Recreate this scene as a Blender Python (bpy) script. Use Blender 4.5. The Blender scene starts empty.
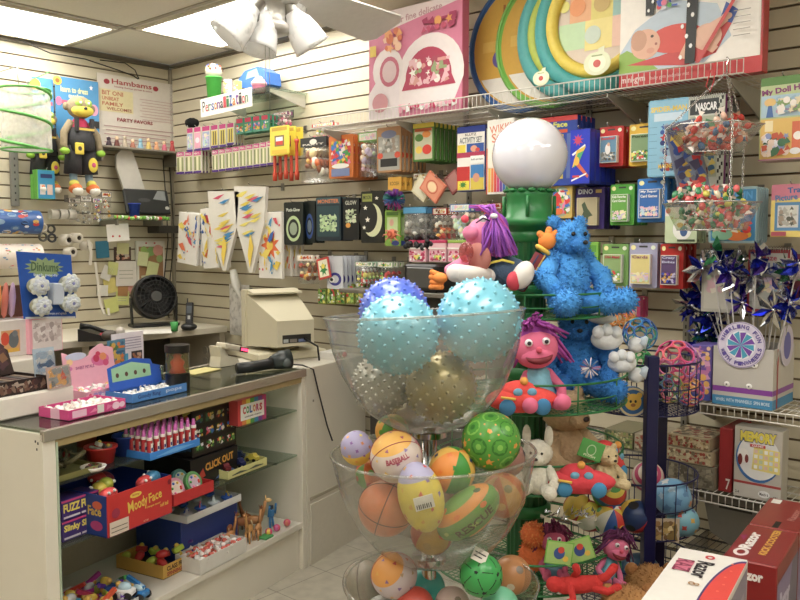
import bpy, math, random
from mathutils import Matrix, Vector, Euler
rnd = random.Random(7)
PI = math.pi
col = bpy.context.scene.collection
# ------------------------------------------------------------------ camera model
FPX = 820.0
CAMP = Vector((4.911, -3.252, 1.58)); YAW = math.radians(131.1); PITCH = math.atan(60/820)
FW = Vector((math.cos(YAW), math.sin(YAW), 0)); RT = Vector((FW.y, -FW.x, 0))
def ray(x, y):
    a = (x-400)/FPX; b = (300-y)/FPX
    h = math.cos(PITCH)+b*math.sin(PITCH); z = -math.sin(PITCH)+b*math.cos(PITCH)
    return FW*h + RT*a + Vector((0, 0, z))
def wr(x, y, d):                 # point on the plane at distance d in front of the right wall
    r = ray(x, y); return CAMP + r*((-d-CAMP.y)/r.y)
def wl(x, y, d):                 # the same for the left wall
    r = ray(x, y); return CAMP + r*((d-CAMP.x)/r.x)
def oz(x, y, z):
    r = ray(x, y); return CAMP + r*((z-CAMP.z)/r.z)
def D(x, y, d):
    return CAMP + ray(x, y)*d
# ------------------------------------------------------------------ materials
def lin(h):
    if len(h) == 3: h = ''.join(c*2 for c in h)
    o = []
    for i in (0, 2, 4):
        c = int(h[i:i+2], 16)/255
        o.append(c/12.92 if c <= .04045 else ((c+.055)/1.055)**2.4)
    g = .3*o[0]+.6*o[1]+.1*o[2]
    return (*[v*.88+g*.12 for v in o], 1)
MATS = {}
def M(h, r=.45, m=0., n=.06, sc=40., bump=0., coat=0., em=0., tr=0.):
    k = (h, r, m, n, sc, bump, coat, em, tr)
    if k in MATS: return MATS[k]
    mt = bpy.data.materials.new('paint_'+h); mt.use_nodes = True
    nt = mt.node_tree; N = nt.nodes; L = nt.links; b = N['Principled BSDF']
    c = lin(h); b.inputs['Base Color'].default_value = c
    b.inputs['Roughness'].default_value = r; b.inputs['Metallic'].default_value = m
    if coat: b.inputs['Coat Weight'].default_value = coat
    if tr: b.inputs['Transmission Weight'].default_value = tr
    if em:
        b.inputs['Emission Color'].default_value = c; b.inputs['Emission Strength'].default_value = em
    if n or bump:
        tc = N.new('ShaderNodeTexCoord'); nz = N.new('ShaderNodeTexNoise'); nz.inputs['Scale'].default_value = sc
        L.new(tc.outputs['Object'], nz.inputs['Vector'])
        if n:
            mx = N.new('ShaderNodeMix'); mx.data_type = 'RGBA'
            mx.inputs['A'].default_value = (*[v*(1-n) for v in c[:3]], 1)
            mx.inputs['B'].default_value = (*[min(1, v*(1+n)) for v in c[:3]], 1)
            L.new(nz.outputs['Fac'], mx.inputs['Factor']); L.new(mx.outputs['Result'], b.inputs['Base Color'])
        if bump:
            bp = N.new('ShaderNodeBump'); bp.inputs['Strength'].default_value = bump; bp.inputs['Distance'].default_value = .01
            L.new(nz.outputs['Fac'], bp.inputs['Height']); L.new(bp.outputs['Normal'], b.inputs['Normal'])
    MATS[k] = mt; return mt
def clear(name, tint='ffffff', haze=.04, rough=.05, base=.04, hz='ffffff'):
    if name in MATS: return MATS[name]
    mt = bpy.data.materials.new(name); mt.use_nodes = True
    nt = mt.node_tree; N = nt.nodes; L = nt.links; N.clear()
    out = N.new('ShaderNodeOutputMaterial'); t = N.new('ShaderNodeBsdfTransparent'); t.inputs[0].default_value = lin(tint)
    g = N.new('ShaderNodeBsdfGlossy'); g.inputs['Roughness'].default_value = rough
    d = N.new('ShaderNodeBsdfDiffuse'); d.inputs[0].default_value = lin(hz)
    lw = N.new('ShaderNodeLayerWeight'); lw.inputs[0].default_value = .5; pw = N.new('ShaderNodeMath'); pw.operation = 'POWER'; pw.inputs[1].default_value = 4; L.new(lw.outputs['Facing'], pw.inputs[0]); sc = N.new('ShaderNodeMath'); sc.operation = 'MULTIPLY'; sc.inputs[1].default_value = .7; L.new(pw.outputs[0], sc.inputs[0])
    nz = N.new('ShaderNodeTexNoise'); nz.inputs['Scale'].default_value = 25
    tc = N.new('ShaderNodeTexCoord'); L.new(tc.outputs['Object'], nz.inputs['Vector'])
    mu = N.new('ShaderNodeMath'); mu.operation = 'MULTIPLY'; mu.inputs[1].default_value = haze*2; L.new(nz.outputs['Fac'], mu.inputs[0])
    tl = N.new('ShaderNodeBsdfTranslucent'); tl.inputs[0].default_value = lin(hz); dt = N.new('ShaderNodeMixShader'); L.new(d.outputs[0], dt.inputs[1]); L.new(tl.outputs[0], dt.inputs[2])
    m1 = N.new('ShaderNodeMixShader'); L.new(mu.outputs[0], m1.inputs[0]); L.new(t.outputs[0], m1.inputs[1]); L.new(dt.outputs[0], m1.inputs[2])
    ad = N.new('ShaderNodeMath'); ad.operation = 'ADD'; ad.use_clamp = True; ad.inputs[1].default_value = base; L.new(sc.outputs[0], ad.inputs[0])
    m2 = N.new('ShaderNodeMixShader'); L.new(ad.outputs[0], m2.inputs[0]); L.new(m1.outputs[0], m2.inputs[1]); L.new(g.outputs[0], m2.inputs[2])
    L.new(m2.outputs[0], out.inputs[0]); MATS[name] = mt; return mt
BOWL = clear('clear_bowl_plastic', 'ecedea', .23, .12, .03, 'c4c4bc')
GLASS = clear('shelf_glass', 'd8e4dc', .03, .03, .05)
FILM = clear('clear_film', 'fbfbfb', .05, .12, .05)
HAZY = clear('hazy_bag_film', 'f0f0f0', .28, .25, .04, 'd8d8d4')
NETM = clear('white_netting', 'ffffff', .55, .6, .0, 'e4e2dc')
GRN = dict(r=.35)
CHROME = M('c8c8c8', .12, 1., 0); STEEL = M('9c9a94', .35, .9, 0); WIREW = M('d6d2c8', .4, 0, 0)
# ------------------------------------------------------------------ mesh builder
TXT = {}
def text_geo(s, bold=0):
    k = (s, bold)
    if k in TXT: return TXT[k]
    cu = bpy.data.curves.new('lettering', 'FONT'); cu.body = s; cu.resolution_u = 2; cu.offset = bold
    o = bpy.data.objects.new('lettering', cu); col.objects.link(o)
    bpy.context.view_layer.update()
    me = o.evaluated_get(bpy.context.evaluated_depsgraph_get()).to_mesh()
    vs = [v.co.copy() for v in me.vertices]; fs = [tuple(p.vertices) for p in me.polygons]
    bpy.data.objects.remove(o); bpy.data.curves.remove(cu)
    if vs:
        x0 = min(v.x for v in vs); x1 = max(v.x for v in vs); y0 = min(v.y for v in vs); y1 = max(v.y for v in vs)
        vs = [((v.x-x0)/max(x1-x0, 1e-6), (v.y-y0)/max(y1-y0, 1e-6)) for v in vs]
    TXT[k] = (vs, fs); return TXT[k]
def R3(x=0, y=0, z=0): return Euler((math.radians(x), math.radians(y), math.radians(z))).to_matrix().to_4x4()
def TR(x=0, y=0, z=0): return Matrix.Translation((x, y, z))
class MB:
    def __init__(s): s.v = []; s.f = []; s.mi = []; s.sm = []; s.mats = []; s.T = Matrix.Identity(4)
    def add(s, vs, fs, mat, smooth=False):
        if isinstance(mat, str): mat = M(mat)
        if mat not in s.mats: s.mats.append(mat)
        k = s.mats.index(mat); o = len(s.v)
        s.v += [s.T @ Vector(p) for p in vs]
        for f in fs: s.f.append([i+o for i in f]); s.mi.append(k); s.sm.append(smooth)
    def box(s, x0, y0, z0, x1, y1, z1, mat, bev=0.):
        if not bev:
            vs = [(x, y, z) for z in (z0, z1) for y in (y0, y1) for x in (x0, x1)]
            s.add(vs, [(0, 2, 3, 1), (4, 5, 7, 6), (0, 1, 5, 4), (2, 6, 7, 3), (0, 4, 6, 2), (1, 3, 7, 5)], mat); return
        b = bev; vs = []; ix = {}
        X = (x0, x1); Y = (y0, y1); Z = (z0, z1); sg = (1, -1)
        for i in (0, 1):
            for j in (0, 1):
                for k in (0, 1):
                    p = (X[i], Y[j], Z[k]); q = (X[i]+b*sg[i], Y[j]+b*sg[j], Z[k]+b*sg[k])
                    for a in range(3):
                        ix[i, j, k, a] = len(vs); vs.append(tuple(p[c] if c == a else q[c] for c in range(3)))
        fs = []
        for a in range(3):
            for e in (0, 1):
                u, w = [c for c in range(3) if c != a]
                l = []
                for du, dw in ((0, 0), (1, 0), (1, 1), (0, 1)):
                    t = [0]*3; t[a] = e; t[u] = du; t[w] = dw; l.append(ix[(*t, a)])
                fs.append(l if (e == 1) == (a != 1) else l[::-1])
        for a in range(3):
            u, w = [c for c in range(3) if c != a]
            for du in (0, 1):
                for dw in (0, 1):
                    t0 = [0]*3; t0[u] = du; t0[w] = dw; t1 = t0[:]; t1[a] = 1
                    fs.append([ix[(*t0, u)], ix[(*t1, u)], ix[(*t1, w)], ix[(*t0, w)]])
        for i in (0, 1):
            for j in (0, 1):
                for k in (0, 1): fs.append([ix[i, j, k, 0], ix[i, j, k, 1], ix[i, j, k, 2]])
        s.add(vs, fs, mat)
    def sph(s, c, r, mat, seg=16, rings=10, fn=None, rot=None, bands=None):
        if not hasattr(r, '__len__'): r = (r, r, r)
        vs = []; fs = []; fm = []
        for i in range(rings+1):
            th = PI*i/rings
            for j in range(seg):
                ph = 2*PI*j/seg; n = Vector((math.sin(th)*math.cos(ph), math.sin(th)*math.sin(ph), math.cos(th)))
                k = fn(n) if fn else 1
                p = Vector((n.x*r[0]*k, n.y*r[1]*k, n.z*r[2]*k))
                if rot: p = rot @ p
                vs.append(p+Vector(c))
        for i in range(rings):
            for j in range(seg):
                a = i*seg+j; b = i*seg+(j+1) % seg
                q = (a, a+seg, b+seg, b) if 0 < i < rings-1 else ((a, a+seg, b+seg) if i == 0 else (a, a+seg, b))
                fs.append(q)
                if bands: fm.append(bands(i/rings, j/seg))
        if not bands: s.add(vs, fs, mat, True)
        else:
            for mm in dict.fromkeys(fm):
                s.add(vs, [f for f, q in zip(fs, fm) if q == mm], mm, True)
    def lathe(s, prof, mat, seg=24, c=(0, 0, 0), smooth=True):
        vs = []; fs = []
        for r, z in prof:
            for j in range(seg):
                a = 2*PI*j/seg; vs.append((c[0]+r*math.cos(a), c[1]+r*math.sin(a), c[2]+z))
        for i in range(len(prof)-1):
            for j in range(seg):
                a = i*seg+j; b = i*seg+(j+1) % seg; fs.append((a, b, b+seg, a+seg))
        s.add(vs, fs, mat, smooth)
    def cyl(s, c, r, h, mat, seg=20, r2=None, bev=0):
        r2 = r if r2 is None else r2
        s.lathe([(1e-5, 0), (r, 0)], mat, seg, c, False); s.lathe([(r, 0), (r2, h)], mat, seg, c); s.lathe([(r2, h), (1e-5, h)], mat, seg, c, False)
    def tube(s, pts, r, mat, seg=6, closed=False):
        pts = [Vector(p) for p in pts]; n = len(pts); vs = []; fs = []; up = None
        for i, p in enumerate(pts):
            if closed: d = pts[(i+1) % n]-pts[i-1]
            else: d = pts[min(i+1, n-1)]-pts[max(i-1, 0)]
            if d.length < 1e-9: d = Vector((0, 0, 1))
            d.normalize()
            if up is None:
                up = Vector((0, 0, 1)) if abs(d.z) < .9 else Vector((1, 0, 0))
            u = d.cross(up)
            if u.length < 1e-4: u = d.orthogonal()
            u.normalize(); w = u.cross(d); up = w
            rr = r[i] if hasattr(r, '__len__') else r
            for j in range(seg):
                a = 2*PI*j/seg; vs.append(p+u*(rr*math.cos(a))+w*(rr*math.sin(a)))
        m = n if closed else n-1
        for i in range(m):
            for j in range(seg):
                a = i*seg+j; b = i*seg+(j+1) % seg; c = ((i+1) % n)*seg
                fs.append((a, b, c+(j+1) % seg, c+j))
        if not closed:
            fs.append(tuple(range(seg))[::-1]); fs.append(tuple((n-1)*seg+j for j in range(seg)))
        s.add(vs, fs, mat, True)
    def ring(s, c, R, r, mat, seg=32, sub=6, rot=None):
        pts = []
        for j in range(seg):
            p = Vector((R*math.cos(2*PI*j/seg), R*math.sin(2*PI*j/seg), 0))
            if rot: p = rot @ p
            pts.append(p+Vector(c))
        s.tube(pts, r, mat, sub, True)
    def prism(s, P, y0, y1, mat, side=None, smooth=False):   # polygon in x,z extruded along y, y0 is the front
        n = len(P); vs = [(x, y0, z) for x, z in P]+[(x, y1, z) for x, z in P]
        s.add(vs, [tuple(range(n)), tuple(range(2*n-1, n-1, -1))], mat)
        s.add(vs, [(i, i+n, (i+1) % n+n, (i+1) % n) for i in range(n)], side or mat, smooth)
    def bar(s, a, b, w, h, mat):
        a = Vector(a); b = Vector(b); d = (b-a); L = d.length; q = d.to_track_quat('Z', 'Y').to_matrix().to_4x4()
        T = s.T; s.T = T @ Matrix.Translation(a) @ q; s.box(-w/2, -h/2, 0, w/2, h/2, L, mat); s.T = T
    def build(s, name, parent=None, M4=None, label=None):
        me = bpy.data.meshes.new(name); me.from_pydata(s.v, [], s.f)
        for m in s.mats: me.materials.append(m)
        me.polygons.foreach_set('material_index', s.mi); me.polygons.foreach_set('use_smooth', s.sm); me.update()
        o = bpy.data.objects.new(name, me); col.objects.link(o)
        if parent: o.parent = parent
        if M4 is not None: o.matrix_basis = M4
        if label: o['label'] = label
        return o
def rr(w, h, r, n=4, x0=0, z0=0):      # rounded rectangle outline, centred on x0, bottom at z0
    P = []
    for cx, cz, a0 in ((w/2-r, r, -90), (w/2-r, h-r, 0), (-w/2+r, h-r, 90), (-w/2+r, r, 180)):
        for k in range(n+1):
            a = math.radians(a0+90*k/n); P.append((x0+cx+r*math.cos(a), z0+cz+r*math.sin(a)))
    return P
PAL = dict(
 candy=['f04c8c', 'ffd23c', '5cc8e8', 'ffffff', 'f47838', '8cd048'], party=['e83838', 'f0c020', '3878d0', '48a848', 'f080b0', 'f4f0e8'],
 dark=['d85828', '406848', 'c8b048', '783030', '305878', 'a8a088'], pastel=['f8c8d8', 'c8e0f0', 'f8f0c0', 'd8c8e8', 'd0e8c8', 'f8e0c8'],
 pinks=['f070a0', 'f8b0c8', 'd03868', 'ffffff', 'b83060', 'f8d0d8'], blues=['3870c0', '88b8e0', 'e8f0f8', '204890', 'e04848', 'f0c840'],
 greens=['68b050', 'b8d868', '307838', 'f0e868', 'e84848', 'ffffff'], grey=['b8b8b0', '888880', 'd8d8d0', '606058', 'e8e8e0', 'a89888'],
 warm=['e87030', 'f0b840', 'c03828', 'f8e0a0', '905028', 'f4f0e0'], card=['88c848', 'e05050', 'f0d060', '5090d0', 'f8f8f0', 'a060b0'],
 gold=['c8a860', '907840', 'e8d8a0', '604830', '806040', 'b08850'], spots=['d8d860', 'c05840', 'e0d0a0', '708850', 'a86848', 'f0e8d0'],
 purp=['7848b0', '3858c8', 'd0c8e8', '40288c', 'e0b040', '282070'])
class Art:
    """flat printing on one face of a pack, u and v run from 0 to 1"""
    def __init__(s, mb, x0, z0, w, h, y=0., face='f', x1=None):
        s.mb = mb; s.x0 = x0; s.z0 = z0; s.w = w; s.h = h; s.y = y; s.k = 1; s.face = face
    def P(s, u, v):
        e = .00035*s.k
        if s.face == 'f': return (s.x0+u*s.w, s.y-e, s.z0+v*s.h)
        if s.face == 'r': return (s.y+e, s.x0+u*s.w, s.z0+v*s.h)
        if s.face == 't': return (s.x0+u*s.w, s.z0+v*s.h, s.y+e)
        if s.face == 'l': return (s.y-e, s.x0+(1-u)*s.w, s.z0+v*s.h)
    def poly(s, P, c): s.mb.add([s.P(u, v) for u, v in P], [tuple(range(len(P)))], c); s.k += 1
    def r(s, a, b, c, d, h): s.poly([(a, b), (c, b), (c, d), (a, d)], h)
    def e(s, u, v, ru, rv, h, n=18): s.poly([(u+ru*math.cos(2*PI*i/n), v+rv*math.sin(2*PI*i/n)) for i in range(n)], h)
    def ring(s, u, v, ru, rv, t, h, n=24):
        vs = []; 
        for k in (1, t):
            vs += [s.P(u+ru*k*math.cos(2*PI*i/n), v+rv*k*math.sin(2*PI*i/n)) for i in range(n)]
        s.mb.add(vs, [(i, (i+1) % n, n+(i+1) % n, n+i) for i in range(n)], h); s.k += 1
    def t(s, txt, a, b, c, d, h, rot=0, bold=.02):
        vs, fs = text_geo(txt, bold)
        if not vs: return
        cu, cv = (a+c)/2, (b+d)/2; W = (c-a)*s.w; H = (d-b)*s.h; q = []
        cr, sr = math.cos(math.radians(rot)), math.sin(math.radians(rot))
        for x, y in vs:
            X = (x-.5)*W; Y = (y-.5)*H; X, Y = X*cr-Y*sr, X*sr+Y*cr
            q.append(s.P(cu+X/s.w, cv+Y/s.h))
        s.mb.add(q, fs, h); s.k += 1
    def star(s, u, v, ru, rv, h, n=5, a0=90, inner=.45):
        s.poly([(u+ru*(1 if i % 2 == 0 else inner)*math.cos(math.radians(a0+180*i/n)), v+rv*(1 if i % 2 == 0 else inner)*math.sin(math.radians(a0+180*i/n))) for i in range(2*n)], h)
    def busy(s, a, b, c, d, seed, pal, n=24, sz=.12):
        q = random.Random(seed*7+3); P = PAL[pal] if isinstance(pal, str) else pal
        W = (c-a)*s.w; H = (d-b)*s.h; n = int(n*1.6); nx = max(2, round(math.sqrt(n*W/max(H, 1e-6)))); ny = max(2, round(n/nx)); k0 = s.k
        for i in range(nx):
            for j in range(ny):
                cw, ch = (c-a)/nx, (d-b)/ny; m_ = min(cw*s.w, ch*s.h)*q.uniform(.5, .95); ru = min(m_/s.w, (c-a)*.4); rv = min(m_/s.h, (d-b)*.4)
                u = min(c-ru, max(a+ru, a+cw*(i+.5+q.uniform(-.3, .3)))); v = min(d-rv, max(b+rv, b+ch*(j+.5+q.uniform(-.3, .3)))); h = q.choice(P); k = q.random()
                s.k = k0+((i*2+j*3) % 7)
                if k < .35: s.e(u, v, ru*.8, rv*.8, h, 9)
                elif k < .65: s.poly([(u-ru*q.random(), v-rv), (u+ru, v-rv*q.random()), (u+ru*q.random(), v+rv), (u-ru, v+rv*q.random())], h)
                elif k < .75: s.star(u, v, ru, rv, h, 5, q.uniform(0, 90))
                elif k < .88: s.poly([(u-ru, v-rv), (u+ru, v-rv*.4), (u, v+rv)], h)
                else: s.r(u-ru, v-rv*.3, u+ru, v+rv*.3, h)
        s.k = k0+8
    def run(s, L):
        for it in L: getattr(s, it[0])(*it[1:])
        return s
# ------------------------------------------------------------------ tagging
LAB = []
def top(o, label, cat, group=None):
    o['label'] = label; o['category'] = cat
    if group: o['group'] = group
    LAB.append((label, group)); return o
def E(name, M4, label, cat, group=None):
    o = bpy.data.objects.new(name, None); o.empty_display_size = .05; col.objects.link(o); o.matrix_basis = M4
    return top(o, label, cat, group)
def struct(mb, name, M4=None, parent=None):
    o = mb.build(name, parent, M4); o['kind'] = 'structure'; return o
def dup(o, M4, label=None, group=None, parent=None):
    c = o.copy(); col.objects.link(c); c.matrix_basis = M4
    if parent: c.parent = parent
    if label: c['label'] = label; LAB.append((label, group))
    if group: c['group'] = group
    for ch in list(o.children):
        d = ch.copy(); col.objects.link(d); d.parent = c
        for g in ch.children:
            e = g.copy(); col.objects.link(e); e.parent = d
    return c
def FR(p, rz=0): return Matrix.Translation(p) @ Matrix.Rotation(math.radians(rz), 4, 'Z')
CSM = FR((2.35, -2.04, 0), 102.8)          # frame of the showcase: x along its front, y to its back
def cs(x, y, ax, val):                     # pixel onto a plane of the showcase frame
    I = CSM.inverted(); o = I @ CAMP; d = I.to_3x3() @ ray(x, y)
    return o + d*((val-o[ax])/d[ax])
# ================================================================== ROOM
ZC = 2.76
def slatwall(L, h, mat, gm, pitch=.0762):
    mb = MB(); P = []; z = 0
    mb.box(0, .012, 0, L, .03, h, gm)
    while z < h-.001:
        z1 = min(z+pitch-.009, h); mb.box(0, 0, z, L, .012, z1, mat)
        if z1 < h: mb.box(0, .002, z1, L, .0035, z1+.0035, M('6e5c44', .6))
        z += pitch
    return mb
CREAM = M('cfc5a9', .42, 0, .03, 6); GROOVE = M('6a563c', .7)
w = slatwall(6.8, ZC, CREAM, GROOVE); struct(w, 'wall_right', FR((0, 0, 0), 0))
w = slatwall(5.6, ZC, CREAM, GROOVE); struct(w, 'wall_left', FR((0, -5.6, 0), 90))
w = MB(); w.box(0, -5.66, 0, 6.8, -5.6, ZC, CREAM); struct(w, 'wall_back')
w = MB(); w.box(6.8, -5.6, 0, 6.86, 0, ZC, CREAM); struct(w, 'wall_front')
w = MB(); w.box(0, 0, 0, 5.6, .012, .09, M('8a8276', .5)); struct(w, 'baseboard_left', FR((0.013, -5.6, 0), 90))
w = MB(); w.box(0, -.012, 0, 6.8, 0, .09, M('8a8276', .5)); struct(w, 'baseboard_right')
w = MB(); w.box(-.0, -.016, ZC-.016, 6.8, 0, ZC, M('7a7262', .6)); struct(w, 'trim_1')
w = MB(); w.box(0.0, -5.6, ZC-.03, .018, -.02, ZC, M('6a6254', .6)); struct(w, 'trim_2')
w = MB(); w.box(0, -.02, 0, .02, 0, ZC-.03, M('a09884', .5)); struct(w, 'trim_3')
# floor: vinyl tiles with a procedural grid
fm = bpy.data.materials.new('vinyl_floor_tiles'); fm.use_nodes = True; N = fm.node_tree.nodes; L = fm.node_tree.links; b = N['Principled BSDF']
tc = N.new('ShaderNodeTexCoord'); br = N.new('ShaderNodeTexBrick'); br.offset = 0; br.inputs['Scale'].default_value = 1
br.inputs['Brick Width'].default_value = .305; br.inputs['Row Height'].default_value = .305; br.inputs['Mortar Size'].default_value = .0025
br.inputs['Color1'].default_value = lin('c2bba9'); br.inputs['Color2'].default_value = lin('c8c1b0'); br.inputs['Mortar'].default_value = lin('958d7c')
L.new(tc.outputs['Object'], br.inputs['Vector']); nz = N.new('ShaderNodeTexNoise'); nz.inputs['Scale'].default_value = 14; nz.inputs['Detail'].default_value = 8
L.new(tc.outputs['Object'], nz.inputs['Vector']); mx = N.new('ShaderNodeMix'); mx.data_type = 'RGBA'; mx.blend_type = 'MULTIPLY'; mx.inputs['Factor'].default_value = .35
L.new(br.outputs['Color'], mx.inputs['A']); L.new(nz.outputs['Color'], mx.inputs['B']); L.new(br.outputs['Color'], mx.inputs['A'])
rp = N.new('ShaderNodeValToRGB'); rp.color_ramp.elements[0].color = (.45, .45, .45, 1); rp.color_ramp.elements[1].color = (1, 1, 1, 1); rp.color_ramp.elements[0].position = .3; rp.color_ramp.elements[1].position = .6
L.new(nz.outputs['Fac'], rp.inputs[0]); L.new(rp.outputs[0], mx.inputs['B']); L.new(mx.outputs['Result'], b.inputs['Base Color']); b.inputs['Roughness'].default_value = .38
w = MB(); w.box(0, -5.6, -.05, 6.8, 0, 0, fm); struct(w, 'floor')
# ceiling: lay-in tiles between tees
CT = M('dcd5c6', .85, 0, .08, 120, .15); TB = M('a69e8e', .5)
LX = [(.05, .66, -1.95, -.77), (.73, 1.95, -.70, -.12), (2.6, 3.2, -1.95, -.77), (3.2, 3.8, -2.6, -1.4), (4.4, 5.0, -2.9, -1.7), (1.35, 1.95, -3.7, -2.5), (5.4, 6.0, -1.9, -.7), (3.2, 3.8, -4.8, -3.6), (5.4, 6.0, -4.6, -3.4)]
w = MB()
w.box(0, -5.6, ZC+.02, 6.8, 0, ZC+.06, CT)
xs = [0, .66+.035, 1.95+.03, 2.57, 3.83, 5.03, 6.05, 6.8]
for i in range(len(xs)-1):
    ys = [-5.6, -4.4, -3.17, -1.97, -.735, 0]
    for j in range(5):
        w.box(xs[i]+.012, ys[j]+.012, ZC+.004, xs[i+1]-.012, ys[j+1]-.012, ZC+.02, CT)
struct(w, 'ceiling')
w = MB()
for x in xs[1:-1]: w.box(x-.012, -5.6, ZC-.002, x+.012, 0, ZC+.006, TB)
for y in ys[1:-1]: w.box(0, y-.012, ZC-.002, 6.8, y+.012, ZC+.006, TB)
struct(w, 'trim_4')
DIF = M('fffaf0', .5, 0, 0, 40, 0, 0, 8.6)
for i, (x0, x1, y0, y1) in enumerate(LX):
    lab = ['bright fluorescent ceiling panel at the upper left above the left wall', 'bright fluorescent ceiling panel behind the glass lamps of the ceiling fan'][i] if i < 2 else 'fluorescent ceiling panel further out over the shop floor'
    t = E('ceiling_light', TR(x0, y0, ZC-.012), lab, 'ceiling light', None if i < 2 else 'ceiling panels over the shop floor')
    a, c = x1-x0, y1-y0; f = MB()
    for q in ((0, 0, a, .022), (0, c-.022, a, c), (0, .022, .022, c-.022), (a-.022, .022, a, c-.022)): f.box(q[0], q[1], 0, q[2], q[3], .014, M('d8d0c0', .5))
    f.build('light_frame', t); d = MB(); d.box(.022, .022, .004, a-.022, c-.022, .012, DIF); d.build('diffuser', t)
# cables loose under the ceiling
mb = MB(); A = [wl(15, 38, .05), wl(50, 53, .05), wl(85, 59, .05), wl(118, 70, .04), wl(134, 76, .03), wl(138, 79, .02)]
mb.tube(A, .004, '2c2824', 6); mb.tube([wl(100, 60, .05), wl(125, 63, .045), wl(135, 70, .03), wl(139, 79, .02)], .0035, '3a342c', 6)
top(mb.build('cable'), 'dark loose cables sagging along the top of the left wall', 'cable')
# ================================================================== CEILING FAN
hub = D(272, -22, 3.0); t = E('ceiling_fan', FR((hub.x, hub.y, 2.5), 0), 'ceiling fan with frosted bell glass lamps and a grey blade', 'ceiling fan')
m = MB(); m.lathe([(1e-4, .26), (.07, .26), (.075, .2), (.03, .17), (.02, .1), (.1, .08), (.125, .05), (.125, -.02), (.09, -.05), (.05, -.06), (.045, -.12), (.06, -.13), (.06, -.16), (1e-4, -.17)], M('b8b4ac', .3, .2), 28); m.build('motor_housing', t)
for a in (96, 216, 336):
    bl = MB(); bl.T = R3(0, 0, a) @ R3(-112, 0, 0)
    bl.prism([(.16, -.05), (.28, -.085), (.68, -.105), (.72, -.07), (.72, .07), (.68, .105), (.28, .085), (.16, .05)], 0, .008, M('dedcd6', .5))
    bl.build('fan_blade', t)
SH = clear('frosted_lamp_glass', 'f8fafa', 1.1, .2, .05, 'ffffff')
for px, py, tilt, dr in ((241, 20, 35, 0), (262, 30, 28, 1), (301, 28, 38, 2), (285, -8, 40, 3)):
    p = D(px, py, [2.85, 2.98, 3.05, 3.15][dr]); m = MB()
    hz = Vector((p.x-hub.x, p.y-hub.y, 0)); dv = Vector((hz.x, hz.y, -.16)).normalized() if dr else Vector((-.25, -.45, -.6)).normalized()
    q = dv.to_track_quat('Z', 'Y').to_matrix().to_4x4(); loc = Vector((p.x-hub.x, p.y-hub.y, p.z-2.5))
    m.T = Matrix.Translation(loc-dv*.07) @ q
    m.lathe([(.028, 0), (.034, .02), (.052, .05), (.062, .09), (.068, .135), (.071, .15), (.068, .15), (.058, .09), (.048, .05), (.03, .02)], SH, 24)
    sh = m.build('lamp_shade', t)
    k = MB(); k.T = m.T; k.cyl((0, 0, -.03), .03, .035, STEEL, 16); k.sph((0, 0, .06), (.024, .024, .032), M('f4f2ea', .3), 12, 8); k.build('lamp_socket', t)
    k = MB(); k.tube([(0, 0, -.14), tuple(loc*.5-Vector((0, 0, .06))), tuple(loc-dv*.1)], .008, STEEL); k.build('lamp_arm', t)
m = MB()
for q in (265, 269):
    p = D(q, 30, 2.95)-Vector((hub.x, hub.y, 2.5)); m.tube([(p.x, p.y, -.16), (p.x, p.y, -.42-.02*(q-265))], .0015, STEEL, 4)
m.build('pull_chain', t)
# ================================================================== PACKS ON THE RIGHT WALL
HK = {}
def hook(p, d, lab, rz=0, ww=0.):
    if len(lab.split()) > 16: lab = ' '.join(lab.split(',')[0].split()[:16])
    m = MB(); m.tube([(0, d-.004, 0), (0, -.01, 0), (0, -.016, .006), (0, -.018, .012)], .0022, CHROME, 6)
    m.box(-.012, d-.006, -.022, .012, d+.001, .022, STEEL)
    o = top(m.build('peg_hook', None, FR(p, rz)), lab, 'hook')
    if lab in HK: o['group'] = HK[lab]['group'] = lab.replace('hook', 'hooks', 1); LAB.pop()
    HK[lab] = o
def fill_blobs(m, w, h, t, seed, pal, n):
    q = random.Random(seed)
    for i in range(n):
        r = min(w, h)*q.uniform(.09, .17)
        m.sph((q.uniform(-w/2+r, w/2-r), q.uniform(t*.3, t*.6), q.uniform(r, h-r)), (r, min(r, t*.35), r*q.uniform(.6, 1.2)), M(q.choice(PAL[pal])), 8, 6, rot=R3(0, q.uniform(0, 90), 0).to_3x3())
def pouch(m, w, h, t, mat, seed=0, z0=0):
    q = random.Random(seed); nx, nz = 8, 10; vs = []; fs = []
    for s in (-1, 1):
        for j in range(nz+1):
            for i in range(nx+1):
                u, v = i/nx, j/nz; e = (math.sin(PI*u)*math.sin(PI*min(1, v*.9+.04)))**.45 if 0 < i < nx and 0 < j < nz else 0
                vs.append(((u-.5)*w, t/2+s*t/2*e*q.uniform(.8, 1.08), z0+v*h))
    o = (nx+1)*(nz+1)
    for s in (0, 1):
        for j in range(nz):
            for i in range(nx):
                a = s*o+j*(nx+1)+i; f = (a, a+1, a+nx+2, a+nx+1); fs.append(f if s == 0 else f[::-1])
    m.add(vs, fs, mat, True)
PKN = 0
def nmax_(d, t, step): return int((d-.03-t)/step) > 0
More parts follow.
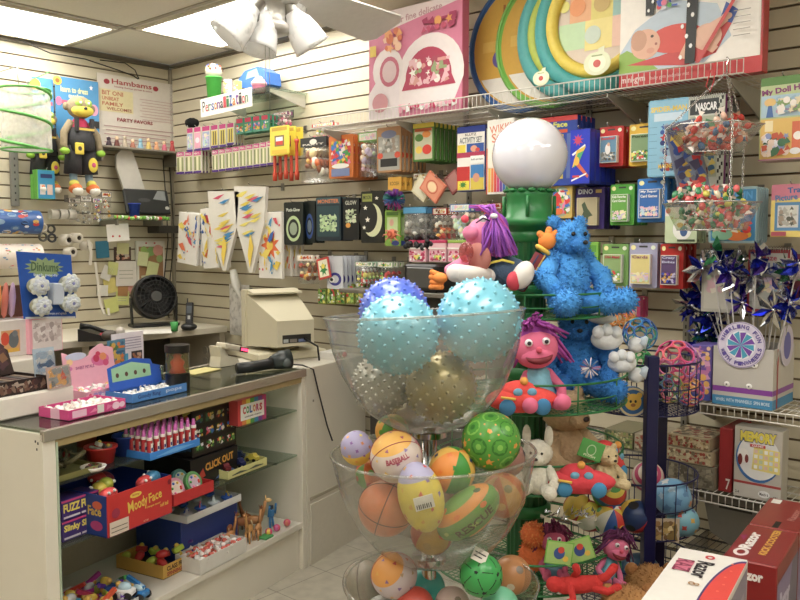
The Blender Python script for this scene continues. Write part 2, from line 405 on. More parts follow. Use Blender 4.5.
def pack(kind, name, label, cat, x0, y0, x1, y1, d, c='ffffff', art=(), n=1, step=.028, t=.02, side=None, pal='party', wall='r', seed=None, blob=14, tilt=0, hk=True, group=None, back=None, inner=None, film=None, fronts=None):
    """one kind of pack: box, card (blister card), tray (clamshell with a small box), bag, flat"""
    global PKN; PKN += 1; seed = PKN if seed is None else seed
    W = wr if wall == 'r' else wl
    xc = (x0+x1)/2; yc = (y0+y1)/2; A = W(x0, yc, d); B = W(x1, yc, d); w = (B-A).length
    w = math.hypot(B.x-A.x, B.y-A.y); zt = W(xc, y0, d).z; zb = W(xc, y1, d).z; h = zt-zb
    base = Vector(((A.x+B.x)/2, (A.y+B.y)/2, zb)); rz = 0 if wall == 'r' else 90
    Mx = FR(base, rz) @ TR(0, 0, h) @ R3(0, tilt, 0) @ TR(0, 0, -h)
    lab0 = label if n == 1 else label+', foremost'
    t0 = None
    if kind == 'box':
        m = MB(); m.box(-w/2, 0, 0, w/2, t, h, M(side or c, .4), .0015); a = Art(m, -w/2, 0, w, h); a.r(0.015, .01, .985, .99, c); a.run(art)
        a2 = Art(m, .0, 0.03*h, t, .94*h, w/2, 'r'); a2.r(.15, .03, .85, .97, M(c, .5)); 
        o = t0 = m.build(name, None, Mx)
    elif kind == 'flat':
        m = MB(); m.prism(rr(w, h, min(w, h)*.06), 0, t, M(c, .35)); a = Art(m, -w/2, 0, w, h); a.run(art)
        if art and t > .006: pass
        t0 = m.build(name, None, Mx)
    elif kind == 'book':
        m = MB(); m.box(-w/2, 0, 0, w/2, t, h, M(side or 'f0ece0', .6)); m.box(-w/2-.001, -.001, -.001, w/2+.001, .001, h+.001, M(c, .35)); a = Art(m, -w/2, 0, w, h, -.001); a.run(art)
        k = MB(); nn = 16
        for i in range(nn): k.ring((-w/2+w*(i+.5)/nn, t/2, h), t*.7, .0012, CHROME, 10, 4, R3(0, 90, 0).to_3x3())
        t0 = m.build(name, None, Mx); k.build('spiral_binding', t0)
    elif kind == 'card':
        t0 = E(name, Mx, lab0, cat, group); m = MB(); m.prism(rr(w, h, min(w, h)*.07), t*.6, t*.6+.0015, M(c, .45)); a = Art(m, -w/2, 0, w, h, t*.6); a.run(art); m.build('backing_card', t0)
        k = MB(); iw, ih = w*.74, h*.58; fill_blobs(k, iw, ih, t*.9, seed, pal, blob); k.v = [v+Vector((0, 0, h*.08)) for v in k.v]; k.build('toy', t0)
        k = MB(); pouch(k, w*.82, h*.66, t, FILM, seed, h*.05); k.build('blister', t0)
    elif kind == 'tray':
        t0 = E(name, Mx, lab0, cat, group); m = MB(); m.prism(rr(w, h, min(w, h)*.06), t*.45, t, M(c, .3)); a = Art(m, -w/2, 0, w, h, t*.45); a.run(art); m.build('clamshell', t0)
        k = MB(); iw, ih = w*.7, h*.66; k.box(-iw/2-.003, 0, h*.09, iw/2-.003, t*.45, h*.09+ih, M(side or 'e8e4d8', .4)); a = Art(k, -iw/2-.003, h*.09, iw, ih, 0)
        a.run(inner or [('r', .03, .02, .97, .98, c), ('busy', .05, .05, .95, .6, seed, pal, 18), ('r', .1, .68, .9, .9, 'f4f0e8')]); k.build('card_box', t0)
    elif kind == 'bag':
        t0 = E(name, Mx, lab0, cat, group); hh = h*.2
        k = MB(); k.prism([(-w/2, h-hh), (w/2, h-hh), (w/2, h), (-w/2, h)], t*.35, t*.65, M(c, .4)); a = Art(k, -w/2, h-hh, w, hh, t*.35)
        a.run(art or [('r', .05, .1, .95, .9, 'f4f0e8'), ('busy', .1, .15, .9, .85, seed, pal, 6)]); k.build('header_card', t0)
        k = MB(); fill_blobs(k, w*.9, h*.78, t, seed, pal, blob); k.build('contents', t0)
        k = MB(); pouch(k, w*.98, h*.82, t, film or FILM, seed); k.build('clear_pouch', t0)
    if not t0.get('label'): top(t0, lab0, cat, group)
    if hk: hook(Mx @ Vector((0, -.0, h+.001)), d, 'chrome hook of the '+label, rz)
    if n > 1 and nmax_(d, t, step): t0['group'] = label+' on one hook'
    dy = Vector((0, 1, 0)) if wall == 'r' else Vector((-1, 0, 0))
    nmax = int((d-.03-t)/step) if n > 1 else 0
    for i in range(1, min(n, nmax+1)):
        c2 = dup(t0, Matrix.Translation(dy*step*i) @ Mx, label+', behind the foremost', label+' on one hook')
    return t0, w, h
# ---- upper rows, left part (pencils, tubes, bags)
PE = [('r', .04, .8, .96, .99, 'd8408c'), ('r', .08, .1, .92, .78, 'd8d4a0'), ('r', .12, .12, .34, .74, '88905c'), ('r', .42, .12, .62, .74, 'f0ecc8'), ('r', .7, .12, .88, .74, '98a068'), ('r', 0, 0, 1, .09, '58308c'), ('t', 'PENCIL', .15, .84, .85, .94, 'f8f8f0')]
PB = [('r', .04, .8, .96, .99, 'd8408c'), ('r', .08, .12, .92, .76, 'f0a8c0'), ('e', .5, .45, .3, .12, 'f8e8f0'), ('r', 0, 0, 1, .1, '58308c')]
PC = [('r', .04, .8, .96, .99, 'c83880'), ('r', .08, .12, .92, .76, 'a8b8d8'), ('busy', .1, .15, .9, .7, 3, 'pastel', 10), ('r', 0, 0, 1, .1, '58308c')]
PD = [('r', .04, .8, .96, .99, 'c83880'), ('r', .08, .12, .92, .76, 'e0c850'), ('r', .3, .14, .45, .72, '605848'), ('r', .6, .14, .75, .72, '706040'), ('r', 0, 0, 1, .1, '58308c')]
AR = ['light blue fronted', 'pink fronted', 'pastel fronted', 'yellow fronted', 'pale green pencil']
k = 0
for i, (x0, x1, y0, y1, a, nm) in enumerate([(187, 193, 128, 152, PC, 'grey blue'), (194, 201, 127, 151, PB, 'pink'), (202, 210, 126, 150, PC, 'pale blue'), (211, 218, 125, 148, PD, 'yellow and black'), (219, 226, 124, 147, PD, 'gold and brown'), (227, 234, 123, 145, PD, 'amber striped')]):
    pack('flat', 'pencil_pack', nm+' pencil pack with purple foot in the upper row', 'pencil pack', x0, y0, x1, y1, .16, 'e8e0d0', a, 4, .022, .012)
for i in range(4):
    x = 236+i*8.4; pack('flat', 'eraser_pack', ['first', 'second', 'third', 'fourth'][i]+' small green and red eraser pack, counting from the pencils', 'eraser pack', x, 118-i*1.2, x+7.6, 134-i*1.2, .16, '50a088', [('busy', .05, .1, .95, .6, i, 'party', 9), ('r', .1, .68, .9, .95, 'd84060')], 3, .03, .01)
names = ['beside the corner', 'second from the corner', 'third from the corner', 'fourth from the corner']
for i in range(3):
    x = 176.5+i*8.5; pack('flat', 'pencil_pack', 'green pencil pack in the lower row, '+names[i], 'pencil pack', x, 152-i*.5, x+7.8, 174-i*.6, .16, 'e8e0d0', PE, 3, .025, .012)
for i in range(9):
    x = 212+i*6.9; pack('flat', 'pencil_pack', 'olive and cream pencil pack in the lower row', 'pencil pack', x, 150-i*1.1, x+6.4, 172-i*.9, .16, 'e8e0d0', PE, 2, .05, .012, group='olive and cream pencil packs in the lower row') if i else pack('flat', 'pencil_pack', 'leftmost olive and cream pencil pack right of the lower row gap', 'pencil pack', x, 150, x+6.4, 172, .16, 'e8e0d0', PE, 1, .05, .012)
pack('flat', 'keyring_card', 'bright yellow card holding a small red and white toy', 'toy pack', 270, 126, 289, 155, .2, 'f0d820', [('r', .1, .84, .9, .96, 'c8a010'), ('r', .25, .3, .75, .68, '887048'), ('r', .32, .48, .68, .62, 'f8f8f8'), ('r', .32, .35, .68, .48, 'd83830'), ('r', .1, .05, .9, .18, 'e8c010')], 3, .05, .006)
pack('bag', 'balloon_pack', 'purple and pink topped pack above the yellow card', 'party pack', 272, 112, 287, 128, .1, 'a05890', (), 2, .03, .02, pal='pinks')
t = E('slide_whistle_pack', FR(wr(282, 182, .17)), 'cluster of long red plastic tubes below the yellow card', 'toy tubes')
for i in range(5):
    m = MB(); p = wr(275+i*5.5, 181-(i % 3), .17-.03*(i % 2))-wr(282, 182, .17); m.lathe([(1e-4, 0), (.012, 0), (.014, .04), (.009, .05), (.009, .2), (.013, .21), (.013, .225), (1e-4, .225)], M('d84828', .3), 12, p); m.build('red_tube', t)
hook(wr(282, 146, .17), .17, 'chrome peg hook behind the red tubes')
pack('bag', 'party_pack', 'black headed bag of orange and green trinkets, skull print', 'party favor bag', 299, 137, 325, 182, .2, '28282c', [('e', .5, .5, .14, .3, 'e8e4d8'), ('t', 'PARTY', .1, .1, .9, .32, 'd8d4c8')], 4, .03, .03, pal='warm')
pack('bag', 'pinata_filler_bag', 'red headed filler bag above the skull print bag', 'party favor bag', 311, 123, 333, 140, .08, 'd03028', (), 2, .03, .02, pal='candy')
def arch(w, h): return [(-w/2, 0), (w/2, 0), (w/2, h*.75), (w*.38, h*.93), (0, h), (-w*.38, h*.93), (-w/2, h*.75)]
pack('flat', 'mask_pack', 'round topped orange and blue novelty pack with rows behind', 'toy pack', 329, 135, 353, 178, .22, 'e07828', [('e', .5, .62, .42, .3, 'd83830'), ('e', .5, .6, .3, .2, '4068b8'), ('busy', .08, .3, .92, .9, 12, 'party', 30), ('e', .5, .28, .36, .06, 'f4f0e8'), ('r', .12, .04, .88, .22, '7888b8')], 7, .03, .008, side='a85020')
pack('bag', 'figure_bag', 'green topped bag of pastel toy pieces beside the cutlery packs', 'toy bag', 357, 132, 376, 176, .2, '70b040', (), 4, .035, .03, pal='pastel')
pack('flat', 'tool_set_pack', 'tan carded pack with grey toy guns and red knobs', 'toy pack', 377, 127, 401, 172, .24, 'b88858', [('r', .06, .04, .94, .8, 'a8a8a0'), ('e', .5, .84, .32, .09, '7880a0'), ('r', .15, .12, .85, .3, '282828'), ('e', .14, .37, .12, .07, 'e05030'), ('e', .86, .37, .12, .07, 'e05030'), ('busy', .1, .42, .9, .75, 5, 'grey', 18)], 8, .03, .009, side='c05030')
pack('flat', 'play_food_pack', 'yellow topped green pack of play fruit and vegetables', 'toy pack', 413, 123, 434, 161, .24, '4c8030', [('r', 0, .88, 1, 1, 'e8d830'), ('r', .08, .05, .92, .84, 'c8c8a8'), ('e', .3, .62, .2, .1, '508030'), ('e', .65, .7, .2, .09, 'e08830'), ('e', .68, .3, .22, .13, 'e03828'), ('e', .3, .3, .16, .1, 'f0d040'), ('r', .1, .78, .9, .86, 'c05820')], 7, .032, .012, side='507838')
# ---- second row: splash print gift bags and cones
def splash(w, h, seed, t=.02):
    q = random.Random(seed); m = MB(); m.box(-w/2, 0, 0, w/2, t, h, M('e8e4dc', .5), .002); a = Art(m, -w/2, 0, w, h)
    for i in range(17):
        u, v = q.uniform(.1, .9), q.uniform(.06, .94); c = q.choice(['e8c830', '3868b8', 'e87040', 'f0d850', '4898c8', 'd84858'])
        L = q.uniform(.25, .5); an = q.uniform(0, PI); x1 = min(.98, max(.02, u+L*math.cos(an))); z1 = min(.98, max(.02, v+L*.5*math.sin(an)))
        nx, nz = -(z1-v), (x1-u); a.poly([(u, v), ((u+x1)/2+nx*.12, (v+z1)/2+nz*.12), (x1, z1), ((u+x1)/2-nx*.25, (v+z1)/2-nz*.25)], c); a.e(min(.94, max(.06, u+.1)), v, .035, .02, c, 8)
    return m
def splashbag(x0, y0, x1, y1, d, seed, lab, rot=0, n=1, grp=None, flower=0):
    A = wr(x0, y1, d); B = wr(x1, y1, d); zt = wr((x0+x1)/2, y0, d).z; w, h = B.x-A.x, zt-A.z
    m = splash(w, h, seed); a = Art(m, -w/2, 0, w, h); a.k = 3
    if flower:
        a.star(.5, .5, .42, .24, 'e86828', 9, 20, .5); a.e(.5, .5, .14, .08, 'f0c830')
    o = top(m.build('gift_bag', None, FR(((A.x+B.x)/2, -d, A.z)) @ TR(0, 0, h) @ R3(0, rot, 0) @ TR(0, 0, -h)), lab, 'gift bag', grp)
    for i in range(1, n): dup(o, TR(0.012*i, .03*i, 0) @ o.matrix_basis, 'splash print gift bag behind '+lab.split(',')[0], 'splash bags behind '+lab.split(',')[0])
splashbag(180, 213, 199, 264, .2, 2, 'white gift bag splashed blue and yellow, nearest the corner', 6, 3, flower=0)
splashbag(201, 208, 216, 268, .18, 5, 'white gift bag with yellow splashes, second from the corner', -4, 3)
for i, (x0, x1, y0, y1, sd) in enumerate([(209, 240, 190, 270, 8), (235, 267, 185, 272, 15)]):   # cone hats hanging point down
    A = wr(x0, y1, .24); B = wr(x1, y1, .24); zt = wr((x0+x1)/2, y0, .24).z; w, h = B.x-A.x, zt-A.z; m = MB(); q = random.Random(sd)
    P = [(-w/2, h), (w/2, h*.97), (w*.42, h*.55), (w*.05, 0), (-w*.05, 0), (-w*.42, h*.5)]
    m.prism(P, 0, .02, M('e0dcd2', .4)); a = Art(m, -w/2, 0, w, h)
    for j in range(18):
        v = q.uniform(.3, .92); s = .3+.6*(v-.2); u = .5+q.uniform(-.36, .36)*s; c = ['e8d040', '3888c0', 'e8d858', 'd85070', 'e0c838'][j % 5]; a.poly([(u-.18, v-.02), (u, v-.03), (u+.2, v+.03), (u+.02, v+.015)], c)
    a.poly([(.5, .05), (.62, .3), (.52, .45), (.44, .2)], 'f0d038')
    top(m.build('cone_bag', None, FR(((A.x+B.x)/2, -.24, A.z))), ['cone shaped white bag with pink and yellow marks, left cone', 'cone shaped white bag with blue streaks, right and taller cone'][i], 'party bag')
    hook(wr((x0+x1)/2, y0, .24), .24, ['chrome peg hook above the left cone bag', 'chrome peg hook above the right cone bag'][i])
splashbag(259, 212, 282, 278, .22, 11, 'white gift bag with an orange sunflower print', 0, 1, flower=1)
splashbag(284, 214, 291, 276, .16, 14, 'folded white gift bags edge on beside the sunflower bag', 0, 3)
for (x0, y0) in ((189, 213), (208, 208), (270, 212), (287, 214)): hook(wr(x0, y0, .16), .16, {189: 'chrome peg hook over the bag nearest the corner', 208: 'chrome peg hook over the yellow splash bags', 270: 'chrome peg hook over the sunflower bag', 287: 'chrome peg hook over the folded bags'}[x0])
# ---- second row: black packs
DG = '1c2422'
pack('flat', 'yoyo_pack', 'black pack with a pale green oval glowing toy', 'toy pack', 284, 202, 303, 245, .2, DG, [('ring', .5, .38, .38, .3, .75, 'b8d098'), ('e', .5, .38, .2, .15, '98a890'), ('t', 'Puck-Glow', .15, .78, .85, .86, 'd8e0d0')], 2, .06, .012)
pack('flat', 'yoyo_pack', 'black pack with a blue oval ring print', 'toy pack', 304, 201, 315, 243, .17, DG, [('ring', .5, .4, .35, .3, .7, '3858a0'), ('e', .5, .4, .2, .15, '788898')], 3, .03, .012)
pack('flat', 'glow_figure_pack', 'teal edged black pack headed in orange with pale creatures', 'toy pack', 316, 197, 341, 241, .2, '1c2c38', [('r', .02, .84, .98, .99, '385860'), ('t', 'MONSTER', .08, .86, .92, .95, 'e08040'), ('r', .06, .1, .94, .8, '284850'), ('busy', .15, .2, .85, .62, 4, ['b8d8a0', 'c8e0b0', '98b888'], 22)], 3, .04, .014)
pack('flat', 'glow_figure_pack', 'black pack with small pale and orange glow shapes', 'toy pack', 343, 198, 359, 240, .2, '181c20', [('t', 'GLOW', .15, .84, .85, .94, 'd0d0c0'), ('busy', .15, .4, .85, .75, 4, ['c8d8b0', 'd8d8c0', '98a888'], 12), ('e', .35, .35, .15, .06, 'e09830')], 3, .04, .012)
pack('flat', 'glow_moon_pack', 'black pack showing a large pale crescent moon and stars', 'toy pack', 361, 191, 384, 243, .21, '20221e', [('e', .5, .44, .42, .32, 'd8dcb0', 28), ('e', .32, .5, .4, .3, '20221e', 28), ('star', .2, .68, .1, .05, 'f0f0e0'), ('star', .3, .45, .12, .06, 'f0f0e0'), ('star', .15, .3, .09, .045, 'f0f0e0'), ('star', .7, .86, .09, .04, 'f0f0e0'), ('r', .08, .8, .5, .95, '98a048'), ('t', 'MOON', .12, .84, .46, .92, '303820')], 2, .05, .012)
pack('flat', 'yarn_ball_card', 'small amber card above the purple yarn ball', 'toy pack', 388, 177, 401, 190, .22, 'e8b030', [('t', 'KOOSH', .15, .35, .85, .65, '805818')], 3, .04, .006)
m = MB(); q = random.Random(3)
for i in range(200):
    v = Vector((q.gauss(0, 1), q.gauss(0, 1), q.gauss(0, 1))).normalized()
    m.tube([v*.01, v*.055+Vector((0, 0, -.004))], .0022, ['b03080', '3060a0', '208880', '702890'][int((v.z+1)*1.99) if q.random() < .7 else q.randrange(4)], 4)
t_ = wr(394, 199, .26); top(m.build('string_ball', None, FR(t_)), 'fuzzy purple, teal and pink rubber string ball', 'ball')
pack('bag', 'craft_pack', 'brown and cream speckled craft pack behind the tilted squares', 'craft pack', 412, 173, 430, 200, .16, 'b0a888', (), 2, .04, .02, pal='gold')
pack('box', 'craft_square_pack', 'tilted salmon square craft pack with a pale round mark', 'craft pack', 427, 178, 448, 200, .3, 'd87858', [('r', .08, .08, .92, .92, 'e09070'), ('e', .5, .5, .22, .22, 'f0d0a0'), ('ring', .5, .5, .3, .3, .85, 'c86040')], 1, .03, .015, tilt=38)
pack('box', 'craft_square_pack', 'tilted cream square craft pack left of the salmon one', 'craft pack', 418, 180, 434, 200, .27, 'd8d0a8', [('r', .1, .1, .9, .9, 'e0dcc0')], 1, .03, .015, tilt=35)
pack('box', 'craft_square_pack', 'tilted dark red square craft pack right of the salmon one', 'craft pack', 442, 174, 456, 194, .22, '98504c', [('r', .1, .1, .9, .9, 'b88078')], 1, .03, .012, tilt=-35)
pack('flat', 'rubber_toy_card', 'lime green card with an orange octopus toy', 'toy pack', 385, 210, 400, 246, .22, '88b840', [('r', .1, .85, .9, .95, '508028'), ('r', .15, .3, .85, .8, 'c8e0a0'), ('e', .45, .65, .14, .1, 'e8b8a0'), ('e', .7, .08, .25, .07, '3848a0')], 2, .05, .008)
m = MB(); m.sph((0, 0, 0), (.028, .02, .024), M('e87850', .35), 14, 10); m.ring((0, -.018, 0), .011, .005, 'c85030', 14, 6, R3(90).to_3x3())
for i in range(8):
    a = 2*PI*i/8; m.tube([(0.02*math.cos(a), 0, .02*math.sin(a)), (.045*math.cos(a), -.01, .03*math.sin(a)-.004), (.06*math.cos(a), 0, .03*math.sin(a)-.012)], [.005, .004, .002], M('e89070', .35), 5)
top(m.build('rubber_octopus', None, FR(wr(392, 234, .27))), 'small orange rubber octopus in front of the lime card', 'toy')
pack('bag', 'bead_bag', 'blue topped bag of silvery packets', 'toy bag', 401, 207, 424, 238, .26, '4898c8', [('r', .05, .1, .95, .9, '58a8d8')], 4, .045, .045, pal='grey', film=HAZY)
m = MB(); q = random.Random(4)
for i in range(60): m.sph((q.uniform(-.09, .07), q.uniform(-.02, .05), q.uniform(-.025, .03)), .014, M('201c20', .35), 8, 6)
top(m.build('bead_tangle', None, FR(wr(421, 243, .25))), 'tangle of black beads under the silvery packets', 'beads')
pack('bag', 'bead_bag', 'red headed bag of orange and cream pieces', 'toy bag', 431, 208, 445, 240, .25, 'c83828', (), 3, .04, .035, pal='warm')
pack('bag', 'bead_bag', 'blue and white headed bag of pale pieces beside the doll', 'toy bag', 448, 204, 468, 240, .25, '5888c8', (), 4, .04, .035, pal='pastel')
for i in range(4):
    pack('bag', 'toy_bag', ['first', 'second', 'third', 'fourth'][i]+' small striped bag hanging above the doll\'s purple hair', 'toy bag', 478+i*12, 203, 488+i*12, 232, .18, ['c8a060', 'd86048', '78a850', 'b88848'][i], (), 2, .04, .02, pal='warm')
tubc = ['pink tub of sweets, left', 'pink tub of sweets, middle', 'pink and lime tub of sweets, right', 'pink and lime tub of sweets, half behind the doll']
for i in range(4):
    x0 = 409+i*20-(i > 1)*1; t, w_, h_ = pack('box', 'candy_tub', 'clear and '+tubc[i]+(' of the row' if i < 3 else ''), 'candy tub', x0, 243, x0+17, 262, .26, 'e8b8c0', [('busy', .04, .04, .96, .62, 30+i, 'pinks', 20), ('busy', .3, .1, .8, .4, 50+i, 'greens', 5), ('r', 0, .68, 1, .76, 'f4ece8')], 1, .03, .07, hk=False, side='d8a0ac')
    m = MB(); m.box(-w_/2-.002, -.003, h_, w_/2+.002, .073, h_+.014, M('c83060' if i < 2 else '98b848', .3), .002); m.build('lid', t)
# ---- third row: key rings, snakes
pack('bag', 'orange_toy_pack', 'orange and yellow bag with a round orange toy', 'toy bag', 296, 255, 312, 284, .2, 'e8d8c8', (), 2, .04, .03, pal='warm')
pack('flat', 'green_card_pack', 'tilted pack with red border and green leaf print', 'toy pack', 316, 258, 328, 279, .26, 'c84038', [('r', .12, .1, .88, .9, 'f0ead0'), ('star', .5, .45, .35, .35, '389048', 7), ('e', .5, .6, .15, .12, 'f0d840')], 1, .03, .006, tilt=-12)
pack('flat', 'disc_card_pack', 'pale blue card with a dark blue ring toy', 'toy pack', 327, 256, 343, 289, .24, 'c8ccd4', [('ring', .5, .3, .4, .2, .6, '383890'), ('e', .3, .28, .18, .09, 'e8e8e8'), ('e', .3, .28, .1, .05, '303838')], 7, .03, .004)
pack('bag', 'snake_pack', 'grey green bag of rubber snakes left of the bowl', 'toy bag', 354, 262, 372, 284, .24, '98b8a0', (), 6, .028, .02, pal='greens')
pack('bag', 'snake_pack', 'pale green bag of small toys behind the blue knobbly ball', 'toy bag', 376, 262, 392, 290, .2, 'a8b8a0', (), 3, .04, .02, pal='greens')
for i in range(5):
    pack('flat', 'sticker_pack', ['first', 'second', 'third', 'fourth', 'fifth'][i]+' green speckled pack in the lowest row beside the register', 'toy pack', 318+i*9.4, 289-i*1.8, 326+i*9.4, 304, .18, '90a040', [('busy', .04, .05, .96, .95, 70+i, 'greens', 14)], 2, .04, .006, hk=i % 2 == 0)
# ---- right wall, middle: activity books and boxed toys
pack('box', 'activity_set_box', 'white and blue activity set box with coloured squares', 'boxed toy', 457, 126, 485, 191, .26, 'f0ece4',
 [('r', 0, .9, 1, 1, '283c90'), ('r', .0, .52, 1, .6, 'b83058'), ('t', 'KLUTZ', .3, .85, .7, .89, '505050'), ('t', 'ACTIVITY SET', .1, .74, .9, .83, '606870'), ('r', .03, .6, .32, .72, 'e8d020'), ('r', .36, .6, .97, .73, '3058a8'), ('e', .62, .65, .12, .05, 'e0a080'), ('e', .75, .63, .08, .03, 'd84040'), ('r', .5, .42, .98, .54, 'f4f4f0'), ('t', 'build and learn', .53, .47, .95, .5, '606060'), ('r', .02, .02, .48, .38, 'c82828'), ('r', .05, .02, .47, .16, 'e8d820'), ('r', .52, .2, .98, .4, '3880c0'), ('r', .52, .02, .98, .2, 'd8c030'), ('e', .72, .2, .12, .07, 'd89878'), ('star', .25, .1, .15, .06, '308038', 8)], 1, .03, .05, side='2c3c88')
pack('box', 'craft_stick_box', 'tall white craft box with orange handwriting and rainbow stripes', 'boxed toy', 487, 119, 514, 194, .3, 'e8e6de',
 [('t', 'WIKKI', .1, .83, .9, .93, 'd87858', 6, .01), ('t', 'Stix', .18, .7, .8, .82, 'd87858', 4, .01)]+[('r', .06+.11*i, .03, .15+.11*i, .35, c) for i, c in enumerate(['e8c030', 'e08030', 'd84038', 'c83878', '7848a0', '3868b0', '389060', 'a8c040'])]+[('r', .05, .36, .95, .6, 'f4e8d8'), ('r', .0, .0, .04, .62, 'd05030')], 1, .03, .05)
pack('box', 'face_kit_box', 'large blue box headed in yellow behind the white globe', 'boxed toy', 530, 117, 577, 186, .24, '2848a8',
 [('r', 0, .93, 1, 1, 'd03838'), ('t', 'Fuzzy Face', .08, .82, .8, .92, 'e0e040', 0, .03), ('r', .05, .76, .8, .81, 'd85830'), ('r', .05, .1, .72, .74, 'd8c048'), ('e', .4, .42, .22, .22, 'e8b890'), ('busy', .1, .12, .7, .4, 303, 'party', 12), ('r', .8, .1, .97, .74, '5870b0')], 4, .04, .03)
pack('box', 'rocket_box', 'upright bright blue box with a rainbow rocket print', 'boxed toy', 570, 129, 590, 184, .3, '2038c8',
 [('star', .4, .8, .28, .12, 'd03860', 9, 10), ('poly', [(.1, .55), (.75, .72), (.78, .69), (.15, .52)], 'f0f0f0'), ('poly', [(.12, .3), (.35, .62), (.8, .68), (.45, .4)], 'e8c030'), ('poly', [(.2, .3), (.4, .56), (.7, .6), (.45, .38)], '40a870'), ('poly', [(.3, .35), (.45, .4), (.95, .15), (.9, .1)], 'd86040'), ('e', .35, .42, .14, .08, 'f0b830'), ('poly', [(.1, .08), (.85, .2), (.85, .17), (.1, .05)], 'f4f4f4'), ('r', .15, .12, .5, .16, 'd84040')], 5, .045, .042, side='2034a0')
def gcard(lab, c, x0, y0, x1, y1, title, ic, d=.2, pal='card', n=3, tc='f8f8f0', bc='f0ece0', cat='card game', extra=()):
    return pack('tray', 'card_game_pack', lab, cat, x0, y0, x1, y1, d, c, [('e', .14, .9, .09, .055, 'f0e8a0'), ('r', .35, .9, .65, .94, '404040'), ('e', .85, .9, .08, .05, 'e8f0d8')], n, .05, .045, bc,
      inner=[('r', .03, .02, .97, .98, ic), ('busy', .06, .05, .94, .42, hash_(lab), pal, 16)]+[('t', s, .1, .86-.15*i, .9, .96-.15*i, tc, 0, .03) for i, s in enumerate(title)]+list(extra))
def hash_(s): return sum(ord(c)*(i+1) for i, c in enumerate(s)) % 997
gcard('red clamshell card game with a baseball player', 'c82828', 597, 126, 621, 166, ['Baseball'], '6898b8', .24, 'grey', 3, 'd84040', extra=[('e', .5, .5, .16, .2, 'f0ece8'), ('e', .55, .68, .09, .07, 'e0b090')])
gcard('yellow clamshell card game with a green forest picture', 'e8b818', 627, 123, 656, 165, ['Forest'], '80a070', .24, 'greens', 3, '405828')
pack('tray', 'dinosaur_card_game', 'dark purple pack with a dinosaur picture card', 'card game', 573, 187, 602, 229, .22, '38286c', [('t', 'DINO', .1, .84, .6, .96, 'd8e0e8', 0, .03), ('r', .7, .86, .9, .94, 'c0a050')], 4, .04, .045, 'c8bc98', inner=[('r', .04, .03, .96, .97, 'b8ac88'), ('poly', [(.2, .2), (.35, .5), (.25, .75), (.4, .85), (.55, .6), (.8, .35), (.6, .3), (.55, .1), (.45, .3)], '506048')])
pack('flat', 'toy_ring_pack', 'rounded clear pack of red and yellow shapes beside the column', 'toy pack', 551, 185, 572, 218, .22, 'd8b858', [('e', .5, .5, .46, .46, 'a8b8a0'), ('busy', .08, .1, .92, .9, 9, 'party', 26), ('e', .3, .6, .18, .15, 'd83838'), ('e', .4, .2, .2, .1, 'e87030')], 2, .04, .02)
gcard('green clamshell pack headed card games', '50a838', 608, 184, 632, 225, ['Kids Favorite', 'Card Games'], '68b040', .22, 'pastel', 3)
gcard('blue clamshell pack headed card games', '2878c8', 635, 178, 665, 222, ['My Super', 'Card Games'], '3070c0', .26, 'pastel', 3)
gcard('green leafy pack with red lettering beside the bear', '78a858', 600, 244, 626, 286, ['Old Maid'], '90b070', .22, 'greens', 2, 'c83050')
gcard('lilac pack with a yellow and white picture card', 'a8a8c8', 627, 243, 655, 288, ['Cards'], 'e8d888', .24, 'pastel', 2, 'a06878')
gcard('lowest red pack with a purple card box', 'b82020', 658, 244, 681, 289, ['Crazy', 'Eights'], '604878', .26, 'purp', 3, 'd0d0f0')
gcard('pink pack on the lowest hook beneath the lilac pack', 'd84880', 622, 297, 638, 318, ['Go'], 'e888a8', .14, 'pinks', 3)
pack('flat', 'lime_card_pack', 'lime green pack peeking over the blue plush bear', 'toy pack', 580, 242, 598, 282, .2, '80c040', [('r', .1, .75, .9, .92, '58a030'), ('r', .15, .2, .85, .7, '98d060')], 1)
# magazines and big flat packs at the right
pack('flat', 'magnet_play_pack', 'light blue pack titled in yellow behind the hanging baskets', 'toy pack', 648, 99, 688, 176, .3, '78b8d8',
 [('r', .03, .02, .97, .98, '88c0dc'), ('t', 'SPIDER-MAN', .06, .84, .96, .91, 'e8c840', 0, .04), ('r', .15, .72, .85, .82, 'c8dcec'), ('busy', .3, .05, .95, .7, 41, ['3058a8', 'c83838', '506888', '98b0c8', '283878'], 26)]+[('r', .04, .1+.09*i, .25, .105+.09*i, '5888a8') for i in range(7)]+[('t', 'MAGNETS', .3, .1, .75, .16, 'e8c030'), ('r', .5, .17, .95, .26, 'b8d0e8')], 3, .04, .01)
pack('book', 'racing_colour_book', 'racing colouring book with chequered flag border', 'book', 688, 96, 724, 186, .3, 'c0c4b8',
 [('r', .04, .8, .84, .97, '303438'), ('t', 'NASCAR', .2, .84, .8, .93, 'e8e8e8', 0, .04), ('r', .05, .1, .82, .78, 'a8b098'), ('busy', .06, .12, .8, .6, 43, 'dark', 20), ('poly', [(.45, .5), (.82, .48), (.82, .7), (.5, .75)], '50885c'), ('e', .4, .48, .3, .04, '309040'), ('poly', [(.1, .1), (.45, .35), (.6, .1)], 'd8c850')]+[('r', .85+.05*((j+i) % 3), .02+.04*i, .9+.05*((j+i) % 3), .06+.04*i, '181818') for i in range(24) for j in (0,)], 2, .05, .022, side='803878')
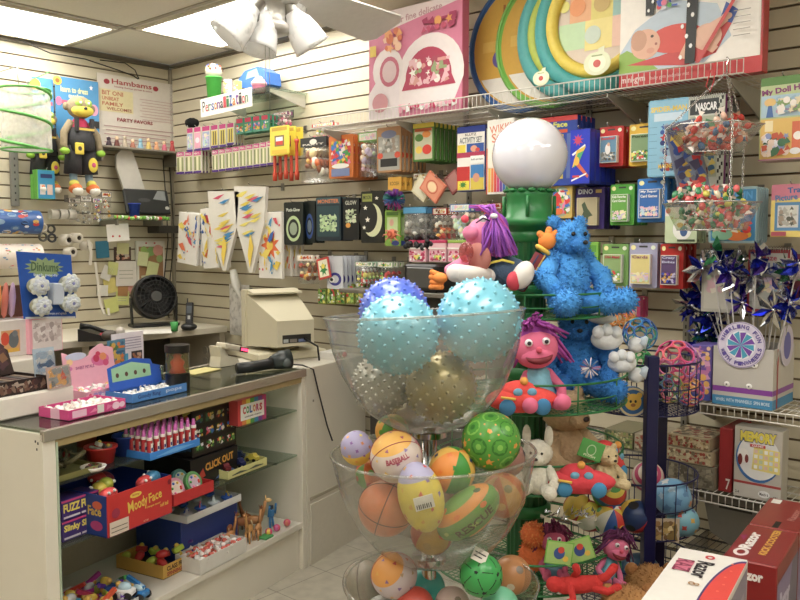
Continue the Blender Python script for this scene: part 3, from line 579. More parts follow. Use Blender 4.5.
pack('flat', 'doll_house_sticker_pack', 'green headed pack with a cartoon doll house room', 'sticker pack', 760, 76, 806, 160, .3, 'b8c890',
 [('r', 0, .9, 1, 1, '58883c'), ('t', 'My Doll House', .03, .79, 1.25, .88, '8c3878', 5, .04), ('r', .02, .52, .98, .78, 'a8c8d8'), ('r', .02, .02, .98, .5, 'e0b858'), ('e', .22, .7, .13, .05, 'e8c070'), ('poly', [(.14, .52), (.3, .52), (.26, .66), (.18, .66)], '4870b0'), ('e', .7, .6, .15, .04, 'b090c0'), ('r', .12, .35, .3, .48, 'f0e0b0'), ('r', .1, .12, .5, .28, '487858'), ('e', .15, .14, .1, .06, 'e8e8f0'), ('e', .35, .2, .1, .05, 'f0e8f0'), ('r', .72, .1, .98, .45, 'd86840'), ('e', .85, .28, .1, .05, 'f0e8e0'), ('e', .8, .1, .12, .04, 'f0f0f0'), ('r', .0, .0, 1, .02, 'b07890'), ('busy', .05, .04, .7, .34, 301, ['e8e8f0', 'f0d8c8', '487858', 'c85838', '8898c8'], 14), ('busy', .35, .54, .98, .76, 302, ['e8d8b0', '98b8d0', 'c898b8', '88a868', 'f0e8e0'], 14)], 3, .04, .012)
pack('flat', 'puppy_game_pack', 'white and green pack with an oval bird picture', 'toy pack', 665, 207, 697, 243, .28, 'c8d8b0', [('r', .0, .75, 1, 1, 'e8e0d8'), ('e', .1, .9, .08, .08, 'd84040'), ('t', 'MATCH', .2, .66, .8, .74, 'c07860'), ('e', .55, .38, .3, .3, 'f0f0ec'), ('e', .6, .34, .12, .16, '4868a0'), ('e', .48, .5, .1, .07, 'e09030'), ('r', .4, .04, .95, .1, '405038')], 3, .04, .014)
pack('flat', 'activity_sheet_pack', 'blue activity sheet pack behind the lower hanging basket', 'activity pack', 709, 187, 757, 243, .3, '98b8c0', [('r', .05, .04, .97, .95, '3888c0'), ('t', 'FUN', .55, .78, .9, .92, '58a8e0'), ('busy', .08, .08, .92, .7, 44, 'party', 22, .09), ('e', .6, .12, .25, .08, 'e87828'), ('e', .3, .15, .22, .1, '88c0a0')], 6, .022, .008, side='886898')
pack('flat', 'travel_picture_pack', 'pink and yellow pack headed travel picture', 'activity pack', 771, 184, 812, 237, .3, 'd88098', [('poly', [(0, 0), (1, 0), (1, .75), (0, .7)], 'e8d068'), ('t', 'Travel', .4, .84, .95, .95, '3870b0', 5, .03), ('t', 'Picture Fun', .1, .7, .98, .82, '4880b8', 5, .03), ('r', .1, .12, .75, .66, '5890c0'), ('r', .17, .18, .68, .6, 'd8d8d8'), ('busy', .19, .2, .66, .58, 45, 'grey', 20), ('r', .03, .02, .4, .1, 'c05868')], 5, .03, .008)
pack('book', 'colouring_notebook', 'spiral notebook with a grey cover behind the pinwheels', 'book', 702, 252, 739, 312, .22, 'a8a498', [('r', .06, .05, .94, .9, 'b8b4a8'), ('busy', .1, .3, .9, .85, 46, ['c8a0a8', 'a8b890', 'd0c8b8', '9898b8'], 16)], 1)
pack('book', 'colouring_notebook', 'red edged notebook with large grey blue letters', 'book', 748, 250, 789, 312, .22, 'a83038', [('r', .05, .04, .95, .95, 'c0c0b8'), ('t', 'MOUSE', .12, .62, .88, .8, '5868a0', 0, .05), ('t', 'Maze', .3, .83, .7, .92, 'b84860'), ('busy', .1, .3, .9, .58, 47, 'pastel', 14)], 2)
pack('flat', 'colouring_notebook', 'dark red pack cut by the right edge of the photo', 'activity pack', 793, 254, 812, 300, .22, '782838', [('busy', .1, .4, .9, .9, 48, 'party', 10)], 1)
# tracks between slats
for i, (x, y0, y1) in enumerate([(467, 102, 126), (590, 100, 130), (693, 95, 500), (470, 190, 300)]):
    A = wr(x, y0, .0); B = wr(x, y1, .0); m = MB(); m.box(-.012, -.012, B.z, .012, 0, A.z, STEEL)
    for k in range(int((A.z-B.z)/.03)): m.box(-.003, -.0125, B.z+.01+k*.03, .003, -.0119, B.z+.025+k*.03, '282828')
    top(m.build('wall_standard', None, FR((A.x, 0, 0))), 'slotted grey metal upright on the right wall '+['under the pink box', 'behind the blue boxes', 'behind the hanging baskets and lower racks', 'behind the plush doll'][i], 'shelf upright')
# ================================================================== TOP WIRE SHELF
def wire_shelf(name, lab, X0, X1, z, dep, lip, step=.025, mat=WIREW, brackets=(), up=True):
    t = E(name, FR((X0, 0, z)), lab, 'shelf'); L = X1-X0; m = MB()
    n = int(L/step)
    for i in range(n+1):
        x = L*i/n; m.tube([(x, -.01, 0), (x, -dep, 0), (x, -dep, lip if up else -lip)], .0016, mat, 4)
    m.build('cross_wires', t); m = MB()
    for y, zz in ((-.01, -.003), (-dep*.33, -.003), (-dep*.66, -.003), (-dep, -.0), (-dep, lip if up else -lip)): m.tube([(0, y, zz), (L, y, zz)], .003, mat, 6)
    m.build('long_wires', t)
    for x in brackets:
        m = MB(); m.T = TR(x-X0, 0, 0); m.T = m.T @ Matrix(((0, 1, 0, 0), (1, 0, 0, 0), (0, 0, 1, 0), (0, 0, 0, 1)))
        m.prism([(0, -.008), (-dep+.02, -.008), (-dep+.02, -.022), (-.02, -.115), (0, -.115)], -.003, .003, M('a8a498', .45, .2)); m.build('bracket', t)
    return t
ZS = 2.145
wire_shelf('wire_shelf', 'long white wire shelf high on the right wall under big boxes', 1.78, 3.93, ZS, .36, .05, .022, brackets=(1.86, 2.35, 2.87, 3.42, 3.88))
# pink play set box
def onshelf(name, lab, x0, y0, x1, d, dep, h, c, art, side=None, lean=0):
    A = wr(x0, y0, d); B = wr(x1, y0, d); w = B.x-A.x
    m = MB(); m.box(0, 0, 0, w, dep, h, M(side or c, .35), .003); a = Art(m, 0, 0, w, h); a.r(.003, .005, .997, .995, c); a.run(art)
    return top(m.build(name, None, FR((A.x, -d, ZS+.003)) @ R3(lean, 0, 0)), lab, 'boxed toy'), w
def arc(u, v, ru, rv, a0, a1, n=14): return [(u+ru*math.cos(math.radians(a0+(a1-a0)*i/n)), v+rv*math.sin(math.radians(a0+(a1-a0)*i/n))) for i in range(n+1)]
onshelf('playset_box', 'big glossy pink play set box at the left end of the wire shelf', 369, 120, 462, .33, .05, .5, 'd87c9c',
 [('poly', [(0, .78), (1, .96), (1, 1), (0, 1)], 'e8d8d8'), ('t', 'Closer fine delicate', .18, .88, .8, .94, 'c09098', 5), ('poly', arc(.68, .36, .34, .36, -10, 190)+[(.1, .1), (.9, .05)], 'ece0e0'), ('e', .22, .46, .17, .2, 'e8dcdc'), ('poly', [(0, 0), (.35, 0), (.35, .35), (.2, .5), (0, .25)], 'e8dce0'),
  ('e', .24, .44, .11, .14, 'c86880'), ('e', .24, .44, .08, .1, 'dcc0c4'), ('poly', arc(.66, .33, .24, .27, 0, 180)+[(.38, .24), (.94, .24)], 'b83c5c'), ('busy', .46, .26, .88, .52, 88, ['e8b8c0', 'd89890', 'f0e8e0', 'b04860', '98a878'], 26, .08), ('e', .14, .16, .09, .09, 'd09098'), ('busy', .34, .04, .96, .12, 89, 'pinks', 12, .06),
  ('r', .03, .6, .1, .7, 'e0c040'), ('busy', .18, .6, .4, .84, 90, ['e8a060', 'd87048', 'f0c0a0'], 8, .2), ('busy', .6, .72, .96, .86, 91, ['c85070', 'e8a050', 'a83860'], 10, .12)], 'c8587c')
# round play mats in clear zip bags, leaning
def playmat(lab, px, py, d, R, c_rim, c_mid, seed, lean, rest='f0d870', face=None, yaw=0):
    p = wr(px, py, d); t = E('round_play_mat', FR((p.x, -d, ZS+.004), yaw) @ R3(lean, 0, 0), lab, 'play mat')
    m = MB(); q = Matrix.Rotation(math.radians(90), 3, 'X')
    m.ring((0, 0, R), R-.036, .036, M(c_rim, .55, 0, .1, 60, .3), 40, 10, q); m.build('padded_rim', t)
    m = MB(); m.ring((0, -.02, R), R-.09, .026, M(c_mid, .55, 0, .1, 60, .3), 40, 8, q); m.build('inner_rim', t)
    m = MB(); m.prism([((R-.09)*math.cos(2*PI*i/36), R+(R-.09)*math.sin(2*PI*i/36)) for i in range(36)], -.012, .012, M(rest, .6)); a = Art(m, -R, 0, 2*R, 2*R, -.012)
    a.run(face or [('busy', .25, .2, .75, .8, seed, 'pastel', 14, .14)]); m.build('quilted_face', t)
    return t
# flat yellow round bag at left of the mats
def roundbag(lab, px, py, d, R, yaw, lean, z=0):
    p = wr(px, py, d); t = E('round_mat_bag', FR((p.x, -d, ZS+.004), yaw) @ R3(lean, 0, 0), lab, 'play mat')
    m = MB(); P = [(R*math.cos(2*PI*i/40), R+R*math.sin(2*PI*i/40)) for i in range(40)]
    m.prism(P, 0, .02, M('d8a830', .4)); a = Art(m, -R, 0, 2*R, 2*R)
    a.ring(.5, .5, .5, .5, .93, '3868a8' if z == 0 else '70b840', 40); a.poly(arc(.5, .5, .45, .45, -150, -30), 'e8e4d8'); a.e(.28, .42, .07, .07, '6858a0'); a.e(.75, .38, .07, .07, '6858a0'); a.r(.12, .48, .88, .56, 'e0b848')
    a.t('Happy', .3, .72, .7, .82, 'a86828'); a.t('Garden', .3, .6, .7, .69, 'a86828'); m.build('printed_panel', t)
    m = MB(); m.ring((0, .0, R), R, .009, M('3868a8' if z == 0 else '70b840', .4), 40, 6, Matrix.Rotation(math.radians(90), 3, 'X')); m.build('zip_edge', t)
roundbag('yellow round mat bag with blue zip edge beside the pink box', 523, 106, .12, .295, 0, -2, 0)
roundbag('yellow round mat bag with green zip edge, second from the pink box', 553, 102, .148, .295, 0, -2, 1)
playmat('padded play mat with teal and lime rims, the left of two', 577, 98, .205, .295, '48a8a8', 'b8c840', 31, -2, 'a8c8b0', [('r', .2, .5, .4, .7, '58a070'), ('e', .3, .4, .06, .06, 'd87040'), ('busy', .3, .25, .7, .75, 33, 'pastel', 10, .12)])
playmat('front padded play mat with teal and yellow rims and patchwork face', 598, 94, .265, .295, '38a0a0', 'e0c838', 32, -2, 'd8c8b8',
 [('r', .28, .5, .44, .68, 'e8a870'), ('r', .44, .5, .6, .7, 'e0d060'), ('r', .2, .32, .4, .5, 'b8d8a8'), ('r', .4, .3, .6, .5, 'e8d878'), ('r', .28, .68, .44, .84, 'd0c0c8'), ('r', .44, .7, .6, .86, 'e8b060'), ('r', .6, .5, .78, .7, '90c0b8'), ('r', .6, .3, .8, .5, 'e8c0a8'), ('e', .52, .6, .06, .06, 'c8a850'), ('e', .34, .6, .06, .06, 'e89048'), ('e', .46, .4, .06, .06, 'c0d0c0'), ('e', .24, .62, .04, .04, 'e8e070'), ('e', .36, .76, .05, .04, 'd87858')])
for i, (px, py, dd, sc) in enumerate([(597, 63, .375, .045), (541, 78, .385, .03)]):
    p = wr(px, py, dd); m = MB(); P = arc(0, sc, sc*1.25, sc, -90, 60, 16)+[(sc*.62, sc*2.0), (sc*.65, sc*2.35), (sc*.1, sc*2.2), (sc*.1, sc*1.95)]+arc(0, sc, sc*1.25, sc, 120, 269, 14)
    m.prism(P, 0, .002, M('d8dcb8', .4)); a = Art(m, -sc*1.25, 0, sc*2.5, sc*2); a.e(.5, .5, .32, .36, 'e8e8c8'); a.e(.5, .48, .14, .16, 'c85048'); a.r(.3, .78, .7, .84, '98a870')
    top(m.build('hang_tag', None, FR((p.x, -dd, p.z-sc))), ['oval cream product tag hanging before the front play mat', 'oval cream product tag hanging before the left play mat'][i], 'tag')
# baby gym box
A = wr(619, 86, .33); B = wr(762, 66, .33)
BG = [('r', 0, 0, 1, .13, 'c82c30'), ('t', 'mini-gym', .02, .03, .2, .1, 'f4dcdc'), ('t', 'baby gym and play mat', .24, .04, .52, .08, 'e8a8a8'), ('poly', [(.98, .62), (.98, .13), (.6, .13)], 'efe9e2'),
 ('poly', [(.0, .13), (.62, .13), (.8, .32), (.7, .6), (.4, .7), (.12, .5), (0, .3)], 'b8c8d8'), ('poly', [(0, .13), (.3, .13), (.18, .25), (.06, .33), (0, .3)], '88b038'), ('poly', [(.06, .2), (.5, .13), (.7, .2), (.8, .42), (.72, .48), (.55, .3), (.3, .24)], 'c83838'), ('poly', [(.72, .46), (.8, .42), (.84, .52), (.76, .6)], '3050a0'),
 ('poly', arc(.42, .37, .2, .12, 0, 360, 22), 'd84438'), ('e', .2, .36, .11, .13, 'e0ac90'), ('e', .15, .4, .06, .09, 'c89478'), ('e', .24, .3, .03, .025, 'd89880'), ('e', .25, .42, .012, .012, '403028'), ('e', .28, .35, .01, .012, 'a86058'), ('poly', [(.44, .2), (.5, .34), (.54, .32), (.5, .18)], 'e0ac90'),
 ('poly', arc(.64, .34, .1, .11, 0, 360, 16), 'e0b098'), ('poly', [(.56, .4), (.76, .5), (.78, .44), (.62, .3)], 'e4b49c'), ('e', .77, .48, .035, .03, 'e8bca8'), ('poly', [(.6, .26), (.68, .2), (.72, .24), (.66, .32)], 'deaa90'),
 ('poly', [(.2, .98), (.2, .6), (.26, .6), (.28, .8), (.3, .98)], '181818'), ('poly', [(.44, .98), (.5, .8), (.49, .14), (.56, .14), (.58, .8), (.54, .98)], '181818')]
BG += [('e', .46+.1*((i*7) % 10)/10, .2+.085*i, .012, .02, 'f4f4f4', 10) for i in range(9)]+[('e', .225+.03*(i % 2), .64+.07*i, .01, .016, 'f4f4f4', 10) for i in range(5)]
BG += [('busy', .28, .62, .44, .95, 66, ['d83848', '3858b8', 'e8e8f0', '58a848', 'e87898'], 18, .16), ('poly', [(.6, .98), (.62, .88), (.8, .8), (.98, .86), (.98, .98)], '6090c8'), ('poly', [(.55, .98), (.6, .9), (.75, .86), (.9, .98)], 'd84848'), ('poly', [(.985, .95), (.985, .90), (.6, .13), (.57, .13)], 'c84040')]+[('r', .82, .5-.05*i, .93, .507-.05*i, 'a09890') for i in range(5)]
h_ = .42; m = MB(); m.box(0, 0, 0, B.x-A.x, .06, h_, M('b82428', .35), .003); a = Art(m, 0, 0, B.x-A.x, h_); a.r(.003, .005, .985, .995, 'ece6de'); a.run(BG)
top(m.build('baby_gym_box', None, FR((A.x, -.33, ZS+.003))), 'large white box with red edges picturing a baby on a mat', 'boxed toy')
# ================================================================== SMALL SHELF WITH PERSONALISED GIFTS
p = wr(200, 100, .3); p2 = wr(256, 94, .3); zz = wr(230, 93, .3).z
t = E('glass_shelf', FR((p.x, 0, zz)), 'short glass shelf on the right wall above the pencil packs', 'shelf'); w_ = p2.x-p.x+.1
m = MB(); m.box(0, -.3, -.006, w_, -.005, 0, GLASS); m.build('glass_plate', t)
for x in (.05, w_-.03):
    m = MB(); m.T = TR(x, 0, 0) @ Matrix(((0, 1, 0, 0), (1, 0, 0, 0), (0, 0, 1, 0), (0, 0, 0, 1))); m.prism([(0, -.008), (-.26, -.008), (-.26, -.022), (-.02, -.08), (0, -.08)], -.005, .005, M('c8c4b8', .4)); m.build('bracket', t)
m = MB(); a1 = wr(201, 118, .315); a2 = wr(252, 111, .315); hh = .105; m.box(0, 0, 0, a2.x-a1.x, .004, hh, M('f0ece4', .5)); a = Art(m, 0, 0, a2.x-a1.x, hh)
for i, ch in enumerate('Personalization'): a.t(ch, .04+.061*i, .25 if ch not in 'p' else .15, .095+.061*i, .85 if ch in 'Pltzi' else .65, ['383838', 'c83848', '387848', '3858a8', 'd08030', '783890'][i % 6], 0, .01)
top(m.build('shop_sign', None, FR((a1.x, -.315, zz-.115)) @ R3(0, -2, 0)), 'white paper sign lettered Personalization in mixed colours', 'sign')
def bucket(m, r, h, c, r2=None): m.lathe([(1e-4, 0), (r, 0), (r2 or r*1.2, h), ((r2 or r*1.2)+.004, h), ((r2 or r*1.2)+.004, h-.008), ((r2 or r*1.2)-.003, h-.002), (r-.004, .004), (1e-4, .004)], M(c, .35), 24)
p = wr(214, 92, .2); t = E('green_pail', FR((p.x, -.2, zz)), 'lime green plastic pail on the short glass shelf', 'bucket'); m = MB(); bucket(m, .038, .14, '50d848', .048); m.build('pail_body', t)
m = MB(); q = random.Random(1)
m.sph((0, 0, 0), (.052, .052, .045), M('e0d8c0', .5), 20, 14)
for i in range(26):
    v = Vector((q.gauss(0, 1), q.gauss(0, 1), abs(q.gauss(0, .8))+.1)).normalized(); m.sph((v.x*.049, v.y*.049, v.z*.042), .009, M(q.choice(['d84848', '3858b0', 'e8c838', '805838']), .5), 6, 5)
top(m.build('sprinkle_ball', None, FR((p.x, -.2, zz+.175))), 'cream ball with coloured dots sitting in the lime pail', 'ball')
for i, (px, c, ww) in enumerate([(226, 'e8d0d8', .045), (236, 'b8c860', .04)]):
    p = wr(px, 92, .24); m = MB(); m.box(-ww/2, 0, 0, ww/2, .03, .1-.02*i, M(c, .4), .002); a = Art(m, -ww/2, 0, ww, .1-.02*i); a.busy(.05, .05, .95, .95, 5+i, ['e8d860', 'e89898', '98c878', 'f4f0f0'], 14); t = m.build('party_cup_pack', None, FR((p.x, -.24, zz)))
    top(t, ['small pink and yellow printed gift pack beside the pail', 'small lime printed gift pack next to the cupcake'][i], 'gift pack')
p = wr(259, 86, .2); m = MB(); m.lathe([(1e-4, 0), (.032, 0), (.04, .045)], M('d87898', .5), 20)
for i in range(3): m.ring((0, 0, .05+.014*i), .033-.011*i, .013, 'e8b8c0', 20, 8)
top(m.build('toy_cupcake', None, FR((p.x, -.2, zz))), 'pink toy cupcake on the short glass shelf', 'toy')
p = wr(243, 78, .11); m = MB(); m.prism([(-.13, .06), (-.13, .1), (-.06, .15), (.06, .16), (.14, .12), (.15, .05), (.1, .02), (-.1, .02)], -.05, .05, M('3070c8', .35)); m.prism([(-.05, .1), (-.03, .14), (.05, .15), (.07, .11)], -.052, .052, '90b8e0')
t = E('toy_car_cushion', FR((p.x+.14, -.11, zz+.0)), 'blue toy car at the back of the short glass shelf', 'toy'); m.build('car_body', t)
for x in (-.07, .09):
    for y in (-.055, .04):
        k = MB(); k.T = TR(x, y, .028) @ R3(-90); k.cyl((0, 0, 0), .027, .014, M('282828', .6), 16); k.build('wheel', t)
m = MB(); m.sph((0, 0, 0), (.05, .045, .032), M('141414', .9, 0, .2, 100, .5), 18, 12, lambda n: 1+.05*math.sin(9*n.x)*math.sin(8*n.y)); p = wr(192, 123, .1); top(m.build('knitted_hat', None, FR(p)), 'black knitted cap above the pencil packs', 'hat')
t_ = wr(167, 101, .0)
# ================================================================== LEFT WALL
def lpos(px, py, d): return wl(px, py, d)
# white poster
def lpanel(name, lab, cat, x0, y0, x1, y1, d, c, art, t=.004, tab=None, rot=0):
    A = wl(x0, (y0+y1)/2, d); B = wl(x1, (y0+y1)/2, d); zt = wl((x0+x1)/2, y0, d).z; zb = wl((x0+x1)/2, y1, d).z; w, h = B.y-A.y, zt-zb
    m = MB(); m.box(-w/2, 0, 0, w/2, t, h, M(c, .5)); a = Art(m, -w/2, 0, w, h); a.run(art)
    return top(m.build(name, None, FR((d, (A.y+B.y)/2, zb), 90) @ TR(0, 0, h/2) @ R3(0, rot, 0) @ TR(0, 0, -h/2)), lab, cat)
lines = [('r', .5+.03*(i % 2), .72-.04*i, .94-.03*(i % 3), .72-.04*i+.006, 'c09090') for i in range(8)]+[('r', .06+.02*(i % 2), .3-.055*i, .93-.05*(i % 3), .3-.055*i+.009, 'b08080') for i in range(5)]
lpanel('shop_poster', 'white price poster in red lettering with a PARTY FAVORS section', 'poster', 98, 79, 178, 151, .02, 'dcd4c8', [('t', 'Hambams', .17, .88, .66, .95, 'b03838'), ('e', .11, .9, .035, .035, 'a82838'), ('e', .71, .9, .035, .035, 'a82838'), ('t', 'hosting themes parties & more', .2, .83, .66, .86, 'b06060'),
 ('r', .02, .5, .42, .8, 'e0d4a0'), ('t', 'BIT ONI', .05, .72, .3, .78, 'c06848'), ('t', 'UNBEAT', .05, .65, .25, .7, 'c06848'), ('t', 'FAMILY', .05, .58, .3, .63, 'c06848'), ('t', 'WELCOMES', .1, .52, .4, .56, 'a85840'), ('t', 'PARTY FAVORS', .22, .38, .66, .43, '983038', 0, .03)]+lines)
lpanel('monkey_doll_card', 'blue box card with a star behind the front monkey doll', 'toy card', 56, 79, 99, 152, .05, '4898d0', [('t', 'learn to dress', .12, .8, .75, .88, 'e8e8a0', 0, .03), ('t', 'monkey', .3, .71, .65, .79, 'f0f0c0', 0, .03), ('r', .1, .64, .8, .69, 'c86080'), ('e', .88, .6, .1, .08, 'e8a0c0'), ('e', .07, .67, .07, .06, 'e070a0'), ('e', .05, .94, .1, .06, 'f0b830'), ('e', .05, .94, .05, .03, 'a06820'), ('r', .85, .35, 1, .45, '282828'), ('star', .82, .9, .05, .04, 'f0f0f8')])
lpanel('monkey_doll_card', 'blue box card with a yellow emblem, half behind the netting', 'toy card', 33, 78, 54, 152, .03, '50a0d8', [('t', 'learn to', .3, .78, .95, .86, 'e8e8a0', 0, .03), ('r', .3, .64, .95, .69, 'c86080'), ('e', .15, .9, .25, .08, 'f0c030')])
# monkey doll(s)
def monkey(px, py, d, sc, lab):
    p = wl(px, py, d); t = E('monkey_doll', FR(p, 90) @ Matrix.Scale(1, 4), lab, 'plush doll'); s = sc
    tan = M('98886a', .9, 0, .15, 80, .4); yel = M('e8d028', .8); dark = M('38383c', .8, 0, .15, 120, .3); grn = M('98d028', .8)
    m = MB(); m.sph((0, 0, .05*s), (.1*s, .07*s, .15*s), M('c82858', .8), 16, 12); m.build('torso', t)
    m = MB(); m.sph((0, -.01*s, .28*s), (.115*s, .09*s, .1*s), tan, 20, 14); m.sph((-.12*s, 0, .28*s), (.03*s, .02*s, .035*s), tan, 10, 8); m.sph((.12*s, 0, .28*s), (.03*s, .02*s, .035*s), tan, 10, 8); hd = m.build('head', t)
    m = MB(); m.sph((0, -.06*s, .245*s), (.1*s, .055*s, .052*s), yel, 18, 12); m.sph((0, -.117*s, .262*s), (.018*s, .01*s, .012*s), M('202838', .4), 10, 8); m.build('muzzle', hd)
    for k in (-1, 1):
        m = MB(); m.sph((k*.042*s, -.08*s, .31*s), (.036*s, .022*s, .034*s), M('a8d848', .8), 12, 8); m.sph((k*.038*s, -.102*s, .31*s), (.012*s, .007*s, .013*s), M('f0f0e8', .4), 10, 6); m.build('eye', hd)
        m = MB(); m.tube([(k*.08*s, 0, .15*s), (k*.15*s, -.01*s, .05*s), (k*.165*s, -.03*s, -.06*s), (k*.15*s, -.04*s, -.1*s)], [.034*s, .034*s, .03*s, .026*s], tan, 10); m.build('arm', t)
        m = MB(); m.sph((k*.165*s, -.05*s, -.11*s), (.045*s, .03*s, .03*s), grn, 12, 8); m.build('hand', t)
        m = MB(); m.tube([(k*.07*s, 0, -.25*s), (k*.075*s, -.01*s, -.4*s)], [.035*s, .032*s], M('88a8c0', .8), 10); m.build('leg', t)
        m = MB(); m.sph((k*.08*s, -.05*s, -.43*s), (.048*s, .085*s, .045*s), M('e87828', .8), 14, 10); m.sph((k*.08*s, -.09*s, -.45*s), (.044*s, .055*s, .04*s), M('f0ece0', .8), 12, 8); m.sph((k*.08*s, -.03*s, -.39*s), (.045*s, .04*s, .04*s), M('d8d048', .8), 12, 8); m.build('shoe', t)
    m = MB(); m.tube([(0, 0, .1*s), (0, 0, 0), (0, 0, -.1*s)], [.1*s, .125*s, .12*s], dark, 18)
    for k in (-1, 1): m.tube([(k*.06*s, 0, -.06*s), (k*.075*s, 0, -.3*s)], [.07*s, .078*s], dark, 14); m.box(k*.07*s-.015*s, -.1*s, .06*s, k*.07*s+.015*s, -.07*s, .18*s, dark)
    a = Art(m, -.07*s, .07*s, .14*s, .02*s, -.125*s); a.r(0, 0, 1, 1, 'd8b838')
    o = m.build('overalls', t)
    m = MB(); m.box(-.115*s, -.14*s, -.14*s, -.035*s, -.122*s, -.04*s, yel, .005); a = Art(m, -.115*s, -.14*s, .08*s, .1*s, -.14*s); a.e(.5, .5, .22, .2, '504038'); m.build('pocket', o)
    m = MB(); m.sph((.075*s, -.08*s, -.22*s), (.045*s, .012*s, .065*s), yel, 16, 8); m.sph((.075*s, -.092*s, -.22*s), (.02*s, .006*s, .022*s), M('d85080', .8), 10, 6); m.build('patch', o)
    return t
pm = wl(80, 148, .22); sm = (wl(80, 100, .22).z-wl(80, 195, .22).z)/.83
monkey(80, 140, .22, sm, 'plush monkey doll in dark overalls with yellow pocket and orange shoes')
monkey(44, 146, .09, sm*.85, 'second plush monkey doll, mostly hidden by the white netting')
# pop-up mesh cylinder
a0 = wl(3, 152, .3); a1 = wl(50, 152, .3); R_ = (a1.y-a0.y)*.5; zt = wl(27, 90, .3).z; zb = wl(27, 150, .3).z
t = E('mesh_hamper', FR((.3, (a0.y+a1.y)/2, zb)), 'white mesh pop-up cylinder with green glitter spiral trim', 'mesh cylinder'); H = zt-zb
m = MB(); m.lathe([(R_, 0), (R_*.98, H)], NETM, 32); m.lathe([(1e-4, .002), (R_, .002)], NETM, 32); m.build('mesh_wall', t)
g = M('58b048', .35, .2, .4, 150); m = MB(); m.ring((0, 0, 0), R_, .006, g, 32); m.ring((0, 0, H), R_*.99, .007, g, 32)
m.tube([(R_*1.01*math.cos(a), R_*1.01*math.sin(a), H*(1-i/40)) for i, a in enumerate([2*PI*2*k/40 for k in range(41)])], .009, g, 6); m.build('spiral_trim', t)
m = MB(); m.tube([(0, 0, H), (0, R_*.3, H+.06), (0, R_*1.1, H+.12)], .003, g, 5); m.tube([(-R_*.5, 0, H), (-.05, -.02, H+.13)], .003, STEEL, 5); m.tube([(R_*.5, 0, H), (-.05, -.02, H+.13)], .003, STEEL, 5); m.tube([(-.05, -.02, H+.13), (-.29, -.02, H+.13)], .003, STEEL, 5); m.build('hanging_cord', t)
# ledge with figurines
A = wl(98, 153, .2); B = wl(188, 148, .2)
m = MB(); m.box(A.y, 0, 0, B.y, .2, .012, M('908a7c', .4)); m.T = Matrix.Identity(4)
zl = wl(140, 150, .2).z
m = MB(); m.box(0, 0, 0, B.y-A.y, .2, .012, M('8c8678', .4), .002); t = m.build('wall_ledge', None, FR((.2, A.y, zl), 90)); top(t, 'narrow grey ledge on the left wall under the white poster', 'shelf')
for x in (.05, (B.y-A.y)-.06):
    k = MB(); k.box(x, .05, -.08, x+.012, .2, 0, STEEL); k.build('bracket', t)
fc = [('402c38', 'dark plum'), ('703830', 'maroon'), ('c8b8a0', 'cream'), ('b8745c', 'tan'), ('90c0d8', 'pale blue'), ('e0c060', 'yellow'), ('e8a878', 'peach'), ('d86880', 'pink'), ('c84848', 'red')]
for i, (c, nm) in enumerate(fc):
    px = 109+i*7.9; p = wl(px, 146, .13); m = MB(); h = .055+.01*(i % 3)
    m.lathe([(1e-4, 0), (.017, 0), (.02, .008), (.012, h*.6), (.01, h*.7), (1e-4, h*.72)], M(c, .5), 14); m.sph((0, 0, h*.86), (.013, .013, .014), M('e8c8a0' if i % 2 else c, .5), 10, 8); m.sph((-.012, 0, h*.55), (.006, .006, .012), M(c, .5), 6, 5); m.sph((.012, 0, h*.55), (.006, .006, .012), M(c, .5), 6, 5)
    top(m.build('figurine', None, FR((.13, p.y, zl+.012))), nm+' little figurine standing on the ledge below the poster', 'figurine')
# things hung lower on the left wall
lp = lambda kind, name, lab, cat, *a, **k: pack(kind, name, lab, cat, *a, wall='l', **k)
A = wl(14, 152, .02); B = wl(14, 206, .02); m = MB(); m.box(-.022, -.0, B.z, .022, .02, A.z, M('8c8a84', .4, .3))
for k in range(8): a = Art(m, -.004, B.z+.03+k*.04, .008, .012, 0); a.r(0, 0, 1, 1, '303030')
top(m.build('wall_standard', None, FR((.022, A.y, 0), 90)), 'slotted grey metal bracket strip on the left wall under the netting', 'shelf upright')
lp('box', 'boxed_game', 'small green and blue box on the left wall below the netting', 'boxed toy', 37, 170, 55, 199, .16, '2898c8', [('r', 0, 0, .06, 1, '68c040'), ('r', .2, .72, .85, .86, '203870'), ('r', .15, .15, .45, .5, 'e0d8d0'), ('r', .55, .15, .85, .5, 'e0c8b8')], n=2, step=.045, t=.04, side='68c040')
lp('box', 'small_black_box', 'small black pouch hanging behind the monkey doll', 'pouch', 44, 151, 60, 166, .1, '201e20', [('r', .1, .1, .9, .9, '2a282a')], t=.04)
for i, (x0, x1, y0, y1, pal, nm) in enumerate([(70, 82, 198, 222, 'grey', 'grey'), (82, 93, 196, 224, 'grey', 'black and silver'), (94, 104, 198, 222, 'card', 'mixed colour'), (103, 113, 192, 220, 'warm', 'peach and green')]):
    lp('bag', 'trinket_bag', nm+' trinket bag hanging under the monkey doll\'s shoes', 'toy bag', x0, y0, x1, y1, .12, '888078', (), t=.04, pal=pal, n=2, step=.05)
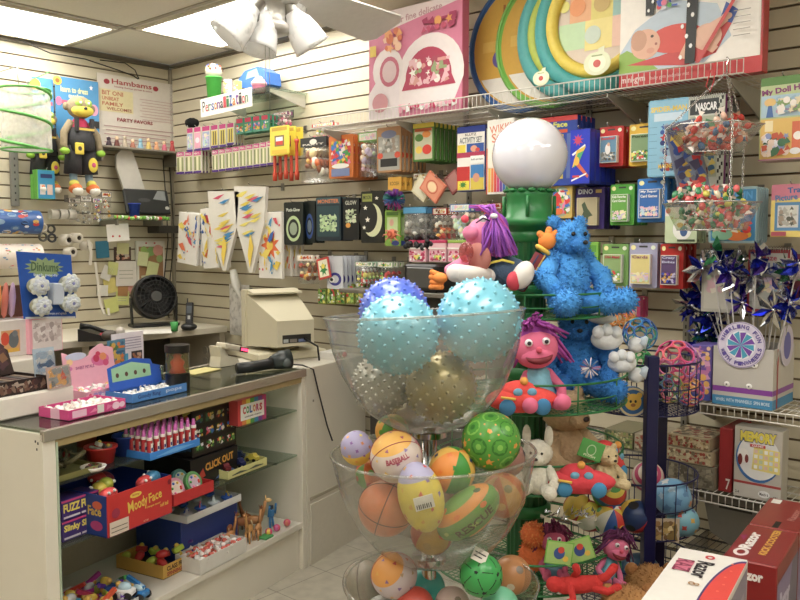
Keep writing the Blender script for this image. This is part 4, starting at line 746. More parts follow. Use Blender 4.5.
# wrapping paper rolls on holders
def roll(px0, px1, py, d, r, c, pal, seed, lab):
    A = wl(px0, py, d); B = wl(px1, py, d); Lr = B.y-A.y; t = E('gift_wrap_roll', FR((d, A.y, A.z), 90), lab, 'gift wrap roll'); m = MB(); mt = M(c, .35)
    nseg = 24; vs = []; fs = []
    for j in range(nseg):
        a = 2*PI*j/nseg; vs += [(0, r*math.cos(a), r*math.sin(a)), (Lr, r*math.cos(a), r*math.sin(a))]
    for j in range(nseg): b = (j+1) % nseg; fs.append((2*j, 2*j+1, 2*b+1, 2*b))
    m.add(vs, fs, mt, True); m.add(vs, [tuple(2*j for j in range(nseg)), tuple(2*j+1 for j in range(nseg))[::-1]], 'e8e0d0')
    q = random.Random(seed)
    for i in range(90):
        a = q.uniform(-.2, PI+.2); x = q.uniform(.02, Lr-.02); s = q.uniform(.012, .028) if pal == 'b' else q.uniform(.004, .009)
        n = 8; rr_ = r+.0006+.0003*(i % 5); P = []
        for k in range(n):
            an = 2*PI*k/n; P.append((max(0, min(Lr, x+s*math.cos(an))), -rr_*math.sin(a+s*.6*math.sin(an)/r), rr_*math.cos(a+s*.6*math.sin(an)/r)))
        m.add(P, [tuple(range(n))], q.choice(['1c2c58', 'e8e8f0', 'c83838', '4878b8', 'd8b050', '88a8c8'] if pal == 'b' else ['e88890', 'e8b050', '98b868', '88a8c8', 'c88858']))
    m.build('paper_roll', t)
    k = MB()
    for x in (-.014, Lr+.004): k.box(x, -.02, -r*1.1, x+.01, d-.005, -r*1.1+.02, STEEL); k.box(x, -.012, -r*1.1, x+.01, .012, .01, STEEL)
    k.tube([(-.016, 0, 0), (Lr+.016, 0, 0)], .008, STEEL); k.build('roll_holder', t)
roll(-40, 38, 221, .2, .068, '3060a8', 'b', 1, 'dark blue patterned gift wrap roll on its holder')
roll(-40, 39, 257, .22, .07, 'ece0d4', 'c', 2, 'cream gift wrap roll sprinkled with confetti dots')
m = MB()
for i in range(3):
    m.T = TR(.055*i, 0, 0) @ R3(0, 90); m.lathe([(.03, 0), (.03, .045), (.016, .045), (.016, 0), (.03, 0)], M('d8d4c8', .5), 20)
p = wl(50, 214, .12); top(m.build('register_paper_rolls', None, FR(p, 90)), 'three white paper rolls on a peg beside the blue gift wrap', 'paper rolls')
tp = [(43, 228, 'c8c0b0'), (51, 229, '484840'), (43, 237, '585850'), (52, 238, '38383c')]
for i, (x, y, c) in enumerate(tp):
    p = wl(x, y, .1); m = MB(); m.ring((0, 0, 0), .022, .007, c, 20, 6, R3(90).to_3x3()); top(m.build('ring_toy', None, FR(p, 90)), ['pale ring', 'dark grey ring', 'dark green ring', 'black ring'][i]+' hanging in the cluster beside the wrapping paper', 'ring')
tp = [(66, 240, .036), (76, 238, .03), (86, 246, .028), (70, 252, .03)]
for i, (x, y, r) in enumerate(tp):
    p = wl(x, y, .1+.03*(i % 2)); m = MB(); m.T = R3(90, 20*i, 10); m.lathe([(r, -.03), (r, .03), (r*.45, .03), (r*.45, -.03), (r, -.03)], M('cfc8b8', .5), 22); m.lathe([(r*.45, -.031), (r*.4, -.031), (r*.4, .031), (r*.45, .031)], '4c443c', 16)
    top(m.build('ribbon_spool', None, FR(p, 90)), ['largest white ribbon spool with a dark core', 'white ribbon spool right of the largest one', 'small white ribbon spool at the right end of the cluster', 'white ribbon spool hanging below the others'][i], 'ribbon spool')
def ribbon(P, lab, c='d8d2c4', w=.02):
    m = MB(); n = len(P); vs = []
    for i, p in enumerate(P): vs += [p-Vector((0, w/2, 0)), p+Vector((0, w/2, 0)), p+Vector((.003, w/2, 0)), p+Vector((.003, -w/2, 0))]
    fs = []
    for i in range(n-1):
        a = i*4; fs += [(a, a+1, a+5, a+4), (a+1, a+2, a+6, a+5), (a+2, a+3, a+7, a+6), (a+3, a, a+4, a+7)]
    m.add(vs, fs, c); top(m.build('ribbon', None), lab, 'ribbon')
ribbon([wl(88, 240, .15), wl(91, 252, .14), wl(90, 265, .12)], 'short white ribbon tail hanging from the spools')
ribbon([wl(95, 262, .1), wl(98, 285, .1), wl(100, 303, .11), wl(104, 314, .13), wl(109, 316, .12), wl(108, 308, .11)], 'curly white ribbon hanging down to the telephone', w=.016)
m = MB(); P = [(-.1, .02), (-.02, -.2), (.07, -.16), (.11, -.14), (.02, .12), (-.03, .17), (-.1, .1)]; m.prism(P, 0, .02, M('d8d4ca', .4, 0, .1, 20, .2)); top(m.build('plastic_sheet_bag', None, FR(wl(131, 172, .1), 90)), 'rumpled white plastic bag hanging beside the black case', 'plastic bag')
# black case on small shelf with cup
A = wl(127, 186, .2); B = wl(171, 186, .2); w_ = B.y-A.y; h_ = A.z-wl(127, 212, .2).z
m = MB(); m.box(0, 0, 0, w_, .03, h_, M('3a3c3c', .3, .2), .008); a = Art(m, 0, 0, w_, h_); a.e(.42, .55, .14, .08, '4c4e4e'); a.poly([(.62, .6), (.92, .55), (.92, .95), (.75, .95)], '8c9090'); a.e(.92, .25, .05, .07, 'c8c8c0'); a.r(.05, .1, .3, .13, '505454')
top(m.build('black_case', None, FR((.2, A.y, wl(127, 213, .2).z), 90) @ R3(-14, 0, 0)), 'flat black plastic case leaning back on the little shelf', 'case')
zsh = wl(140, 219, .25).z; A = wl(113, 219, .25); B = wl(170, 219, .25)
m = MB(); m.box(0, 0, -.008, B.y-A.y, .24, 0, GLASS); t = m.build('glass_shelf', None, FR((.25, A.y, zsh), 90)); top(t, 'small glass shelf on the left wall under the black case', 'shelf')
for x in (.04, (B.y-A.y)-.05): k = MB(); k.box(x, .02, -.04, x+.01, .24, -.008, STEEL); k.build('bracket', t)
p = wl(134.5, 214, .2); t = E('blue_cup', FR((.2, p.y, zsh)), 'blue plastic cup on the small glass shelf', 'cup'); m = MB(); bucket(m, .028, .1, '2848b8', .036); m.build('cup_body', t)
m = MB(); q = random.Random(5)
for i in range(34): x = i/34*(B.y-A.y-.02); m.sph((x+.01, -.012+q.uniform(-.004, .004), .006+q.uniform(-.003, .006)), .011, M(q.choice(['70c038', 'a0d860', '58a028', 'f0f0e8', 'e04848', '88d048']), .4), 6, 5)
top(m.build('bead_garland', None, FR((.25, A.y, zsh), 90)), 'green, white and red bead garland along the small glass shelf', 'garland')
m = MB(); m.box(0, 0, 0, .16, .14, .05, M('38342e', .5), .004); p = wl(159, 233, .16); top(m.build('power_box', None, FR(p, 90)), 'dark box fixed to the left wall below the black case', 'box')
for i, (x, nm) in enumerate([(166, 'left'), (172, 'right')]):
    m = MB(); m.tube([wl(x-3, 160, .03), wl(x, 200, .03), wl(x+2, 240, .03), wl(x-2, 280, .035), wl(x+3, 318, .03)], .004, '38342e', 5); top(m.build('electric_cable', None), nm+' dark power cord running down beside the wall corner', 'cord')
# notes and cork board
lpanel('paper_note', 'white paper card with two small red marks under the glass shelf', 'note', 107, 224, 129, 241, .2, 'e8e4dc', [('e', .25, .3, .05, .06, 'c83838'), ('e', .55, .28, .05, .06, 'c83838')], .003, rot=-4)
CB = [('r', 0, 0, 1, 1, 'd8d4c8'), ('r', .07, .06, .93, .88, 'a87c50'), ('e', .25, .8, .12, .09, '98b858'), ('e', .5, .78, .15, .1, '88b060'), ('e', .75, .8, .18, .12, 'd89888'), ('e', .35, .7, .1, .08, 'a8c068'), ('e', .8, .62, .12, .08, '98b068'), ('r', .3, .94, .36, .97, 'c83838'), ('r', .6, .94, .66, .97, 'c83838')]
lpanel('cork_board', 'cork board in a white frame pinned with flower shapes', 'notice board', 137, 241, 165, 288, .03, 'd8d4c8', CB, .02)
notes = [(114, 131, 247, 262, '584038', 'dark photograph', 0), (117, 129, 243, 254, 'd0cc90', 'pale yellow sticky note over the photograph', 3), (96, 109, 241, 258, '3088b0', 'blue sticky note', -3), (116, 137, 261, 286, 'e0d8cc', 'large white sheet left of the cork board', 1), (108, 118, 262, 275, 'd8dc88', 'yellow sticky note left of the white sheet', 8), (104, 117, 278, 293, 'e0d070', 'yellow sticky note under the white sheet', -9),
         (116, 129, 291, 305, 'd8dc80', 'yellow sticky note level with the fan', 4), (105, 118, 298, 313, 'd4d878', 'lowest yellow sticky note', -12), (138, 148, 252, 266, 'd8dca0', 'pale green note on the left of the cork board', 8), (147, 158, 262, 277, 'd0d490', 'pale green note in the middle of the cork board', 14), (142, 153, 275, 287, 'dcd8b8', 'cream note low on the cork board', -5), (128, 137, 284, 293, 'd89888', 'small salmon and green flower note', 0), (118, 128, 286, 296, 'b8844c', 'small tan note', 5), (97, 108, 285, 296, 'e0dcd0', 'white note behind the curly ribbon', 4), (102, 112, 266, 280, 'e4e0d8', 'crumpled white slip near the blue note', 25)]
for i, (x0, x1, y0, y1, c, nm, ro) in enumerate(notes):
    lpanel('photograph' if i == 0 else 'paper_note', nm+' taped to the left wall' if i != 0 else 'dark photograph taped to the left wall beside the blue note', 'photo' if i == 0 else 'note', x0, y0, x1, y1, .034+.004*(i % 5) if i in (8, 9, 10) else .006+.004*(i % 5), c, [('busy', .1, .1, .9, .9, 3, ['a86858', 'd8a888', '302828', 'c0b0a0'], 14)] if i == 0 else [('r', .15, .3+.15*j, .8, .33+.15*j, 'b0ac98') for j in range(3)] if i in (3, 6) else [], .002, rot=ro)
# ================================================================== DESK ALONG THE LEFT WALL
DZ = 1.03
m = MB(); m.box(.015, -2.6, DZ-.04, .63, -.03, DZ, M('d4ccb8', .4, 0, .05, 10), .004); t = m.build('desk_top', None)
t = E('wall_desk', TR(0, 0, 0), 'cream worktop along the left wall running to the corner', 'desk'); bpy.data.objects['desk_top'].parent = t
for y0, y1 in ((-.07, -.03), (-1.0, -.96), (-2.6, -2.56)):
    m = MB(); m.box(.03, y0, 0, .6, y1, DZ-.04, M('b8ae98', .5)); m.build('side_panel', t)
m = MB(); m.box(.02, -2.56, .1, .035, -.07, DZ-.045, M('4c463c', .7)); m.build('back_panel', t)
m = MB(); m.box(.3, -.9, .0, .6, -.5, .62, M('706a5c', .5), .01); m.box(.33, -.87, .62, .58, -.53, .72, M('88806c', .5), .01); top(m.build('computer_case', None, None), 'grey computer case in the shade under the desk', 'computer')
for i, (y, z) in enumerate([(-.2, .86), (-.2, .79)]):
    m = MB(); m.T = R3(90); m.cyl((0, 0, 0), .025, .006, 'a8a090', 14); top(m.build('wall_socket', None, FR((.45, -.073, z))), ['upper round socket under the desk end', 'lower round socket under the desk end'][i], 'socket')
# table fan
p = wl(154, 305, .3); zf = p.z; c0 = Vector((.3, p.y, wl(156, 297, .3).z)); t = E('table_fan', FR((.3, c0.y, DZ), 75), 'round black table fan standing on the desk under the cork board', 'fan'); hz = c0.z-DZ; Rf = .135
m = MB(); m.T = TR(0, 0, hz) @ R3(80); m.lathe([(Rf, -.05), (Rf+.006, -.02), (Rf+.006, .03), (Rf, .05), (Rf-.01, .05), (Rf-.012, -.04)], M('1c1c1c', .35), 36); m.lathe([(1e-4, -.05), (Rf, -.05)], '242424', 36); m.build('fan_housing', t)
m = MB(); m.T = TR(0, 0, hz) @ R3(80)
for r in (.05, .075, .1, .125): m.ring((0, 0, .052), r, .0022, '303030', 32, 4)
for i in range(24): a = 2*PI*i/24; m.tube([(.03*math.cos(a), .03*math.sin(a), .055), (Rf*math.cos(a+.5), Rf*math.sin(a+.5), .048)], .0018, '303030', 4)
m.cyl((0, 0, .045), .034, .014, M('484846', .4), 20); m.build('grille', t)
m = MB(); m.T = TR(0, 0, hz) @ R3(80)
for i in range(5):
    a = 2*PI*i/5; T0 = m.T; m.T = T0 @ R3(0, 0, math.degrees(a)) @ R3(20, 0, 0); m.prism([(.02, -.02), (.11, -.04), (.115, .02), (.02, .015)], -.002, .002, M('343434', .4)); m.v[-16:] = m.v[-16:]; m.T = T0
m.build('blades', t)
m = MB(); m.box(-.15, -.05, 0, .15, .07, .02, M('1c1c1c', .4), .006)
for k in (-1, 1): m.bar((k*.14, 0, .015), (k*.146, 0, hz), .025, .012, '1c1c1c')
m.build('stand', t)
# cordless phone
p = oz(189, 330, DZ); t = E('cordless_phone', FR(p, 40), 'black cordless phone upright in its charging base on the desk', 'telephone')
m = MB(); m.sph((0, 0, .02), (.05, .045, .024), M('242426', .35), 18, 10); m.build('charging_base', t)
m = MB(); m.T = TR(0, .005, .02) @ R3(-10); m.box(-.022, -.012, 0, .022, .014, .15, M('2c2c30', .3), .006); a = Art(m, -.02, 0, .04, .15, -.012); a.r(.1, .55, .9, .85, '505860'); a.r(.3, .3, .7, .45, 'b0b0b0'); m.tube([(-.014, 0, .15), (-.014, 0, .175)], .004, '242426'); m.build('handset', t)
p = oz(174.5, 331, DZ); m = MB(); m.lathe([(1e-4, 0), (.02, 0), (.023, .055), (.018, .055), (.017, .01), (1e-4, .01)], M('38a048', .4), 18); a = Art(m, -.01, .02, .02, .02, -.0235); top(m.build('green_cup', None, FR(p)), 'small green cup on the desk beside the phone', 'cup')
p = oz(136, 333, DZ); m = MB()
for i in range(5): m.box(-.15+.008*i, -.11-.01*i, .002*i, .15+.012*i, .1-.006*i, .002*i+.0015, M(['f8f6f0', 'e8e4da', 'ffffff'][i % 3], .6))
top(m.build('paper_stack', None, FR(p, 60)), 'loose white papers lying on the desk before the fan', 'papers')
p = oz(95, 340, DZ); t = E('desk_telephone', FR(p, 50) @ Matrix.Scale(.75, 4), 'black desk telephone at the left of the worktop', 'telephone')
m = MB(); m.prism([(-.1, 0), (.1, 0), (.1, .03), (-.1, .09)], -.09, .09, M('242424', .4)); m.build('phone_body', t)
m = MB(); m.tube([(-.09, -.05, .11), (-.02, -.05, .105), (.07, -.05, .07), (.1, -.05, .055)], [.024, .016, .016, .024], M('1c1c1c', .35), 10); m.build('handset', t)
p = oz(110, 341, DZ); m = MB(); m.sph((0, 0, .03), (.03, .05, .03), M('4c443c', .4), 12, 8); m.sph((.02, .05, .05), .025, M('c8c0b8', .4), 12, 8); m.sph((-.04, -.02, .025), (.02, .02, .022), M('c83848', .4), 10, 8); top(m.build('tape_dispenser', None, FR(p)), 'dark tape dispenser with a white roll beside the desk telephone', 'tape dispenser')
# ================================================================== SHOWCASE
LC = 1.44; CW = M('ded8c8', .4, 0, .04, 8); CZ = .97
t = E('glass_showcase', CSM, 'cream glass topped showcase filled with small toys', 'display case')
def cbox(nm, *a, mat=CW, par=None, lab=None, bev=.0015):
    m = MB(); m.box(*a, mat, bev); return m.build(nm, par or t, None, lab)
cbox('end_panel', -.02, 0, 0, .03, .5, CZ-.01); cbox('end_panel', LC-.025, .0, 0, LC, .5, CZ-.01)
cbox('front_post', .03, -.003, .2, .038, .02, CZ-.045, mat=M('a8b8a0', .3)); cbox('front_post', LC-.035, -.003, .0, LC-.01, .02, CZ-.045)
cbox('kick_panel', .03, .02, 0, LC-.035, .04, .205); cbox('deck', .03, 0, .205, LC-.035, .48, .232, mat=M('d8d2c4', .35, 0, .03, 10))
cbox('back_panel', .03, .48, .2, LC-.025, .5, CZ-.02, mat=M('c4bcaa', .4)); cbox('top_trim', -.02, -.008, CZ-.036, LC, .012, CZ+.001, mat=M('b4ac9c', .25, .5)); cbox('lower_trim', .03, -.002, CZ-.062, LC-.03, .012, CZ-.037, mat=M('a08c5c', .4))
cbox('glass_top', -.015, .012, CZ-.008, LC-.005, .49, CZ-.001, mat=clear('smoky_top_glass', 'c8d0c4', .08, .03, .1, 'a8a89c')); cbox('top_trim', -.02, .49, CZ-.036, LC, .51, CZ+.001, mat=M('ccc4b4', .25, .4))
ZT, ZM, ZD = .775, .558, .232
for nm, z, x0, x1, y0 in (('glass_shelf', ZT, .035, .7, .03), ('glass_shelf', ZT, 1.0, LC-.03, .03), ('glass_shelf', ZM, .035, LC-.03, .03)):
    cbox(nm, x0, y0 if z == ZM else .03, z-.008, x1, .47, z, mat=GLASS, bev=0)
for z in (ZT, ZM):
    for x in (.06, .66, LC-.17):
        cbox('shelf_bracket', x, .05, z-.022, x+.012, .47, z-.008, mat=STEEL)
m = MB(); 
for dx, dz in ((0, 0), (.02, .0), (.012, -.03)): m.T = TR(dx-.01, -.002, .92+dz) @ R3(90); 
a = Art(m, 0, 0, .5, CZ, -.02, 'l')
m.T = Matrix.Identity(4)
for y, z in ((.03, .93), (.018, .925), (.024, .905)): m.box(-.0205, y, z, -.0198, y+.006, z+.008, '302c28')
m.build('lock_mark', t)
# riser at the near end and shelf unit behind
m = MB(); m.box(-.02, .24, CZ+.001, .31, .95, CZ+.078, M('dcd6ca', .4), .006); o = m.build('display_riser', None, CSM); top(o, 'white raised block on the near end of the showcase', 'riser'); RZ = CZ+.078
m = MB(); m.box(-.35, .62, 0, .78, 1.0, 1.045, M('d8d2c6', .4), .004); m.v = [v for v in m.v]
o = m.build('back_counter', None, CSM @ TR(0, .36, 0)); top(o, 'white counter behind the showcase at the left edge', 'counter')
# second cream cabinet continuing toward the wall
m = MB(); m.box(LC+.006, 0, 0, LC+.56, .5, CZ, M('d2ccbc', .4, 0, .04, 8), .003); m.box(LC+.03, -.004, .32, LC+.54, 0, .335, M('a89f8c', .5)); m.box(LC+.03, -.006, .0, LC+.54, 0, .3, M('cdc6b6', .4)); m.box(LC+.06, -.003, .8, LC+.068, 0, .81, '807868')
o = m.build('cream_cabinet', None, CSM); top(o, 'plain cream cabinet at the far end of the showcase under the register', 'cabinet')
def onc(px, py, z): return cs(px, py, 2, z)
def CF(x, y, z, rz=0): return CSM @ TR(x, y, z) @ R3(0, 0, rz)
# ---- open tray helper: front at y0, x0..x1
def tray(nm, lab, x0, y0, z, w, dpt, hf, c, hb=None, art=None, inn=None, rz=0, cat='display tray', sideart=None, par=None):
    hb = hb or hf; e = .003; m = MB(); mt = M(c, .4)
    m.box(0, 0, 0, w, dpt, .003, inn or mt)
    m.box(0, 0, 0, w, e, hf, mt); m.box(0, dpt-e, 0, w, dpt, hb, mt)
    for x in (0, w-e): 
        vs = [(x, e, 0), (x+e, e, 0), (x+e, dpt-e, 0), (x, dpt-e, 0), (x, e, hf), (x+e, e, hf), (x+e, dpt-e, hb), (x, dpt-e, hb)]; m.add(vs, [(0, 3, 2, 1), (4, 5, 6, 7), (0, 1, 5, 4), (1, 2, 6, 5), (2, 3, 7, 6), (3, 0, 4, 7)], mt)
    if art: Art(m, 0, 0, w, hf, 0).run(art)
    if sideart: Art(m, 0, 0, dpt, hf, 0, 'l').run(sideart)
    return top(m.build(nm, None, CF(x0, y0, z, rz)), lab, cat)
def cpx(px, py, y=None, z=None): return cs(px, py, 1, y) if y is not None else cs(px, py, 2, z)
def scatter(mk, name, lab, cat, grp, x0, y0, z, w, dpt, nx, ny, nl=1, hz=.02, kinds=4, seed=1, jit=.25, rz=0):
    q = random.Random(seed); P = [mk(i) for i in range(kinds)]; first = []
    for l in range(nl):
        for i in range(nx):
            for j in range(ny):
                k = (i*3+j*5+l*2+q.randrange(kinds)) % kinds
                x = (i+.5+q.uniform(-jit, jit))*w/nx; y = (j+.5+q.uniform(-jit, jit))*dpt/ny
                Mx = CF(x0, y0, z, rz) @ TR(x, y, hz*(l+.6)) @ R3(q.uniform(-40, 40), q.uniform(-30, 30), q.uniform(0, 360))
                if len(first) <= k or first[k] is None:
                    while len(first) <= k: first.append(None)
                    o = P[k].build(name, None, Mx); top(o, lab, cat, grp); first[k] = o
                else: dup(first[k], Mx, lab, grp)
def wrapped(c, c2, r=.014):
    def f(i):
        m = MB(); m.sph((0, 0, 0), (r*1.2, r, r*.75), M([c, c2, 'f4f0ea', c][i % 4], .25), 10, 6)
        for s in (-1, 1): m.add([(s*r, -.002, 0), (s*r, .002, 0), (s*r*2.1, .007, .004), (s*r*2.2, 0, -.004), (s*r*2.1, -.007, .004)], [(0, 1, 2, 3), (0, 3, 4)], M('f0ece8', .2)); m.add([(s*r, 0, -.003), (s*r, 0, .003), (s*r*2, .003, .006), (s*r*2, -.002, -.006)], [(0, 1, 2, 3)], M('f4e8e4', .2))
        return m
    return f
# pink heart box and its sweets, front tray
A = cpx(80, 421, z=CZ); B = cpx(116, 405, z=CZ); C2 = cpx(38, 418, z=CZ)
tray('candy_tray', 'magenta tray with white hearts on the near end of the glass top', .125, .05, CZ+.001, .25, .15, .034, 'd83c88', art=[('r', .06, .15, .3, .85, 'e8b8d0'), ('e', .82, .5, .07, .38, 'f0c8dc'), ('e', .93, .5, .05, .3, 'f0c8dc'), ('r', .48, .1, .6, .95, 'e0dcd4'), ('poly', [(.34, .3), (.44, .75), (.5, .4)], 'f080b0'), ('poly', [(.64, .2), (.76, .6), (.66, .8)], 'e878a8')], sideart=[('r', .4, 0, .7, 1, 'f0b8d0')])
scatter(wrapped('f0f0ec', 'e8dcd0', .011), 'wrapped_candy', 'cream wrapped sweet heaped in the magenta tray', 'candy', 'sweets in the magenta tray', .14, .065, CZ+.004, .225, .12, 7, 5, 2, .013, seed=3)
B0 = cpx(75, 400, z=CZ)
# taller pink display
t1 = tray('candy_display', 'pink display box with wavy header card and hearts', .37, .25, CZ+.001, .26, .14, .038, 'eca8bc', .045, art=[('busy', .04, .1, .96, .9, 55, ['d84870', 'f8e0e8', 'c87898', 'b090c8'], 12, .04)], cat='display box')
m = MB(); n = 24; P = [(0, 0), (.25, 0)]+[(.25-.25*i/n, .135+.018*math.sin(PI*i/n*2.2+.3)+(.012 if 4 < i < 12 else 0)) for i in range(n+1)]; m.prism(P, 0, .003, M('f0aec0', .45)); a = Art(m, 0, 0, .25, .15); a.e(.72, .68, .18, .17, 'e070a0'); a.e(.78, .75, .07, .1, 'e89058'); a.e(.64, .72, .06, .1, 'c83058'); a.e(.82, .58, .06, .09, 'd85080'); a.e(.68, .84, .045, .06, 'd03860'); a.t('SWEET PETALS', .22, .5, .58, .58, 'a04880'); a.e(.25, .85, .2, .1, 'c0c8e0'); a.e(.12, .72, .06, .08, 'f0c890'); a.e(.12, .55, .04, .05, 'd870b0')
m.build('header_card', t1, TR(.01, .12, .03) @ R3(-8, 0, 0))
scatter(wrapped('f090b0', 'f0c070', .012), 'wrapped_candy', 'pink or peach sweet in the pink display box', 'candy', 'sweets in the pink display box', .385, .265, CZ+.02, .23, .1, 7, 3, 1, .02, seed=5)
# blue display
t1 = tray('candy_display', 'blue display box with a green arched header and white sweets', .44, .085, CZ+.001, .29, .14, .034, '4888d0', art=[('t', 'Goody Ring', .1, .2, .5, .8, '183880'), ('t', 'pops', .6, .3, .9, .7, 'c8d8f0')], cat='display box')
m = MB(); P = [(0, 0), (.2, 0), (.2, .07), (.17, .08), (.165, .1), (.1, .115), (.03, .1), (0, .09)]; P = [(x*1.35, z) for x, z in P]; m.prism(P, 0, .003, M('2860c8', .4)); a = Art(m, 0, 0, .27, .115); a.poly([(.06, .3), (.8, .3), (.8, .7), (.45, .88), (.06, .75)], '98c8a0')
for i in range(4): a.e(.16+.17*i, .5, .03, .08, '583830')
m.build('header_card', t1, TR(.01, .125, .03) @ R3(-8, 0, 0))
scatter(wrapped('f4f4f0', 'e0e0e0', .01), 'wrapped_candy', 'small white sweet in the blue display box', 'candy', 'white sweets in the blue display box', .45, .1, CZ+.012, .27, .1, 9, 4, 1, .016, seed=6)
# black box on riser
t1 = tray('card_display_box', 'dark brown open display box with a domed printed lid on the riser', .0, .26, RZ, .21, .2, .05, '2c201e', .05, art=[('busy', .03, .1, .97, .9, 57, ['583028', '806858', 'a89888', '40282a', '705040'], 22, .05)], cat='display box', sideart=[('busy', .03, .1, .97, .9, 58, ['583028', 'a89888', '908078'], 16, .06)])
m = MB(); P = [(0, 0), (.2, 0), (.2, .09)]+[(.2-.2*i/12, .09+.05*math.sin(PI*i/12)) for i in range(13)]+[(0, .05)]; m.prism(P, 0, .004, M('301c18', .35)); a = Art(m, 0, 0, .2, .14); a.busy(.05, .1, .95, .85, 59, ['602c24', '805838', '482830', '907060', '281814'], 26, .12); m.build('printed_lid', t1, TR(.005, .17, .045) @ R3(-22, 0, 0))
m = MB(); q = random.Random(2)
for i in range(6): m.box(.03+.028*i, .03, .004, .05+.028*i, .15, .044, M(['583830', '383030', '806850'][i % 3], .4))
m.build('card_packs', t1)
# small acrylic stands behind
for i, (px, py, w, h, c, pal, nm) in enumerate([(47, 386, .09, .14, 'a8b8c8', ['4878a8', '305880', '90a8c0', 'c8c8c8'], 'pale blue blister card with a dark blue toy'), (60, 388, .1, .08, 'b09890', ['d85030', 'e0a040', '606868', '888c8c'], 'clear pack with a red and yellow toy and grey figure'), (75, 372, .08, .06, 'd89870', ['e0a070', 'c87850'], 'small peach coloured toy pack')]):
    L = cpx(px, py, z=RZ); m = MB(); m.box(-w/2, 0, 0, w/2, .003, h, M(c, .4)); a = Art(m, -w/2, 0, w, h); a.busy(.05, .05, .95, .95, 60+i, pal, 12, .18); t1 = m.build('toy_card', None, CF(L.x, min(L.y, .9), RZ, 0) @ R3(-6, 0, 0)); top(t1, nm+' on the white riser', 'toy pack')
    k = MB(); pouch(k, w*.9, h*.85, .02, FILM, i, h*.05); k.build('blister', t1, TR(0, -.02, 0))
# back counter things
p = cs(46, 316, 1, 1.1)
BCZ = 1.045
def bc(px, py): return cs(px, py, 1, 1.05)
# rosette card
L0 = cs(24, 319, 1, 1.1); L1 = cs(76, 312, 1, 1.1); Lt = cs(11, 252, 1, 1.1); w_ = L1.x-L0.x; h_ = Lt.z-L0.z
t1 = E('rosette_display_card', CF(L0.x, 1.1, L0.z) @ R3(0, 4, 0), 'blue display card holding four white rosettes', 'display card')
m = MB(); m.prism([(-.05, h_), (0, 0), (w_, 0), (w_*.86, h_)], 0, .004, M('2058b8', .35)); a = Art(m, 0, 0, w_, h_); a.star(.35, .78, .38, .16, '90a878', 14, 10, .7); a.t('Dinkums', .1, .72, .62, .86, '4c6848', 0, .03); a.t('bath poofs', .15, .64, .6, .69, 'c8d8f0'); a.t('squeeze and splash', .4, .05, .8, .1, 'd8e0f0'); a.r(.02, 0, .98, .03, 'd8e0e8'); m.build('backing_card', t1)
for i, (u, v) in enumerate([(.18, .5), (.78, .55), (.24, .2), (.8, .24)]):
    m = MB(); q = random.Random(i); R0 = w_*.2
    m.sph((0, .0, 0), (R0*.85, .05, R0*.75), M('a8aa90', .6), 16, 10)
    for r_, y, c in ((R0, -.045, 'ccd2ca'), (R0*.75, -.06, 'c4ccd8'), (R0*.5, -.07, 'd4dadc')):
        for k in range(9):
            an = 2*PI*k/9+r_*20; m.sph((r_*.68*math.cos(an), y, r_*.6*math.sin(an)), (r_*.42, .014, r_*.34), M(c, .6), 8, 5, rot=R3(q.uniform(-20, 20), math.degrees(-an), 0).to_3x3())
    m.sph((0, -.075, 0), R0*.16, M('8890c8', .5), 8, 6); m.build('rosette', t1, TR(u*w_-.012, -.022, v*h_) @ Matrix.Diagonal((.9, .6, .85, 1)))
m = MB(); m.box(w_*.4, -.05, h_*.22, w_*.62, -.005, h_*.55, M('c0cce0', .5), .004); m.build('paper_insert', t1)
# white box + pink box below the card
L = cs(-14, 340, 1, 1.12); R1 = cs(27, 340, 1, 1.12); ztop = cs(10, 320, 1, 1.12).z
m = MB(); m.box(0, 0, 0, R1.x-L.x, .2, ztop-BCZ, M('dcd4d0', .4), .004); a = Art(m, 0, 0, R1.x-L.x, ztop-BCZ); a.r(.36, .12, .82, .72, 'd8a068'); a.e(.66, .45, .13, .22, '687078'); a.e(.7, .62, .07, .09, '788088'); a.e(.45, .5, .1, .18, 'd84828'); a.r(.4, .12, .78, .22, 'e0b030')
top(m.build('white_toy_box', None, CF(L.x, 1.12, BCZ)), 'white box with a red and grey toy picture under the rosette card', 'box')
L = cs(29, 340, 1, 1.1); R1 = cs(63, 340, 1, 1.1)
m = MB(); hh = ztop-BCZ-.004; m.box(0, 0, 0, R1.x-L.x, .19, hh, M('f0a8b8', .4), .003); a = Art(m, 0, 0, R1.x-L.x, hh); a.r(.1, .03, .97, .97, 'e8dcdc'); a.busy(.12, .3, .95, .9, 71, ['d8c8c8', 'c8b8b8', 'f0e8e8', 'b8a8a8'], 22, .08)
o = top(m.build('pink_gift_box', None, CF(L.x, 1.1, BCZ)), 'pink edged white box with crumpled paper print under the rosette card', 'box')
# orange/yellow thing at left edge, brown basket
p = cs(4, 300, 1, 1.2); m = MB(); m.box(-.08, 0, ztop-BCZ+.002, .1, .06, ztop-BCZ+.15, M('785030', .6)); top(m.build('brown_box', None, CF(p.x+.04, 1.22, BCZ)), 'brown box edge behind the rosette card', 'box')
for i in range(3):
    p = cs(1+2*i, 290+8*i, 1, 1.17); m = MB(); m.T = R3(10-8*i, 5*i, 0); m.lathe([(1e-4, 0), (.012, .02), (.016, .1), (.008, .16), (1e-4, .17)], M(['e8a040', 'd87868', 'c8a8c8'][i], .4), 12); top(m.build('party_blower', None, CF(p.x-.03+.03*i, 1.17, ztop+.003)), ['orange', 'salmon', 'lilac'][i]+' striped party blower standing at the left edge', 'party blower')
